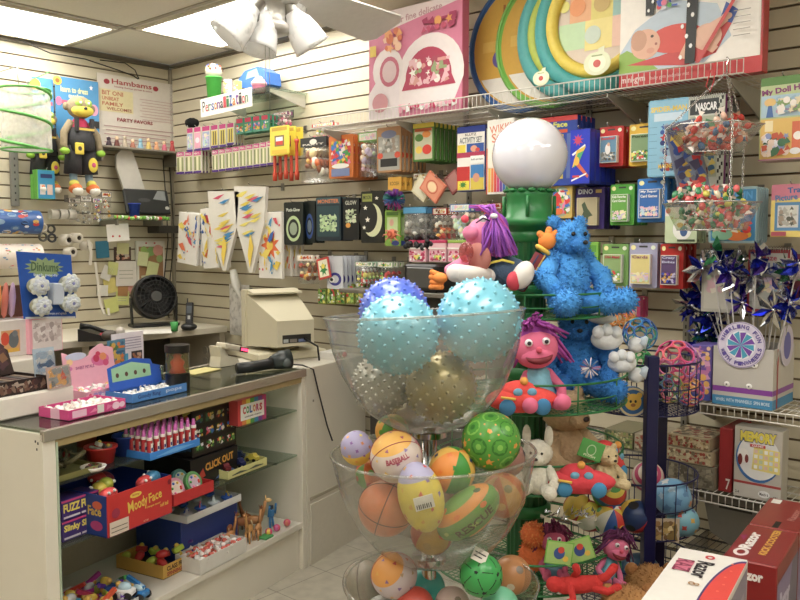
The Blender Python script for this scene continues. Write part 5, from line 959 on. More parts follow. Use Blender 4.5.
# cards standing at the end of back counter
for i, (x0, x1, y0, y1, d_, c, art, nm, lab) in enumerate([(74, 92, 337, 362, .62, '5088a8', [('busy', .05, .05, .95, .95, 74, ['e08030', '588048', '386890', 'd8b040'], 14, .16)], 'toy_card', 'blue card with an orange and green toy behind the pink display'),
    (95, 127, 331, 364, .55, 'e8e0e8', [('r', .06, .03, .5, .36, '48a8d0'), ('r', .6, .05, .95, .4, '383038'), ('busy', .62, .08, .93, .36, 75, ['a86848', 'c8a088', '583838'], 8)]+[('r', .1, .82-.08*j, .9, .84-.08*j, '9888a8') for j in range(5)], 'shop_notice', 'lilac white printed notice standing behind the pink display')]):
    A = cs(x0, (y0+y1)/2, 1, d_); B = cs(x1, (y0+y1)/2, 1, d_); zt_ = cs((x0+x1)/2, y0, 1, d_).z; m = MB(); hh = zt_-CZ-.002; m.box(0, 0, 0, B.x-A.x, .003, hh, M(c, .45)); k = MB(); a = Art(m, 0, hh*.35, B.x-A.x, hh*.65); a.run(art)
    m.box((B.x-A.x)*.3, .003, 0, (B.x-A.x)*.7, .08, .006, FILM)
    m2 = m.build(nm, None, CF(A.x, d_ if d_ < .5 else .4+.04*i, CZ+.001)); 
    m2.location = CSM @ Vector((A.x, .42+.03*i, CZ+.001)); top(m2, lab, 'notice' if i else 'toy card')
p = cpx(70, 340, z=1.07); m = MB(); q = random.Random(8)
for i in range(14): m.sph((q.uniform(-.05, .05), q.uniform(-.03, .03), .012+q.uniform(0, .02)), (.02, .018, .014), M(q.choice(['288848', '48a838', '207040', 'c8d0c0']), .35), 8, 6)
top(m.build('ribbon_bow', None, CF(.55, 1.12, BCZ)), 'green ribbon bow lying beside the pink box', 'bow')
# lava style jar
p = cpx(178, 390, z=CZ); t1 = E('sweet_jar', CF(p.x, p.y, CZ+.001) @ Matrix.Scale(1.35, 4), 'glass jar with black lid and base holding a red figure', 'jar')
m = MB(); m.cyl((0, 0, 0), .036, .052, M('141414', .3), 24); m.build('jar_base', t1)
m = MB(); m.lathe([(.035, .052), (.035, .115)], GLASS, 24); m.build('glass_body', t1)
m = MB(); m.lathe([(1e-4, .053), (.026, .053), (.017, .07), (.022, .085), (.01, .098), (.015, .106), (1e-4, .114)], M('ff3c20', .3), 16); m.lathe([(.033, .0525), (.033, .114)], clear('amber_liquid', 'fff0c8', .14, .1, .02, 'f0dca0'), 20); m.build('red_figure', t1)
m = MB(); m.cyl((0, 0, .115), .037, .022, M('181818', .3), 24); m.build('jar_lid', t1)
p = cpx(156, 388, z=CZ); t1 = E('drinking_glass', CF(p.x, min(p.y, .42), CZ+.001), 'clear glass with pink sweets behind the black based jar', 'glass'); m = MB(); m.lathe([(1e-4, 0), (.03, 0), (.034, .09), (.032, .09), (.028, .004), (1e-4, .004)], GLASS, 20); m.build('glass_body', t1)
m = MB(); [m.sph((.012*math.cos(i*2.1), .012*math.sin(i*2.1), .015+.007*i), .009, M(['d04878', '7858a0'][i % 2], .4), 8, 6) for i in range(5)]; m.build('sweets', t1)
m = MB(); m.box(-.08, -.05, 0, .1, .05, .004, 'd8cc80'); p = cpx(200, 372, z=CZ); top(m.build('yellow_pad', None, CF(p.x, .38, CZ+.001)), 'pale yellow paper pad on the glass top near the scanner', 'note pad')
# price display and scanner
p = cpx(228, 362, z=CZ); t1 = E('barcode_scanner_stand', CF(1.34, .4, CZ+.001, -5), 'cream countertop scanner on an angled foot with glowing red window', 'scanner')
m = MB(); m.prism([(-.07, 0), (.07, 0), (.05, .03), (-.01, .05), (-.05, .1), (-.07, .1), (-.06, .05)], -.03, .04, M('cfc8b0', .45)); m.build('foot', t1)
m = MB(); m.T = TR(.02, -.02, .085) @ R3(0, 14, 0); m.box(-.075, -.035, -.012, .075, .035, .016, M('d4ccb6', .45), .005); m.box(.02, -.042, -.014, .078, -.034, .012, M('381018', .3), .003); b = m.build('scanner_head', t1)
m = MB(); m.T = TR(.02, -.02, .085) @ R3(0, 14, 0); m.box(.026, -.0445, -.007, .072, -.042, .006, M('ff2860', .4, 0, 0, 40, 0, 0, 2.2)); a = Art(m, .028, -.005, .042, .009, -.0445); m.build('red_window', b)
# hand scanner (black) on top near corner
p = cpx(278, 366, z=CZ); t1 = E('handheld_scanner', CF(LC-.13, .1, CZ+.001, -24) @ Matrix.Scale(1.25, 4), 'black handheld scanner lying at the front edge of the glass top', 'scanner')
m = MB(); m.tube([(-.14, 0, .022), (-.08, 0, .022), (-.02, 0, .026), (.01, 0, .03)], [.02, .021, .02, .024], M('1c1e1e', .4), 12); m.build('handle', t1)
m = MB(); m.tube([(.0, 0, .03), (.04, 0, .036), (.075, -.005, .04)], [.024, .036, .038], M('303838', .35), 16); m.sph((.05, -.03, .03), (.02, .012, .02), M('586060', .3), 12, 8); m.build('scanner_head', t1)
m = MB(); P = [CSM @ Vector(v) for v in ((LC-.03, .07, CZ+.02), (LC+.02, .03, CZ+.012), (LC+.05, -.012, CZ-.01), (LC+.08, -.02, CZ-.12), (LC+.14, -.03, CZ-.3), (LC+.17, -.04, CZ-.38))]; m.tube(P, .004, '28282a', 6); top(m.build('scanner_cord', None), 'black cord drooping over the cream cabinet front', 'cord')
# register monitor on cabinet
t1 = E('register_monitor', CF(LC+.26, .34, CZ+.001, -28) @ Matrix.Scale(.93, 4), 'beige tube monitor seen from behind on the register', 'monitor')
BG_ = M('cdc5a8', .5, 0, .03, 10)
m = MB(); m.box(-.2, -.14, 0, .22, .16, .045, BG_, .006); m.box(-.05, -.05, .045, .1, .08, .06, BG_, .004); m.build('monitor_base', t1, None)
def hexa(m, a, b, mat):    # two quads (x0,x1,z0,z1) at y=a and y=b
    (x0, x1, z0, z1, y0), (u0, u1, w0, w1, y1) = a, b
    vs = [(x0, y0, z0), (x1, y0, z0), (x1, y0, z1), (x0, y0, z1), (u0, y1, w0), (u1, y1, w0), (u1, y1, w1), (u0, y1, w1)]
    m.add(vs, [(0, 1, 2, 3), (7, 6, 5, 4), (0, 4, 5, 1), (1, 5, 6, 2), (2, 6, 7, 3), (3, 7, 4, 0)], mat)
m = MB(); m.T = TR(0, 0, .062) @ R3(0, 0, 0)
hexa(m, (-.11, .11, .02, .16, -.2), (-.155, .155, .0, .29, .1), BG_); hexa(m, (-.165, .165, -.002, .315, .1), (-.165, .165, -.002, .315, .15), BG_); hexa(m, (-.15, .15, .29, .3, .02), (-.15, .15, .29, .315, .1), BG_)
hd = m.build('tube_housing', t1)
m = MB(); m.box(-.08, -.202, .1, .09, -.198, .145, M('2c2a26', .5)); a = Art(m, -.08, .1, .17, .045, -.202); a.r(.03, .1, .2, .5, 'a8b0b0'); a.r(.25, .1, .5, .5, '807870'); a.r(.55, .1, .8, .45, '6878a0'); m.build('socket_panel', hd)
m = MB(); m.tube([(.05, -.2, .12), (.1, -.26, .08), (.12, -.24, .0), (.11, -.2, -.05)], .006, '1c1c1c'); m.build('cable', hd)
p = cpx(322, 352, z=CZ); m = MB(); m.box(0, 0, 0, .12, .1, .035, M('d8d4cc', .5), .002); a = Art(m, 0, 0, .12, .035); a.busy(.05, .1, .95, .9, 77, ['f0f0f0', 'c83030', '303030', 'e8e8e8'], 16, .1); m.sph((.08, -.012, .018), (.018, .01, .014), M('d02828', .4), 10, 8); top(m.build('sticker_box', None, CF(LC+.3, .03, CZ+.001)), 'small white box with a red flower beside the scanner', 'box')
m = MB(); pouch(m, .2, .32, .06, clear('white_bag_film', 'f0f0f0', .95, .3, .03, 'f0eeea'), 4); t1 = m.build('plastic_bag', None, FR((.86, -.12, 1.035)) @ R3(0, -4, 0)); p = oz(240, 345, 1.03)
m2 = bpy.data.objects['plastic_bag']; m2.matrix_basis = FR(wr(236, 336, .1)) ; m2.location.z = wr(236, 336, .1).z; top(m2, 'crumpled white plastic bag hanging on the wall left of the monitor', 'plastic bag')
ribbon2 = MB(); P = [wr(233, 270, .12), wr(236, 285, .12), wr(242, 300, .13)]; ribbon2.tube(P, [.02, .03, .006], M('dcdad2', .4), 8); top(ribbon2.build('plastic_wrap', None), 'twisted white plastic wrap hanging above the plastic bag', 'plastic wrap')
hook(wr(236, 292, .12), .12, 'chrome peg hook over the crumpled plastic bag')
# far CRT behind the bowl
# ================================================================== INSIDE THE SHOWCASE
def ctray(nm, lab, px0, px1, py, y, z, dpt, hf, c, **k):
    A = cs(px0, py, 1, y); B = cs(px1, py, 1, y); w = B.x-A.x
    o = tray(nm, lab, A.x, y, z, w, dpt, hf, c, **k); return o, A.x, w
# --- top shelf
def toyheap(lab, grp, x0, y0, z, w, d, pal, n, seed, r=.018):
    q = random.Random(seed); P = []
    for i in range(n):
        m = MB(); c = M(PAL[pal][i % 6] if isinstance(pal, str) else pal[i % len(pal)], .35); k = i % 3
        if k == 0: m.sph((0, 0, 0), (r*1.2, r*.8, r*.7), c, 10, 7)
        elif k == 1: m.box(-r, -r*.6, -r*.5, r, r*.6, r*.5, c, r*.15); m.sph((0, 0, r*.6), r*.5, M('f0d040', .35), 8, 6)
        else: m.ring((0, 0, 0), r*.8, r*.35, c, 14, 6)
        P.append(m)
    nx = max(1, int(w/(r*2.6))); ny = max(1, int(d/(r*2.4)))
    for i in range(n):
        gx, gy = i % nx, (i//nx) % ny; l = i//(nx*ny)
        o = P[i].build('small_toy', None, CF(x0+(gx+.5+q.uniform(-.15, .15))*w/nx, y0+(gy+.5+q.uniform(-.15, .15))*d/ny, z+r*.9+l*r*1.5) @ R3(q.uniform(-25, 25), q.uniform(-25, 25), q.uniform(0, 360)))
        top(o, lab, 'toy', grp)
# rubber snakes heap
x0 = cs(66, 478, 1, .06).x
m = MB(); m.T = Matrix.Identity(4); q = random.Random(11)
tray('low_tray', 'low khaki tray of dark rubber creatures on the top glass shelf', .05, .04, ZT, .2, .2, .02, '7c7840')
for i in range(9):
    m = MB(); pts = []; cx, cy = .08+.13*q.random(), .08+.12*q.random(); a = q.uniform(0, 6)
    for k in range(14): pts.append((.035*math.cos(a+k*.45)*(1-k*.03), .03*math.sin(a+k*.45), .012*math.sin(k*.7+i)+.01+.002*k))
    m.tube(pts, [.006+.002*math.sin(k*.3) for k in range(14)], M(['383c28', '504830', '2c2c24', '706848', '8c9048'][i % 5], .4), 7)
    m.sph(pts[-1], (.009, .007, .006), M(['383c28', '504830', '2c2c24', '706848', '8c9048'][i % 5], .4), 8, 6)
    top(m.build('rubber_snake', None, CF(cx, cy, ZT+.008+.009*(i % 4))), 'coiled dark rubber creature in the khaki tray', 'toy animal', 'rubber creatures in the khaki tray')
for i in range(3):
    m = MB(); m.sph((0, 0, 0), (.014, .012, .016), M('a83028', .4), 10, 8); m.sph((0, 0, .016), .006, '502018', 6, 5)
    top(m.build('red_toy', None, CF(.1+.05*i, .2-.02*i, ZT+.05)), 'dull red small toy resting on the dark rubber creatures', 'toy', 'dull red toys on the rubber creatures')
def ctub(nm, lab, px, py, y, r, h, c, z=ZT, rim=None):
    p = cs(px, py, 1, y); t = E(nm, CF(p.x, y, z), lab, 'tub'); m = MB(); bucket(m, r*.82, h, c, r); m.build('tub_body', t)
    if rim: m = MB(); m.ring((0, 0, h), r, .004, M(rim, .4), 24); m.build('rim', t)
    return p.x
X = ctub('toy_tub', 'red plastic tub with a pack of trinkets on the top shelf', 101, 460, .12, .055, .06, 'd82c28')
toyheap('silvery trinket in the red tub', 'trinkets in the red tub', X-.04, .08, ZT+.04, .08, .08, 'grey', 5, 1, .014)
X = ctub('toy_tub', 'blue plastic tub heaped with green toys on the top shelf', 127, 462, .12, .05, .075, '2848a0')
toyheap('green trinket in the blue tub', 'green trinkets in the blue tub', X-.035, .085, ZT+.055, .07, .07, ['38a848', '288838', '60c060'], 5, 2, .016)
ctub('candy_jar', 'orange jar at the back of the top shelf', 87, 448, .36, .045, .1, 'd85c28'); ctub('candy_jar', 'dull yellow jar at the back of the top shelf', 103, 445, .38, .045, .1, 'a08c38')
p = cs(141, 458, 1, .1); m = MB(); m.lathe([(1e-4, 0), (.035, 0), (.04, .012), (.03, .03), (1e-4, .034)], M('b8c050', .35), 24); m.lathe([(.02, .034), (.03, .0305), (.03, .032), (.02, .0355)], M('e8e8b0', .35), 24); top(m.build('spinning_disc', None, CF(p.x, .09, ZT)), 'yellow green stacked disc beside the blue tub', 'toy')
p = cs(104, 480, 1, .02); t = E('oval_dish', CF(p.x-.01, .06, ZT), 'white rimmed oval dish of small red things at the shelf front', 'dish'); m = MB(); m.lathe([(1e-4, 0), (.035, 0), (.045, .014), (.042, .015), (.033, .003), (1e-4, .003)], M('e8e4dc', .4), 24); m.build('dish_body', t)
m = MB(); [m.sph((.02*math.cos(i*1.3), .02*math.sin(i*1.3), .01), .009, M(['802830', '504040', 'b06050'][i % 3], .4), 7, 5) for i in range(8)]; m.build('small_pieces', t)
# blue tray of red and white lollipops
o, X0, W0 = ctray('lollipop_tray', 'bright blue tray of upright red and white candy tubes', 150, 200, 450, -.03, ZT+.0, .16, .028, '3088e0', hb=.028, art=[('poly', [(.1, .3), (.5, .2), (.9, .5), (.5, .8)], '68b0f0')])
def lip():
    m = MB(); m.cyl((0, 0, 0), .0075, .05, M('b82830', .3), 10); m.cyl((0, 0, .05), .0078, .008, 'e8e0d8', 10); m.cyl((0, 0, .058), .006, .018, M('c860b0', .35), 10, .004); a = Art(m, -.004, .012, .008, .03, -.0078); a.r(0, 0, 1, 1, 'f0e8e0'); a.r(.1, .3, .9, .6, '38387c'); return m.build('candy_tube', None)
L0 = lip(); k = 0
for i in range(8):
    for j in range(5):
        Mx = CF(X0+.016+i*(W0-.032)/7, -.013+.03*j, ZT+.004) @ Matrix.Scale(1.35, 4)
        if k == 0: L0.matrix_basis = Mx; top(L0, 'red candy tube with a violet cap standing in the blue tray', 'candy', 'candy tubes in the blue tray')
        else: dup(L0, Mx, 'red candy tube with a violet cap standing in the blue tray', 'candy tubes in the blue tray')
        k += 1
# dark patterned card box
A = cs(192, 420, 1, .1); B = cs(236, 410, 1, .1); zq = ZM+.123
m = MB(); m.box(0, 0, 0, B.x-A.x, .22, .225, M('28201c', .4), .002); a = Art(m, 0, 0, B.x-A.x, .225)
for j, (v, p_) in enumerate(((.08, 'greens'), (.34, 'party'), (.6, 'dark'))):
    for i in range(4): a.k = 1; a.r(.03+.24*i, v, .25+.24*i, v+.2, ['303c24', '382420', '2c2c30'][(i+j) % 3]); a.busy(.05+.24*i, v+.02, .23+.24*i, v+.18, 90+i*3+j, p_, 6, .2)
a.r(.02, .86, .98, .97, '584c28'); a.t('STICKERS', .1, .88, .5, .95, 'd8c060'); a.t('TATTOOS', .55, .88, .9, .95, 'd85838')
a = Art(m, 0, 0, B.x-A.x, .22, .225, 't'); a.busy(.02, .02, .98, .98, 99, 'spots', 60, .03); a2 = Art(m, 0, 0, .22, .225, 0, 'l'); a2.busy(.03, .05, .97, .95, 98, 'dark', 22, .1)
top(m.build('sticker_display_box', None, CF(A.x, .1, zq)), 'tall black box printed with rows of coloured stickers on the orange lettered box', 'display box')
m = MB(); A2 = cs(150, 430, 1, .2); m.box(0, 0, 0, .2, .2, .12, M('241c1a', .45), .002); a = Art(m, 0, 0, .2, .2, .12, 't'); a.busy(.02, .02, .98, .98, 97, 'spots', 60, .03); a = Art(m, 0, 0, .2, .12); a.busy(.02, .3, .98, .95, 96, 'gold', 24, .03)
top(m.build('charm_display_box', None, CF(.48, .2, ZT)), 'long black box of tiny gold and cream charms under the glass top', 'display box')
pb = [('e8b838', 'yellow'), ('3878a0', 'blue'), ('4890c0', 'sky blue'), ('8858a0', 'violet'), ('c8c8b8', 'cream'), ('a8885c', 'tan'), ('905838', 'brown')]
for i, (c, nm) in enumerate(pb):
    A = cs(222+6.2*i, 400, 1, .13); m = MB(); m.box(0, 0, 0, .021, .12, .13, M(c, .4), .0015); a = Art(m, 0, 0, .021, .13); a.r(.1, .4, .9, .6, 'f0e8d8'); a.r(.2, .7, .8, .8, 'c84838')
    top(m.build('crayon_box', None, CF(max(A.x, 1.005+.022*i), .13, ZT+.0)), nm+' narrow box in the row behind the COLORS box', 'box')
A = cs(237, 424, 1, .05); B = cs(265, 418, 1, .05); w_ = B.x-A.x; t_ = cs(250, 396, 1, .05).z-ZT
m = MB(); m.box(0, 0, 0, w_, .05, t_-.008, M('b83838', .4), .002); a = Art(m, 0, 0, w_, t_-.008)
for i, c in enumerate(['d84040', 'e88838', 'e8d838', '58a848', '3890b8', '8848a0', 'c83878']): a.r(i/7, 0, (i+1)/7, 1, c)
a.r(.08, .18, .92, .82, 'f4f4ec')
for i, ch in enumerate('COLORS'): a.t(ch, .16+.115*i, .42, .26+.115*i, .72, ['d83838', '38a048', '3868b8', 'd88828', 'c83878', 'c83838'][i], 0, .05)
a.t('washable crayons', .2, .26, .8, .35, '505050'); top(m.build('colors_box', None, CF(A.x, .045, ZT)), 'rainbow edged white box reading COLORS', 'box')
# --- middle shelf
A = cs(108, 535, 1, -.05); B = cs(172, 508, 1, -.05); w_ = B.x-A.x; hf = .145; zb = .57
t = E('toy_display_box', CF(A.x, -.05, ZM+.002), 'red and blue open display box heaped with squeezable face toys', 'display box')
m = MB(); e = .004; red = M('cc2424', .4); blu = M('203c88', .4)
m.box(0, 0, 0, w_, .3, .003, blu); m.box(0, 0, 0, w_, e, hf, red); m.box(0, .3-e, 0, w_, .3, hf*1.1, blu); m.box(0, e, 0, e, .3-e, hf, blu); m.box(w_-e, e, 0, w_, .3-e, hf, blu)
a = Art(m, 0, 0, w_, hf); a.t('M', .3, .42, .385, .7, 'e8c838', 5, .01); a.t('oody', .395, .37, .6, .72, 'e8c838', 5, .02); a.t('Face', .62, .5, .83, .74, 'e8c838', 5, .02); a.e(.42, .82, .09, .07, 'e8c838'); a.t('Silly', .36, .79, .48, .85, 'b83028'); a.t('changes mood', .58, .36, .8, .43, 'e8c040'); a.t('soft ball', .8, .28, .93, .38, 'e8c040', 0, .02); a.r(.02, .02, .3, .36, 'd8c8b8'); a.r(.04, .2, .28, .22, '605850'); a.r(.04, .1, .28, .12, '605850'); a.e(.11, .55, .06, .12, 'a02848'); a.t('CE', .52, .07, .6, .11, 'e0c0a0'); a.e(.95, .85, .03, .07, '881c2c')
a = Art(m, 0, 0, .3, hf, 0, 'l'); a.t('Moody Face', .3, .42, .9, .72, 'd8b838', 0, .03); a.e(.82, .25, .1, .12, 'b83878'); a.e(.84, .75, .08, .1, 'd86038'); a.e(.3, .78, .08, .08, '688038'); m.build('carton', t)
mf = [('e84848', 'red', .03, .02), ('b8c030', 'lime', .02, .0), ('902848', 'maroon', .03, .0), ('3880a8', 'blue', .03, .01), ('e0c838', 'yellow', .02, 0), ('d83030', 'scarlet', 0, 0), ('c83838', 'dark red', 0, 0)]
for i, (c, nm, a_, b_) in enumerate(mf):
    x = .05+(w_-.1)*((i*2) % 7)/6; y = .05+.085*(i % 3); m = MB(); mt = M(c, .35)
    m.sph((0, 0, 0), (.036, .03, .026), mt, 16, 10, lambda n: 1-.25*max(0, -n.y)**4); m.sph((-.012, -.024, .012), .006, 'f4f4f0', 8, 6); m.sph((.012, -.024, .012), .006, 'f4f4f0', 8, 6); m.ring((0, -.02, -.004), .014, .004, M('701820', .4), 12, 5, R3(70).to_3x3())
    top(m.build('squeeze_face', None, CF(A.x+x, -.05+y, ZM+hf-.012+.008*(i % 2)) @ R3(20*(i % 3)-10, 25*(i % 2)-10, 60*i)), nm+' squeezable face toy heaped in the red and blue box', 'toy')
for i in range(2):
    for j in range(2):
        A_ = cs(62+j*18, 540-j*8, 1, .05); m = MB(); m.box(0, 0, 0, .085, .09, .07, M('3c2870', .4), .002); a = Art(m, 0, 0, .085, .07); a.t('Slinky' if i == 0 else 'FUZZ', .1, .38, .9, .8, 'e0d048', 0, .04); a.r(.1, .1, .9, .2, 'c8c0d0'); a.r(0, .9, 1, 1, 'c03878'); a2 = Art(m, 0, 0, .09, .07, 0, 'l'); a2.r(.1, .3, .9, .6, '503c88')
        top(m.build('spring_toy_box', None, CF(A_.x+.005, .055, ZM+.001+.072*i)), ['purple box with yellow lettering at the bottom left of the four', 'purple box with yellow lettering at the bottom right, beside the large red box', 'purple box on top of the left purple box', 'purple box on top of the right purple box'][i*2+j], 'toy box')
o, X0, W0 = ctray('compact_tray', 'red tray of round pink and green compacts right of the large red box', 174, 214, 506, -.03, ZM+.012, .2, .045, 'c82428')
for i, (c, c2, nm) in enumerate([('d890a8', 'e0d0c0', 'pink'), ('589858', 'c8b0c0', 'green'), ('d07898', 'f0d8d8', 'rose'), ('489090', 'c8d8c8', 'teal')]):
    m = MB(); m.T = R3(65); m.cyl((0, 0, 0), .043, .016, M(c, .35), 28); m.cyl((0, 0, .016), .03, .003, M(c2, .35), 28); [m.sph((.022*math.cos(k), .022*math.sin(k), .019), .006, M(PAL['party'][k % 6], .4), 6, 5) for k in range(7)]
    top(m.build('round_compact', None, CF(X0+.05+.1*(i % 2), .02+.07*(i//2), ZM+.058)), nm+' round compact toy propped '+('at the front' if i < 2 else 'at the back')+' of the red tray', 'toy')
# black glow box
A = cs(178, 488, 1, .14); m = MB(); m.box(0, 0, 0, .3, .26, .12, M('1c1a1c', .35), .002); a = Art(m, 0, 0, .3, .12); a.t('CLICK OUT', .3, .5, .9, .78, 'e0a030', 5, .04); a.poly([(.5, .05), (.7, .35), (.9, .2), (.95, .05)], '5878b8'); a.poly([(.05, .1), (.3, .3), (.25, .6)], 'b83828'); a.poly([(.6, .1), (.75, .25), (.8, .12)], 'e8e8e8'); a = Art(m, 0, 0, .3, .26, .12, 't'); a.busy(.1, .1, .9, .9, 101, ['702028', '402020', '505050'], 16, .1)
top(m.build('black_toy_box', None, CF(A.x+.02, .09, ZM+.001)), 'black box with slanted orange lettering and a blue streak', 'toy box')
# yellow tray of caps on middle level right (on short shelf)
o, X0, W0 = ctray('cap_tray', 'pale yellow tray of dark small cars near the right end', 228, 267, 472, .04, ZM+.002, .2, .035, 'd8d488', hb=.05, art=[('poly', [(.1, .4), (.3, .6), (.5, .35), (.7, .6), (.9, .4), (.9, .3), (.1, .3)], '505848')])
for i, (c, nm) in enumerate([('702830', 'maroon'), ('283060', 'navy'), ('c8b838', 'yellow'), ('202440', 'dark blue'), ('503838', 'brown'), ('384878', 'slate blue')]):
    m = MB(); m.prism([(-.03, .01), (.03, .01), (.03, .022), (.015, .026), (.006, .038), (-.012, .038), (-.02, .026), (-.03, .024)], -.014, .014, M(c, .3))
    for x in (-.018, .018):
        for y in (-.015, .011): T = m.T; m.T = TR(x, y, .009) @ R3(-90); m.cyl((0, 0, 0), .009, .005, '181818', 12); m.T = T
    top(m.build('toy_car', None, CF(X0+.04+(W0-.08)*(i % 3)/2, .09+.08*(i//3), ZM+.022) @ R3(0, 0, 70+10*i)), nm+' toy car in the pale yellow tray', 'toy car')
# --- hanging white tray with blue tops (on deck riser box)
A = cs(176, 560, 1, .12); m = MB(); m.box(0, 0, 0, .36, .26, .2, M('2848a0', .4), .003); a = Art(m, 0, 0, .36, .2); a.r(.02, .05, .98, .2, '3858b8')
o = top(m.build('blue_carton', None, CF(.74, .14, ZD+.001)), 'plain blue carton behind the mint tray on the deck', 'box')
tray('spinning_top_tray', 'white tray of blue and white spinning tops on the blue carton', .69, .06, ZD+.205, .34, .2, .03, 'd8d8d8'); 
for i in range(8):
    m = MB(); m.lathe([(1e-4, -.012), (.008, -.01), (.026, .004), (.024, .01), (.008, .012), (.006, .024), (1e-4, .026)], M(['c8ccd8', '3060c0'][i % 2], .3), 16); m.prism([(-.024, 0), (.024, 0), (0, .035)], -.002, .002, M(['3060c0', 'c03848', 'e8e8f0', 'd8b838'][i % 4], .3))
    top(m.build('toy_spinner', None, CF(.73+.083*(i % 4), .1+.1*(i//4), ZD+.225) @ R3(0, 0, 30*i)), 'small spinning top in the white tray, in blue, white or red', 'spinning top', 'spinning tops in the white tray')
# --- deck
A = cs(60, 600, 1, .05)
o, X0, W0 = ctray('toy_tray', 'white tray of wind-up vehicles at the near end of the deck', 62, 125, 590, .0, ZD+.001, .28, .04, 'd8dce0', hb=.05)
vc = [('e8a828', 'yellow'), ('3878b8', 'blue'), ('d83828', 'red'), ('f0f0f0', 'white'), ('7838a0', 'violet'), ('38a0b8', 'teal'), ('e8b840', 'amber'), ('2858a8', 'navy'), ('e05838', 'orange'), ('b8c8d0', 'pale grey')]
def vehicle(c, i):
    m = MB(); m.T = Matrix.Scale(1.45, 4); m.box(-.028, -.016, .008, .028, .016, .026, M(c, .3), .004); m.sph((-.004, 0, .03), (.018, .013, .012), M(['b8d8e8', 'f0d040', 'c8c8c8'][i % 3], .2), 10, 7); m.sph((.012, 0, .036), .008, M('e8b848', .4), 8, 6)
    for x in (-.018, .018):
        for y in (-.019, .014): T = m.T; m.T = T @ TR(x, y, .01) @ R3(-90); m.cyl((0, 0, 0), .011, .006, ['282828', 'c8d838', '3060b0'][i % 3], 12); m.T = T
    return m
for i, (c, nm) in enumerate(vc):
    top(vehicle(c, i).build('wind_up_vehicle', None, CF(X0+.05+.085*(i % 4), .05+.085*(i//4), ZD+.008+.03*(i % 2)) @ R3(0, 0, 37*i)), nm+' wind-up vehicle in the white tray at the near end', 'toy vehicle')
o, X0, W0 = ctray('toy_tray', 'white tray of bright building vehicles, second on the deck', 122, 140, 570, .02, ZD+.001, .26, .03, 'dce0e4')
for i, (c, nm) in enumerate([('e85828', 'orange'), ('6838a8', 'purple'), ('2880c8', 'blue'), ('b82858', 'crimson'), ('7840b8', 'lilac'), ('38a848', 'green'), ('d83828', 'red'), ('c038a0', 'magenta')]):
    m = vehicle(c, i+1); m.bar((-.02, 0, .03), (.03, 0, .055), .01, .01, M(c, .3)); top(m.build('building_vehicle', None, CF(X0-.05+.075*(i % 3), .05+.085*(i//3), ZD+.008) @ R3(0, 0, 50*i)), nm+' building vehicle with a raised arm, second deck tray', 'toy vehicle')
# yellow box
A = cs(165, 572, 1, .1); B = cs(207, 552, 1, .1)
o = tray('toy_tray', 'yellow tray with dark lettering holding toy tops and cups', A.x-.01, .1, ZD+.001, B.x-A.x+.01, .26, .055, 'd8a838', inn='383020', art=[('t', 'CLASS FRISK', .08, .5, .55, .85, '402818', 0, .04), ('t', 'SPINNING TOPS', .08, .12, .6, .42, 'a83028', 0, .04), ('star', .72, .5, .06, .25, '384888'), ('star', .9, .5, .06, .3, 'c04030')])
toyheap('bright toy cup, ring or block in the yellow tray', 'toys in the yellow tray', A.x, .12, ZD+.022, B.x-A.x-.01, .26, ['d83030', 'b8d830', '5838a0', 'c8e040', 'e04040', '3858b0'], 15, 5, .023)
# mint tray
A = cs(206, 558, 1, -.03); B = cs(269, 526, 1, -.03); A = Vector((A.x, 0, 0))
tray('mint_tray', 'white carton of red and white wrapped mints at the front of the deck', A.x, .0, ZD+.001, .29, .135, .062, 'dcd8d0')
scatter(wrapped('e06858', 'f0e0d8', .013), 'wrapped_mint', 'red and white mint twisted in clear wrap in the white carton', 'candy', 'mints in the white carton', A.x+.01, .01, ZD+.022, .27, .115, 8, 4, 2, .02, seed=9)
# giraffes and robot
def animal(c, c2, s, i):
    m = MB(); mt = M(c, .5, 0, .3, 60); 
    m.sph((0, 0, .055*s), (.03*s, .014*s, .016*s), mt, 12, 8)
    for x in (-.02, .018):
        for y in (-.008, .008): m.tube([(x*s, y*s, .05*s), (x*s, y*s, .0)], [.005*s, .0035*s], mt, 6)
    m.tube([(.022*s, 0, .06*s), (.036*s, 0, .1*s), (.04*s, 0, .125*s)], [.009*s, .006*s, .006*s], mt, 8); m.sph((.05*s, 0, .128*s), (.014*s, .007*s, .008*s), M(c2, .5), 8, 6)
    for y in (-.004, .004): m.tube([(.042*s, y*s, .13*s), (.04*s, y*1.6*s, .145*s)], .0018*s, M(c2), 4)
    m.tube([(-.03*s, 0, .06*s), (-.038*s, 0, .035*s)], .002*s, M(c2), 4)
    return m
an = [(1.0, .1, 'c88848', 'a86838', 1.0, 0), (1.05, .15, 'b87040', 'e0b880', 1.15, 40), (1.08, .06, 'd09850', 'b07840', 1.1, 200), (1.12, .13, 'a86838', 'e8d0a0', 1.3, 120), (1.13, .05, 'c08850', '885028', 1.0, 20), (1.17, .1, 'b88048', 'd8b070', 1.25, 300), (1.2, .17, '985c30', 'c89860', 1.1, 90), (1.09, .23, '503828', '806040', 1.35, 60)]
nms = ['nearest the mint tray', 'second from the mint tray', 'small and golden at the front', 'tall in the middle', 'small with a dark head at the front', 'tall with pale muzzle', 'at the back near the end panel', 'darkest, at the very back']
for i, (x, y, c, c2, s, rz) in enumerate(an): top(animal(c, c2, s, i).build('toy_giraffe', None, CF(x, y, ZD+.001) @ R3(0, 0, rz)), 'brown toy giraffe '+nms[i], 'toy animal')
t = E('toy_robot', CF(1.28, .09, ZD+.001), 'blue jointed toy figure at the far end of the deck', 'toy'); bl = M('3080c0', .3)
m = MB(); m.box(-.014, -.01, .05, .014, .01, .085, bl, .003); m.build('torso', t); m = MB(); m.box(-.009, -.009, .088, .009, .009, .106, M('303848', .4), .002); m.build('head', t)
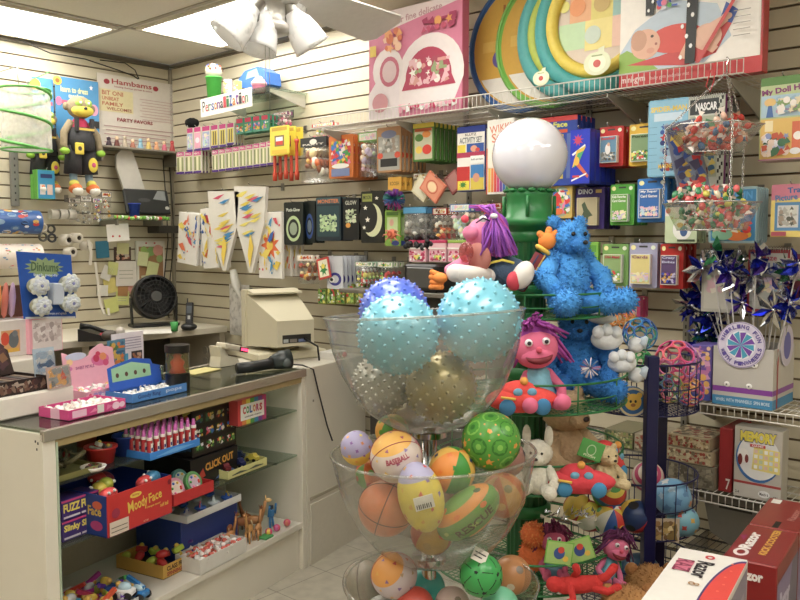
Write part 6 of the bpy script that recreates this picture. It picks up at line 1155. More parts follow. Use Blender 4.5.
for k in (-1, 1):
    m = MB(); m.tube([(k*.014, 0, .08), (k*.026, -.005, .06), (k*.024, -.01, .11)], .005, bl, 6); m.build('arm', t); m = MB(); m.tube([(k*.008, 0, .05), (k*.014, -.004, .0)], .006, bl, 6); m.build('leg', t)
for i, (x, c, nm) in enumerate([(1.19, 'e8c838', 'yellow and pink'), (1.25, 'c85898', 'lilac and red'), (1.33, 'd87060', 'salmon')]):
    m = MB(); m.sph((0, 0, .017), .017, M(c, .35), 12, 8, bands=lambda u, v: M(c, .35) if int(v*6) % 2 else M('e04878', .35)); top(m.build('bouncy_ball', None, CF(x, .035, ZD+.001)), nm+' bouncy ball at the foot of the figures', 'ball')
m = MB(); m.box(0, 0, 0, .06, .05, .01, M('48a058', .5), .003); top(m.build('green_block', None, CF(1.13, -.0+.005, ZD+.001)), 'small green plastic base under the giraffes\' edge', 'toy')
# ================================================================== TIERED BALL STAND
def rimc(px, py, d): return D(px, py, d)
c1 = D(424, 313, 2.05); c2 = D(433, 451, 2.03); c3 = D(441, 580, 2.0)
ax = Vector((c1.x+.01, c1.y+.01)); t = E('ball_stand', TR(ax.x, ax.y, 0), 'tall stand of three clear bowls full of balls on a chrome pole', 'ball stand')
def bowl(c, R, H, rot):
    m = MB(); m.T = TR(c.x-ax.x, c.y-ax.y, c.z) @ rot
    pr = [(1.0, 0), (.995, -.03), (.97, -.14), (.93, -.3), (.86, -.47), (.75, -.65), (.6, -.81), (.42, -.92), (.22, -.985), (.08, -1)]
    m.lathe([(R*a, H*b) for a, b in pr], BOWL, 56); m.ring((0, 0, 0), R, .0036, clear('bowl_rim_plastic', 'f0f0ec', .2, .1, .08, 'd8d8d2'), 56, 6)
    return m.build('clear_bowl', t)
tilt = Matrix.Rotation(math.radians(3.0), 4, FW) @ Matrix.Rotation(math.radians(-2), 4, RT)
tilt = Matrix.Rotation(math.radians(-3.0), 4, FW) @ Matrix.Rotation(math.radians(-3), 4, RT)
bowl(c1, .25, .3, tilt); bowl(c2, .252, .285, Matrix.Rotation(math.radians(-1.5), 4, FW) @ Matrix.Rotation(math.radians(-1.5), 4, RT)); bowl(c3, .235, .28, Matrix.Identity(4))
m = MB(); m.tube([(0, 0, 0.03), (0, 0, c1.z-.29)], .019, CHROME, 20); m.build('pole', t)
for z in (c1.z-.3, c2.z-.285, c3.z-.28): m = MB(); m.cyl((0, 0, z-.012), .045, .014, CHROME, 24); m.build('bowl_collar', t)
m = MB(); m.lathe([(1e-4, .035), (.03, .035), (.2, .012), (.21, 0), (1e-4, 0)], CHROME, 36); m.build('base', t)
def kball(lab, p, r, c, n=230, met=0., sp=.0055, rough=.3):
    mt = M(c, rough, met, .12, 12, .0, .6); m = MB(); m.sph((0, 0, 0), r, mt, 40, 24); g = PI*(3-5**.5)
    for i in range(n):
        z = 1-2*(i+.5)/n; rr_ = math.sqrt(1-z*z); v = Vector((rr_*math.cos(g*i), rr_*math.sin(g*i), z)); q = v.to_track_quat('Z', 'Y').to_matrix().to_4x4()
        T = m.T; m.T = Matrix.Translation(v*r*.995) @ q; m.lathe([(.0048, 0), (.0032, sp*.55), (.0015, sp*.9), (1e-4, sp)], mt, 7); m.T = T
    return top(m.build('knobbly_ball', None, Matrix.Translation(p)), lab, 'ball')
kball('royal blue knobbly ball at the back of the top bowl', D(394, 312, 2.19), .092, '5070e0', 170, .12)
kball('pale turquoise knobbly ball at the left front of the top bowl', D(398, 334, 1.935), .0955, '70c4dc', 170, .15)
kball('pale turquoise knobbly ball at the right of the top bowl', D(479, 320, 1.99), .102, '70c4dc', 170, .15)
kball('gold knobbly ball low in the top bowl', D(441, 387, 2.04), .088, 'a08c40', 150, .4)
kball('silver grey knobbly ball low left in the top bowl', D(382, 384, 2.1), .076, 'b0aca0', 200, .4)
# patterned balls
def pball(lab, p, r, bands=None, c='ffffff', rot=(0, 0, 0), spots=None, seam=None, cat='ball', seg=32, rings=20, txt=None, name='play_ball', seed=1, rough=.35):
    m = MB(); m.sph((0, 0, 0), r, M(c, rough), seg, rings, bands=bands); q = random.Random(seed); R_ = r if hasattr(r, '__len__') else (r, r, r)
    def cap(v, s, col_, n=10, k=1.004, star=0):
        v = v.normalized(); u = v.orthogonal().normalized(); w = v.cross(u); P = []
        for i in range(n):
            a = 2*PI*i/n; ss = s*(.55 if star and i % 2 else 1); d = (v+u*math.cos(a)*ss+w*math.sin(a)*ss).normalized(); P.append((d.x*R_[0]*k, d.y*R_[1]*k, d.z*R_[2]*k))
        cc = (v.x*R_[0]*k*1.01, v.y*R_[1]*k*1.01, v.z*R_[2]*k*1.01); m.add(P+[cc], [(i, (i+1) % n, n) for i in range(n)], M(col_, rough), True)
    if spots:
        for (n, s, cols, nn, st) in spots:
            g = PI*(3-5**.5)
            for i in range(n):
                z = 1-2*(i+.5)/n; rr_ = math.sqrt(1-z*z); v = Vector((rr_*math.cos(g*i+seed), rr_*math.sin(g*i+seed), z)); cap(v, s*q.uniform(.85, 1.15), cols[i % len(cols)], nn, 1.006+.002*(i % 3), st)
    if seam:
        for ax_, cc in seam:
            pts = [(Vector((math.cos(2*PI*i/48), math.sin(2*PI*i/48), 0))) for i in range(48)]
            mt3 = R3(*ax_).to_3x3(); pts = [mt3 @ x for x in pts]; m.tube([(x.x*R_[0]*1.003, x.y*R_[1]*1.003, x.z*R_[2]*1.003) for x in pts], r*.018 if not hasattr(r, '__len__') else R_[0]*.02, cc, 5, True)
    if txt:
        vs, fs = text_geo(txt[0], .03); W, H = txt[2], txt[3]; P = []
        for x, y in vs:
            a = (x-.5)*W; b_ = (y-.5)*H+txt[4]; P.append((R_[0]*1.012*math.sin(a)*math.cos(b_), -R_[1]*1.012*math.cos(a)*math.cos(b_), R_[2]*1.012*math.sin(b_)))
        m.add(P, fs, txt[1])
    return top(m.build(name, None, Matrix.Translation(p) @ R3(*rot)), lab, cat)
# truncated icosahedron directions
def icov():
    g = (1+5**.5)/2; V = []
    for a in (-1, 1):
        for b in (-g, g): V += [Vector((0, a, b)), Vector((a, b, 0)), Vector((b, 0, a))]
    return [v.normalized() for v in V]
ICO = icov()
def soccer(name, lab, p, r, c, pc, hexc=None, rot=(0, 0, 0), line=None):
    m = MB(); m.sph((0, 0, 0), r, M(c, .3), 32, 20)
    F = []
    for i in range(12):
        for j in range(i+1, 12):
            for k in range(j+1, 12):
                if all((ICO[a]-ICO[b]).length < 1.2 for a, b in ((i, j), (j, k), (i, k))): F.append((ICO[i]+ICO[j]+ICO[k]).normalized())
    for vi, v in enumerate(ICO):
        nb = sorted([w for w in ICO if 0 < (w-v).length < 1.2], key=lambda w: math.atan2((w-v).dot(v.orthogonal().normalized()), (w-v).dot(v.cross(v.orthogonal().normalized()))))
        P = [(v*2+w).normalized()*r*1.006 for w in nb]; m.add(P+[v*r*1.012], [(i, (i+1) % 5, 5) for i in range(5)], M(pc[vi % len(pc)] if isinstance(pc, list) else pc, .3))
        if line:
            for w in nb: m.tube([((v*2+w).normalized()*r*1.002), ((v+w).normalized()*r*1.002)], r*.02, line, 4)
    if hexc:
        for i, v in enumerate(F):
            u = v.orthogonal().normalized(); w = v.cross(u)
            for s, cc in ((.3, hexc[i % len(hexc)]), (.2, c), (.1, hexc[(i+1) % len(hexc)])):
                P = [(v+u*s*math.cos(2*PI*k/12)+w*s*math.sin(2*PI*k/12)).normalized()*r*(1.004+(.3-s)*.02) for k in range(12)]; m.add(P+[v*r*(1.006+(.3-s)*.02)], [(k, (k+1) % 12, 12) for k in range(12)], M(cc, .3))
    return top(m.build(name, None, Matrix.Translation(p) @ R3(*rot)), lab, 'ball')
faceC = lambda yaw=0: (0, 0, 48+yaw)       # rotates a ball's front (-y) toward the camera side
pball('small egg shaped ball, lilac above and yellow below, at the left', D(357, 448, 2.0), (.04, .04, .044), lambda u, v: M('a8a0c8') if u < .5 else M('e8c030'), rot=(20, -15, 48), spots=[(40, .12, ['8858a0', 'e8a030', 'f0d850', 'c87838'], 8, 1)])
pball('green and yellow ball at the back of the middle bowl', D(392, 431, 2.18), .045, lambda u, v: [M('58a838'), M('e8a828')][int(v*6) % 2], rot=(30, 0, 20), spots=[(20, .16, ['e8d040', '58a030', 'd87028'], 8, 0)])
pball('yellow and cream baseball print ball in the middle bowl', D(396, 457, 1.93), .061, lambda u, v: M('d8c8c0') if abs(u-.5) < .22 else M('e8b048'), rot=(15, -20, 48), spots=[(34, .09, ['a05878', 'e8c050', 'b0486c', '8878b0'], 6, 1)], txt=('BASEBALL', 'b03858', 1.0, .22, .4), seam=[((60, 0, 0), 'a83848'), ((-60, 0, 0), 'a83848')])
soccer('swirl_ball', 'green swirled ball with orange pentagons at the right of the middle bowl', D(491, 441, 1.95), .07, '4c9c2c', 'e89828', ['2c7820', '80c048'], (20, 30, 10))
pball('orange and green ball with a dark figure print in the middle bowl', D(452, 470, 1.93), .055, lambda u, v: [M('e88c28'), M('389030'), M('e0b040')][int(v*6) % 3], rot=(25, 10, 60), spots=[(26, .15, ['308830', 'e87820', '283860', 'f0c840'], 8, 1)])
pball('orange basketball low in the middle bowl', D(386, 508, 1.965), .067, c='d87438', rot=(15, 20, 30), seam=[((0, 0, 0), '402820'), ((90, 0, 0), '402820'), ((90, 0, 90), '402820')])
pball('tall yellow egg ball with a lilac top and a price label', D(421, 497, 1.87), (.052, .052, .083), lambda u, v: M('b0acd0') if u < .28 else M('e8d030'), rot=(0, -14, 48), spots=[(34, .1, ['e06848', 'e8b030', 'd84848', '8870b0'], 7, 1)], name='egg_ball')
m = bpy.data.objects['egg_ball']; k = MB(); k.box(-.022, -.0565, -.01, .022, -.054, .02, 'f0ece4'); a = Art(k, -.022, -.01, .044, .03, -.0565)
for i in range(8): a.r(.08+.1*i, .1, .08+.1*i+.04+.02*(i % 2), .45, '303030')
k.build('price_label', m)
pball('green and orange football with lettering, tilted in the middle bowl', D(468, 512, 1.9), (.085, .05, .05), lambda u, v: [M('68a038'), M('e89028'), M('58982c')][int(u*6) % 3], rot=(10, -38, 48), spots=[(22, .12, ['a8c050', 'e87828', '385828'], 7, 0)], txt=('RESCUE', '503018', 1.3, .4, -.1), name='football')
pball('orange ball at the right of the middle bowl', D(503, 495, 2.08), .057, lambda u, v: [M('e07830'), M('d8a048')][int(v*8) % 2], rot=(20, 0, 0), spots=[(16, .18, ['c85828', 'e8b050', '988848'], 8, 0)])
pball('brown and grey ball at the right rim of the middle bowl', D(506, 458, 2.12), .05, c='a8786c', spots=[(16, .2, ['706878', 'c08868', '584858'], 8, 0)])
pball('red and yellow ball at the bottom of the middle bowl', D(432, 533, 2.04), .053, lambda u, v: [M('d85030'), M('d8a838')][int(v*4) % 2], rot=(0, 30, 0), spots=[(14, .2, ['e87040', 'c8a048'], 8, 0)])
pball('green and orange ball behind the basketball', D(372, 474, 2.06), .042, lambda u, v: [M('d87028'), M('60a040')][int(v*5) % 2], rot=(40, 0, 0), spots=[(18, .18, ['e8a030', 'c84830', '68a848'], 8, 0)])
pball('mottled bronze ball in the centre of the middle bowl', D(434, 495, 2.1), .05, c='a8886c', spots=[(16, .2, ['887058', 'c8a880'], 8, 0)])
# bottom bowl
pball('matte grey ball with swirl lines left of the bottom bowl', D(364, 582, 2.22), .058, c='a09484', rot=(0, 0, 48), seam=[((70, 20, 0), '5c5448'), ((20, 80, 0), '5c5448')], name='clay_ball')
pball('baseball print ball at the left of the bottom bowl', D(394, 575, 2.0), .056, lambda u, v: M('d0c0c8') if abs(u-.5) < .24 else M('e8a048'), rot=(30, -40, 48), spots=[(34, .1, ['8868a0', 'e8b050', 'c84848', 'b89878'], 6, 1)], seam=[((60, 0, 0), 'a83848')])
soccer('soccer_ball', 'green soccer ball with black pentagons and a price tag', D(481, 575, 1.93), .051, '30a850', '181c1c', None, (30, 10, 15), '101010')
for i, (x, y, d, r, c, nm) in enumerate([(425, 588, 2.12, .052, '30a098', 'teal'), (415, 606, 1.98, .046, 'c84838', 'brick red'), (452, 604, 2.0, .042, 'c8b0a8', 'cream and dark printed'), (500, 606, 1.98, .046, '70c8a0', 'mint'), (382, 612, 2.02, .04, 'a8a8a0', 'pale grey'), (512, 575, 2.12, .05, 'c88850', 'tan and orange')]):
    pball(nm+' ball in the bottom bowl', D(x, y, d), r, c=c, spots=[(12, .2, [c, 'd8c8b0', '887868'], 8, 0)] if i in (2, 5) else None)
m = MB(); m.T = R3(0, 0, 48); m.box(-.018, -.002, 0, .018, 0, .03, 'e8e4dc'); a = Art(m, -.018, 0, .036, .03, -.002); a.r(.1, .6, .9, .7, '303030'); a.r(.1, .3, .7, .4, '303030')
o = m.build('price_tag', bpy.data.objects['soccer_ball']); o.matrix_basis = R3(30, 10, 15).inverted() @ TR(.01, -.03, .044) @ R3(-40, 0, 0)
# ================================================================== GREEN PLUSH CAROUSEL
kc = D(528, 300, 2.6); cx, cy = kc.x, kc.y; GR = M('187838', .35); DGR = M('0f5828', .4); GW = M('127036', .4)
t = E('plush_carousel', TR(cx, cy, 0), 'green plush toy carousel with round wire baskets and a white globe', 'display stand')
zg = D(527, 157, 2.6).z; off = D(527, 157, 2.6)-Vector((cx, cy, zg))
m = MB(); m.sph((0, 0, 0), .1175, M('dedee8', .06, 0, 0, 40, 0, 1.), 48, 32); m.build('white_globe', t, TR(0, 0, zg))
z0 = D(530, 192, 2.6).z
m = MB(); m.lathe([(1e-4, 0), (.07, 0), (.074, -.01), (.07, -.02), (.072, -.08), (.085, -.085), (.085, -.105), (.075, -.11), (.055, -.13)], GR, 40, (0, 0, z0)); 
for i in range(14): a = 2*PI*i/14; m.sph((.07*math.cos(a), .07*math.sin(a), z0+.002), (.014, .014, .007), GR, 8, 6)
for i in range(4): a = 2*PI*i/4+.5; m.tube([(.078*math.cos(a), .078*math.sin(a), z0-.08), (.078*math.cos(a), .078*math.sin(a), z0-.015)], .006, GR, 6)
m.build('cap_drum', t)
m = MB(); n = 40; zz = [z0-.13, .62, .6, .05]
def flute(z1, z2, r):
    vs = []; 
    for z in (z1, z2): vs += [((r*(1-.06*(i % 2)))*math.cos(2*PI*i/n), (r*(1-.06*(i % 2)))*math.sin(2*PI*i/n), z) for i in range(n)]
    m.add(vs, [(i, (i+1) % n, n+(i+1) % n, n+i) for i in range(n)], DGR)
flute(z0-.13, 1.05, .056); flute(1.05, .1, .06)
for z, r in ((z0-.14, .062), (1.42, .068), (1.16, .075), (.92, .075), (.72, .08), (.1, .1)): m.lathe([(r*.85, -.02), (r, -.012), (r, .012), (r*.85, .02)], GR, 32, (0, 0, z))
m.build('fluted_column', t)
m = MB(); m.lathe([(1e-4, .1), (.1, .1), (.22, .05), (.24, 0), (1e-4, 0)], GR, 40); m.build('base', t)
def tier(z, R, hgt, nm='basket_tier'):
    b = MB()
    b.ring((0, 0, z), R, .0035, GW, 56, 6); b.ring((0, 0, z+hgt*.45), R, .0025, GW, 56, 5); b.ring((0, 0, z+hgt), R, .0035, GW, 56, 6); b.ring((0, 0, z), .06, .003, GW, 24, 5)
    for i in range(12): a = 2*PI*i/12; b.tube([(R*math.cos(a), R*math.sin(a), z), (R*math.cos(a), R*math.sin(a), z+hgt)], .0025, GW, 5); b.tube([(.06*math.cos(a), .06*math.sin(a), z-.002), (R*math.cos(a), R*math.sin(a), z-.002)], .0025, GW, 5)
    s = .018; k = int(R/s)
    for i in range(-k, k+1):
        L = math.sqrt(max(0, R*R-(i*s)**2))
        if L > .02: b.box(i*s-.002, -L, z-.001, i*s+.002, L, z, GW); b.box(-L, i*s-.002, z-.0015, L, i*s+.002, z-.0005, GW)
    b.build(nm, t)
T1, T2, T3, T4 = 1.352, 1.085, .85, .555
tier(T1, .248, .07); tier(T2, .308, .085); tier(T3, .3, .085); tier(T4, .3, .09)
# ---------------- plush helpers
def furmat(c): return M(c, .95, 0, .25, 90, .5)
def fur(m, c, r, col_, n, L, seed=0, rot=None):
    if not hasattr(r, '__len__'): r = (r, r, r)
    q = random.Random(seed); g = PI*(3-5**.5); mt = [furmat(x) for x in (col_ if isinstance(col_, list) else [col_])]
    for i in range(n):
        z = 1-2*(i+.5)/n; rr_ = math.sqrt(1-z*z); v = (Vector((rr_*math.cos(g*i), rr_*math.sin(g*i), z))+Vector((q.uniform(-.12, .12), q.uniform(-.12, .12), q.uniform(-.12, .12)))).normalized(); v2 = (v+Vector((q.uniform(-.5, .5), q.uniform(-.5, .5), q.uniform(-.7, .3)))).normalized()
        b = Vector((v.x*r[0]*.97, v.y*r[1]*.97, v.z*r[2]*.97)); tip = b+v2*L*q.uniform(.6, 1.2)
        if rot: b = rot @ b; tip = rot @ tip
        b += Vector(c); tip += Vector(c); u = v.orthogonal().normalized()*L*.32; w = v.cross(u).normalized()*L*.32
        m.add([b+u, b-u*.5+w*.86, b-u*.5-w*.86, tip], [(0, 1, 3), (1, 2, 3), (2, 0, 3)], mt[i % len(mt)], True)
def limb(m, P, R, c, seg=12): 
    m.tube(P, R, c, seg); m.sph(P[0], R[0], c, seg, 8); m.sph(P[-1], R[-1], c, seg, 8)
CAMR = 41.1   # x of a frame turned by this is the photo's right, -y points at the viewer
def shaggy(lab, p, s, c, c2, turn=0, hands=None, full=True):
    t = E('shaggy_bear', FR(p, CAMR+turn), lab, 'plush toy'); C3 = [c, c2, c]
    m = MB(); m.sph((0, 0, .11*s), (.085*s, .075*s, .12*s), furmat(c), 16, 12); fur(m, (0, 0, .11*s), (.085*s, .075*s, .12*s), C3, 900, .014*s, 1); m.build('body', t)
    m = MB(); m.sph((0, -.01*s, .255*s), (.07*s, .065*s, .062*s), furmat(c), 16, 12); fur(m, (0, -.01*s, .255*s), (.07*s, .065*s, .062*s), C3, 600, .013*s, 2); hd = m.build('head', t)
    m = MB(); m.sph((0.0, -.075*s, .235*s), (.034*s, .03*s, .026*s), furmat(c2), 12, 8); m.sph((0, -.106*s, .243*s), (.011*s, .007*s, .008*s), M('181818', .3), 8, 6); fur(m, (0, -.075*s, .235*s), (.034*s, .03*s, .026*s), C3, 120, .009*s, 4); m.build('muzzle', hd)
    for k in (-1, 1):
        m = MB(); m.sph((k*.055*s, 0, .31*s), (.024*s, .014*s, .024*s), furmat(c), 10, 8); fur(m, (k*.055*s, 0, .31*s), .024*s, C3, 120, .01*s, 3); m.build('ear', hd)
        m = MB(); m.sph((k*.025*s, -.07*s, .272*s), .008*s, M('141414', .15), 8, 6); m.build('eye', hd)
        m = MB(); P = [(k*.07*s, -.01*s, .18*s), (k*.12*s, -.04*s, .12*s), (k*.1*s, -.09*s, .07*s)]; limb(m, P, [.032*s, .036*s, .034*s], furmat(c))
        for pp in P: fur(m, pp, .036*s, C3, 170, .013*s, 5)
        a = m.build('arm', t)
        m = MB(); P = [(k*.05*s, -.04*s, .04*s), (k*.1*s, -.12*s, .035*s), (k*.12*s, -.17*s, .045*s)]; limb(m, P, [.04*s, .038*s, .04*s], furmat(c))
        for pp in P: fur(m, pp, .042*s, C3, 180, .013*s, 6)
        m.build('leg', t)
    return t
# top tier: shaggy blue bear
p = D(566, 296, 2.5); shaggy('shaggy bright blue plush bear sitting on the top basket', Vector((p.x, p.y, T1+.012)), .86, '3c9cec', '2c80d0', 25)
def yarn(m, root, tips, r, cols, n, seed=1, spread=.03, sag=.0):
    q = random.Random(seed)
    for i in range(n):
        tp = Vector(tips[i % len(tips)])+Vector((q.uniform(-spread, spread), q.uniform(-spread, spread), q.uniform(-spread*.6, spread*.6))); rt_ = Vector(root)+Vector((q.uniform(-.01, .01), q.uniform(-.01, .01), q.uniform(-.01, .01)))
        md = (rt_+tp)/2+Vector((q.uniform(-.012, .012), q.uniform(-.012, .012), .012-sag)); m.tube([rt_, md, tp], [r, r, r*.8], M(q.choice(cols), .7), 5)
VI = ['9848c0', '8038a8', 'b058c8', 'a83890']
def L3(px, py, d, o): return D(px, py, d)-o
# rag doll lying across top tier, head to the left
o0 = D(505, 285, 2.42); o0.z = T1+.012; t = E('rag_doll', TR(*o0), 'reclining rag doll with a purple yarn pigtail, denim body and white shoes', 'plush doll')
g = lambda px, py, d=2.42: L3(px, py, d, o0)
PK = M('e880a8', .85, 0, .05, 30, .2); DEN = M('48607c', .9, 0, .15, 150, .3); WH = M('dcd6d0', .85, 0, .05, 30, .2); ORG = M('f08818', .8, 0, .06, 30, .2)
m = MB(); m.sph(g(482, 236, 2.43), (.05, .047, .054), PK, 20, 14); m.sph(g(471, 233, 2.4), (.026, .024, .022), PK, 14, 10); m.sph(g(474, 250, 2.42), (.022, .02, .016), PK, 12, 8); m.sph(g(465, 219, 2.38), .0115, M('e84058', .7), 10, 8); hd = m.build('head', t)
m = MB(); m.sph(g(483, 219, 2.36), (.012, .012, .01), M('f4f4f0', .3), 10, 8); m.tube([g(476, 223, 2.35), g(483, 218, 2.347), g(490, 221, 2.35)], .0025, '281c38', 5); m.build('eye', hd)
m = MB(); m.sph(g(493, 228, 2.44), (.046, .05, .048), M('8838b0', .8), 18, 12)
yarn(m, g(494, 216, 2.37), [g(481+i*4.2, 256-abs(i-4)*.8, 2.36+.02*(i % 2)) for i in range(9)], .0035, VI, 110, 3, .012)
yarn(m, g(494, 216, 2.38), [g(472+5*i, 207+2*(i % 2), 2.42) for i in range(5)], .0035, VI, 26, 4, .01); m.build('yarn_hair', hd)
m = MB(); m.sph(g(494, 216, 2.35), (.012, .01, .008), M('e8e4e8', .5), 10, 8); m.build('hair_tie', hd)
m = MB(); m.tube([g(487, 262), g(500, 268), g(515, 274), g(528, 280)], [.034, .045, .045, .035], DEN, 16); m.sph(g(487, 262), .034, DEN, 14, 10); bd = m.build('denim_body', t)
m = MB(); m.tube([g(480, 276, 2.38), g(490, 263, 2.37), g(502, 260, 2.365), g(514, 263, 2.37)], .004, M('e8d838', .6), 6); m.build('yellow_strap', bd)
m = MB(); limb(m, [g(481, 262), g(465, 262, 2.4), g(450, 270, 2.38)], [.024, .02, .017], PK); m.build('arm', t)
m = MB(); m.sph(g(440, 278, 2.33), (.022, .022, .016), ORG, 12, 8)
for i in range(4): limb(m, [g(441, 276+i*3.6, 2.33), g(432-(i % 2)*1, 272+i*5, 2.33)], [.009, .0075], ORG, 8)
m.build('orange_mitt', t)
m = MB(); limb(m, [g(488, 276, 2.38), g(470, 274, 2.35), g(455, 273, 2.33)], [.022, .024, .026], WH); m.build('white_sleeve', t)
m = MB(); m.sph(g(523, 275, 2.34), (.03, .036, .042), WH, 18, 12, rot=R3(0, 25, 40).to_3x3()); m.sph(g(514, 281, 2.33), (.02, .026, .028), M('c83048', .7), 12, 8); m.build('shoe', t)
m = MB(); m.sph(g(466, 252, 2.36), (.026, .01, .03), clear('rose_film', 'e8a8a8', .35, .2, .06, 'c87878'), 16, 10); m.sph(g(478, 258, 2.38), (.045, .02, .045), M('b06a60', .7), 14, 10); m.build('wing', t)
# raised orange glove toy
o1 = D(545, 262, 2.45); o1.z = T1+.012; t = E('glove_puppet', TR(*o1), 'orange mitten raised on a striped dark red sleeve beside the column', 'plush toy'); g = lambda px, py, d=2.45: L3(px, py, d, o1)
m = MB(); P = [g(520, 288, 2.42), g(532, 270), g(541, 255)]; m.tube(P, [.018, .019, .02], M('702028', .85), 14)
for k in (-.55, .55): m.tube([Vector(x)+RT*.018*k-FW*.0165 for x in P], .003, M(['283058', 'c8a048'][k > 0], .8), 5)
m.build('striped_sleeve', t)
m = MB(); m.sph(g(547, 241), (.028, .022, .026), ORG, 14, 10); m.ring(g(543, 250), .02, .007, M('f0c030', .8), 16, 8, R3(0, 35, 40).to_3x3())
for dx, dy, r in ((-7, -7, .011), (2, -11, .011), (9, -8, .011), (12, -1, .010)): limb(m, [g(547+dx*.4, 241+dy*.4), g(547+dx, 241+dy)], [r, r*.95], ORG, 8)
m.build('mitten', t)
# second tier
def doll(lab, px, py, d, s, zt, hair, skin, dress, turn=0, lean=0, name='cloth_doll'):
    p = D(px, py, d); t = E(name, FR((p.x, p.y, zt), CAMR+turn) @ R3(0, lean, 0), lab, 'plush doll'); sk = M(skin, .85, 0, .05, 30, .2)
    m = MB(); m.sph((0, 0, .17*s), (.065*s, .055*s, .06*s), sk, 20, 14); m.sph((0, -.02*s, .15*s), (.05*s, .045*s, .036*s), sk, 14, 10); m.sph((0, -.066*s, .172*s), .009*s, M('d84868', .7), 10, 8); hd = m.build('head', t)
    m = MB(); m.tube([(.04*s*math.sin(a), -.052*s-.012*s*math.cos(a), .158*s-.018*s*math.cos(a*1.1)) for a in [-1.2, -.8, -.4, 0, .4, .8, 1.2]], [.002*s, .006*s, .009*s, .01*s, .009*s, .006*s, .002*s], M('781828', .6), 8); m.build('mouth', hd)
    for k in (-1, 1): m = MB(); m.T = TR(k*.024*s, -.052*s, .192*s) @ R3(90); m.lathe([(1e-4, .006*s), (.007*s, .005*s), (.011*s, 0), (.011*s, -.006*s)], M('e8e4e8', .3), 14); m.lathe([(1e-4, .009*s), (.006*s, .0065*s)], M('2c2430', .3), 10); m.build('eye', hd)
    m = MB(); m.sph((0, .015*s, .19*s), (.068*s, .055*s, .058*s), M(hair[0], .8), 16, 10)
    yarn(m, (0, .0, .235*s), [(x*s, y*s, z*s) for x, y, z in ((-.08, -.01, .2), (-.085, 0, .12), (.085, 0, .13), (.08, -.01, .2), (-.03, -.045, .235), (.03, -.045, .235), (0, -.03, .26))], .004*s, hair, 70, 2, .02*s); m.build('yarn_hair', hd)
    m = MB(); m.lathe([(.02*s, .12*s), (.035*s, .1*s), (.045*s, .04*s), (.06*s, .01*s), (1e-4, .005*s)], M(dress, .5, .3, .2, 120), 18); m.build('dress', t)
    for k in (-1, 1):
        m = MB(); limb(m, [(k*.03*s, 0, .095*s), (k*.06*s, -.02*s, .05*s), (k*.05*s, -.06*s, .03*s)], [.014*s, .014*s, .016*s], sk); m.build('arm', t)
        m = MB(); limb(m, [(k*.025*s, -.02*s, .02*s), (k*.04*s, -.08*s, .02*s), (k*.045*s, -.11*s, .03*s)], [.02*s, .018*s, .022*s], sk); m.build('leg', t)
    return t
doll('pink cloth doll with plum hair and a pale blue dress, second basket', 541, 388, 2.38, 1.02, T2+.012, ['a038a0', '882880', 'b848b0'], 'e0648c', '70b0c8', 0, -6)
p = D(578, 370, 2.6); shaggy('shaggy blue plush bear slumped in the second basket', Vector((p.x, p.y, T2+.012)), .85, '2c88dc', '2070c0', -10)
def plushcar(lab, px, py, d, z, c, dot, s=1, turn=0, roll=0):
    p = D(px, py, d); t = E('plush_car', FR((p.x, p.y, z), CAMR+turn) @ R3(0, roll, 0), lab, 'plush toy'); mt = M(c, .9, 0, .08, 60, .3)
    m = MB(); m.sph((0, 0, .04*s), (.095*s, .04*s, .038*s), mt, 24, 14, lambda n: 1+.12*max(0, 1-abs(n.z))); m.sph((-.01*s, 0, .06*s), (.055*s, .036*s, .034*s), mt, 18, 12); m.build('body', t)
    for x, z_ in ((-.05, .025), (.05, .025)): m = MB(); m.sph((x*s, -.038*s, z_*s), (.024*s, .012*s, .024*s), M(dot, .9), 14, 8); m.build('wheel', t)
    for x in (-.02, .02): m = MB(); m.sph((x*s, -.034*s, .066*s), (.014*s, .006*s, .012*s), M('68a8c8', .8), 10, 6); m.build('window', t)
    m = MB(); m.sph((.0, -.02*s, .095*s), .012*s, M('e8a030', .8), 10, 8); m.build('roof_light', t); m = MB(); m.tube([(-.07*s, -.045*s, .055*s), (-.03*s, -.05*s, .05*s)], .004*s, 'e8c030', 5); m.build('stripe', t)
    return t
plushcar('red plush toy car with blue wheels at the front left of the second basket', 522, 408, 2.32, T2+.006, 'e84038', '3880b0', 1.0, 5)
# white paws of a plush (two pairs) resting in second basket
t = E('plush_sheep', FR(D(612, 372, 2.5)-Vector((0, 0, .0)), CAMR), 'white plush toy with puffy paws on a blue collar, right of the second basket', 'plush toy')
WF = M('d8dce0', .9, 0, .06, 60, .3)
o2 = D(612, 372, 2.5); R_i = Matrix.Rotation(math.radians(-CAMR), 3, 'Z'); g = lambda px, py, d=2.5: R_i @ (D(px, py, d)-o2)
m = MB(); m.sph(g(603, 350, 2.6), (.05, .05, .07), M('3878b8', .9), 16, 10); m.sph(g(602, 318, 2.52), (.045, .03, .018), WF, 14, 8); m.build('body', t)
for nm_, (x, y), k in (('upper_paw', (607, 339), 1.0), ('lower_paw', (622, 363), .9)):
    m = MB(); m.sph(g(x, y), (.05*k, .028*k, .034*k), WF, 18, 12)
    for dx in (-9, 0, 9): m.sph(g(x+dx*k, y-9*k+abs(dx)*.25, 2.48), (.018*k, .018*k, .02*k), WF, 12, 8)
    m.build(nm_, t)
for x, y in ((636, 345), (636, 375)): m = MB(); m.sph(g(x, y, 2.53), (.026, .02, .024), WF, 14, 10); m.tube([g(x+4, y, 2.53), g(x+11, y-8, 2.53)], [.022, .006], M('b8c8d8', .9), 10); m.build('foot', t)
m = MB()
for i in range(14): a = 2*PI*i/14; pass
q = random.Random(9); pp = D(590, 368, 2.35)
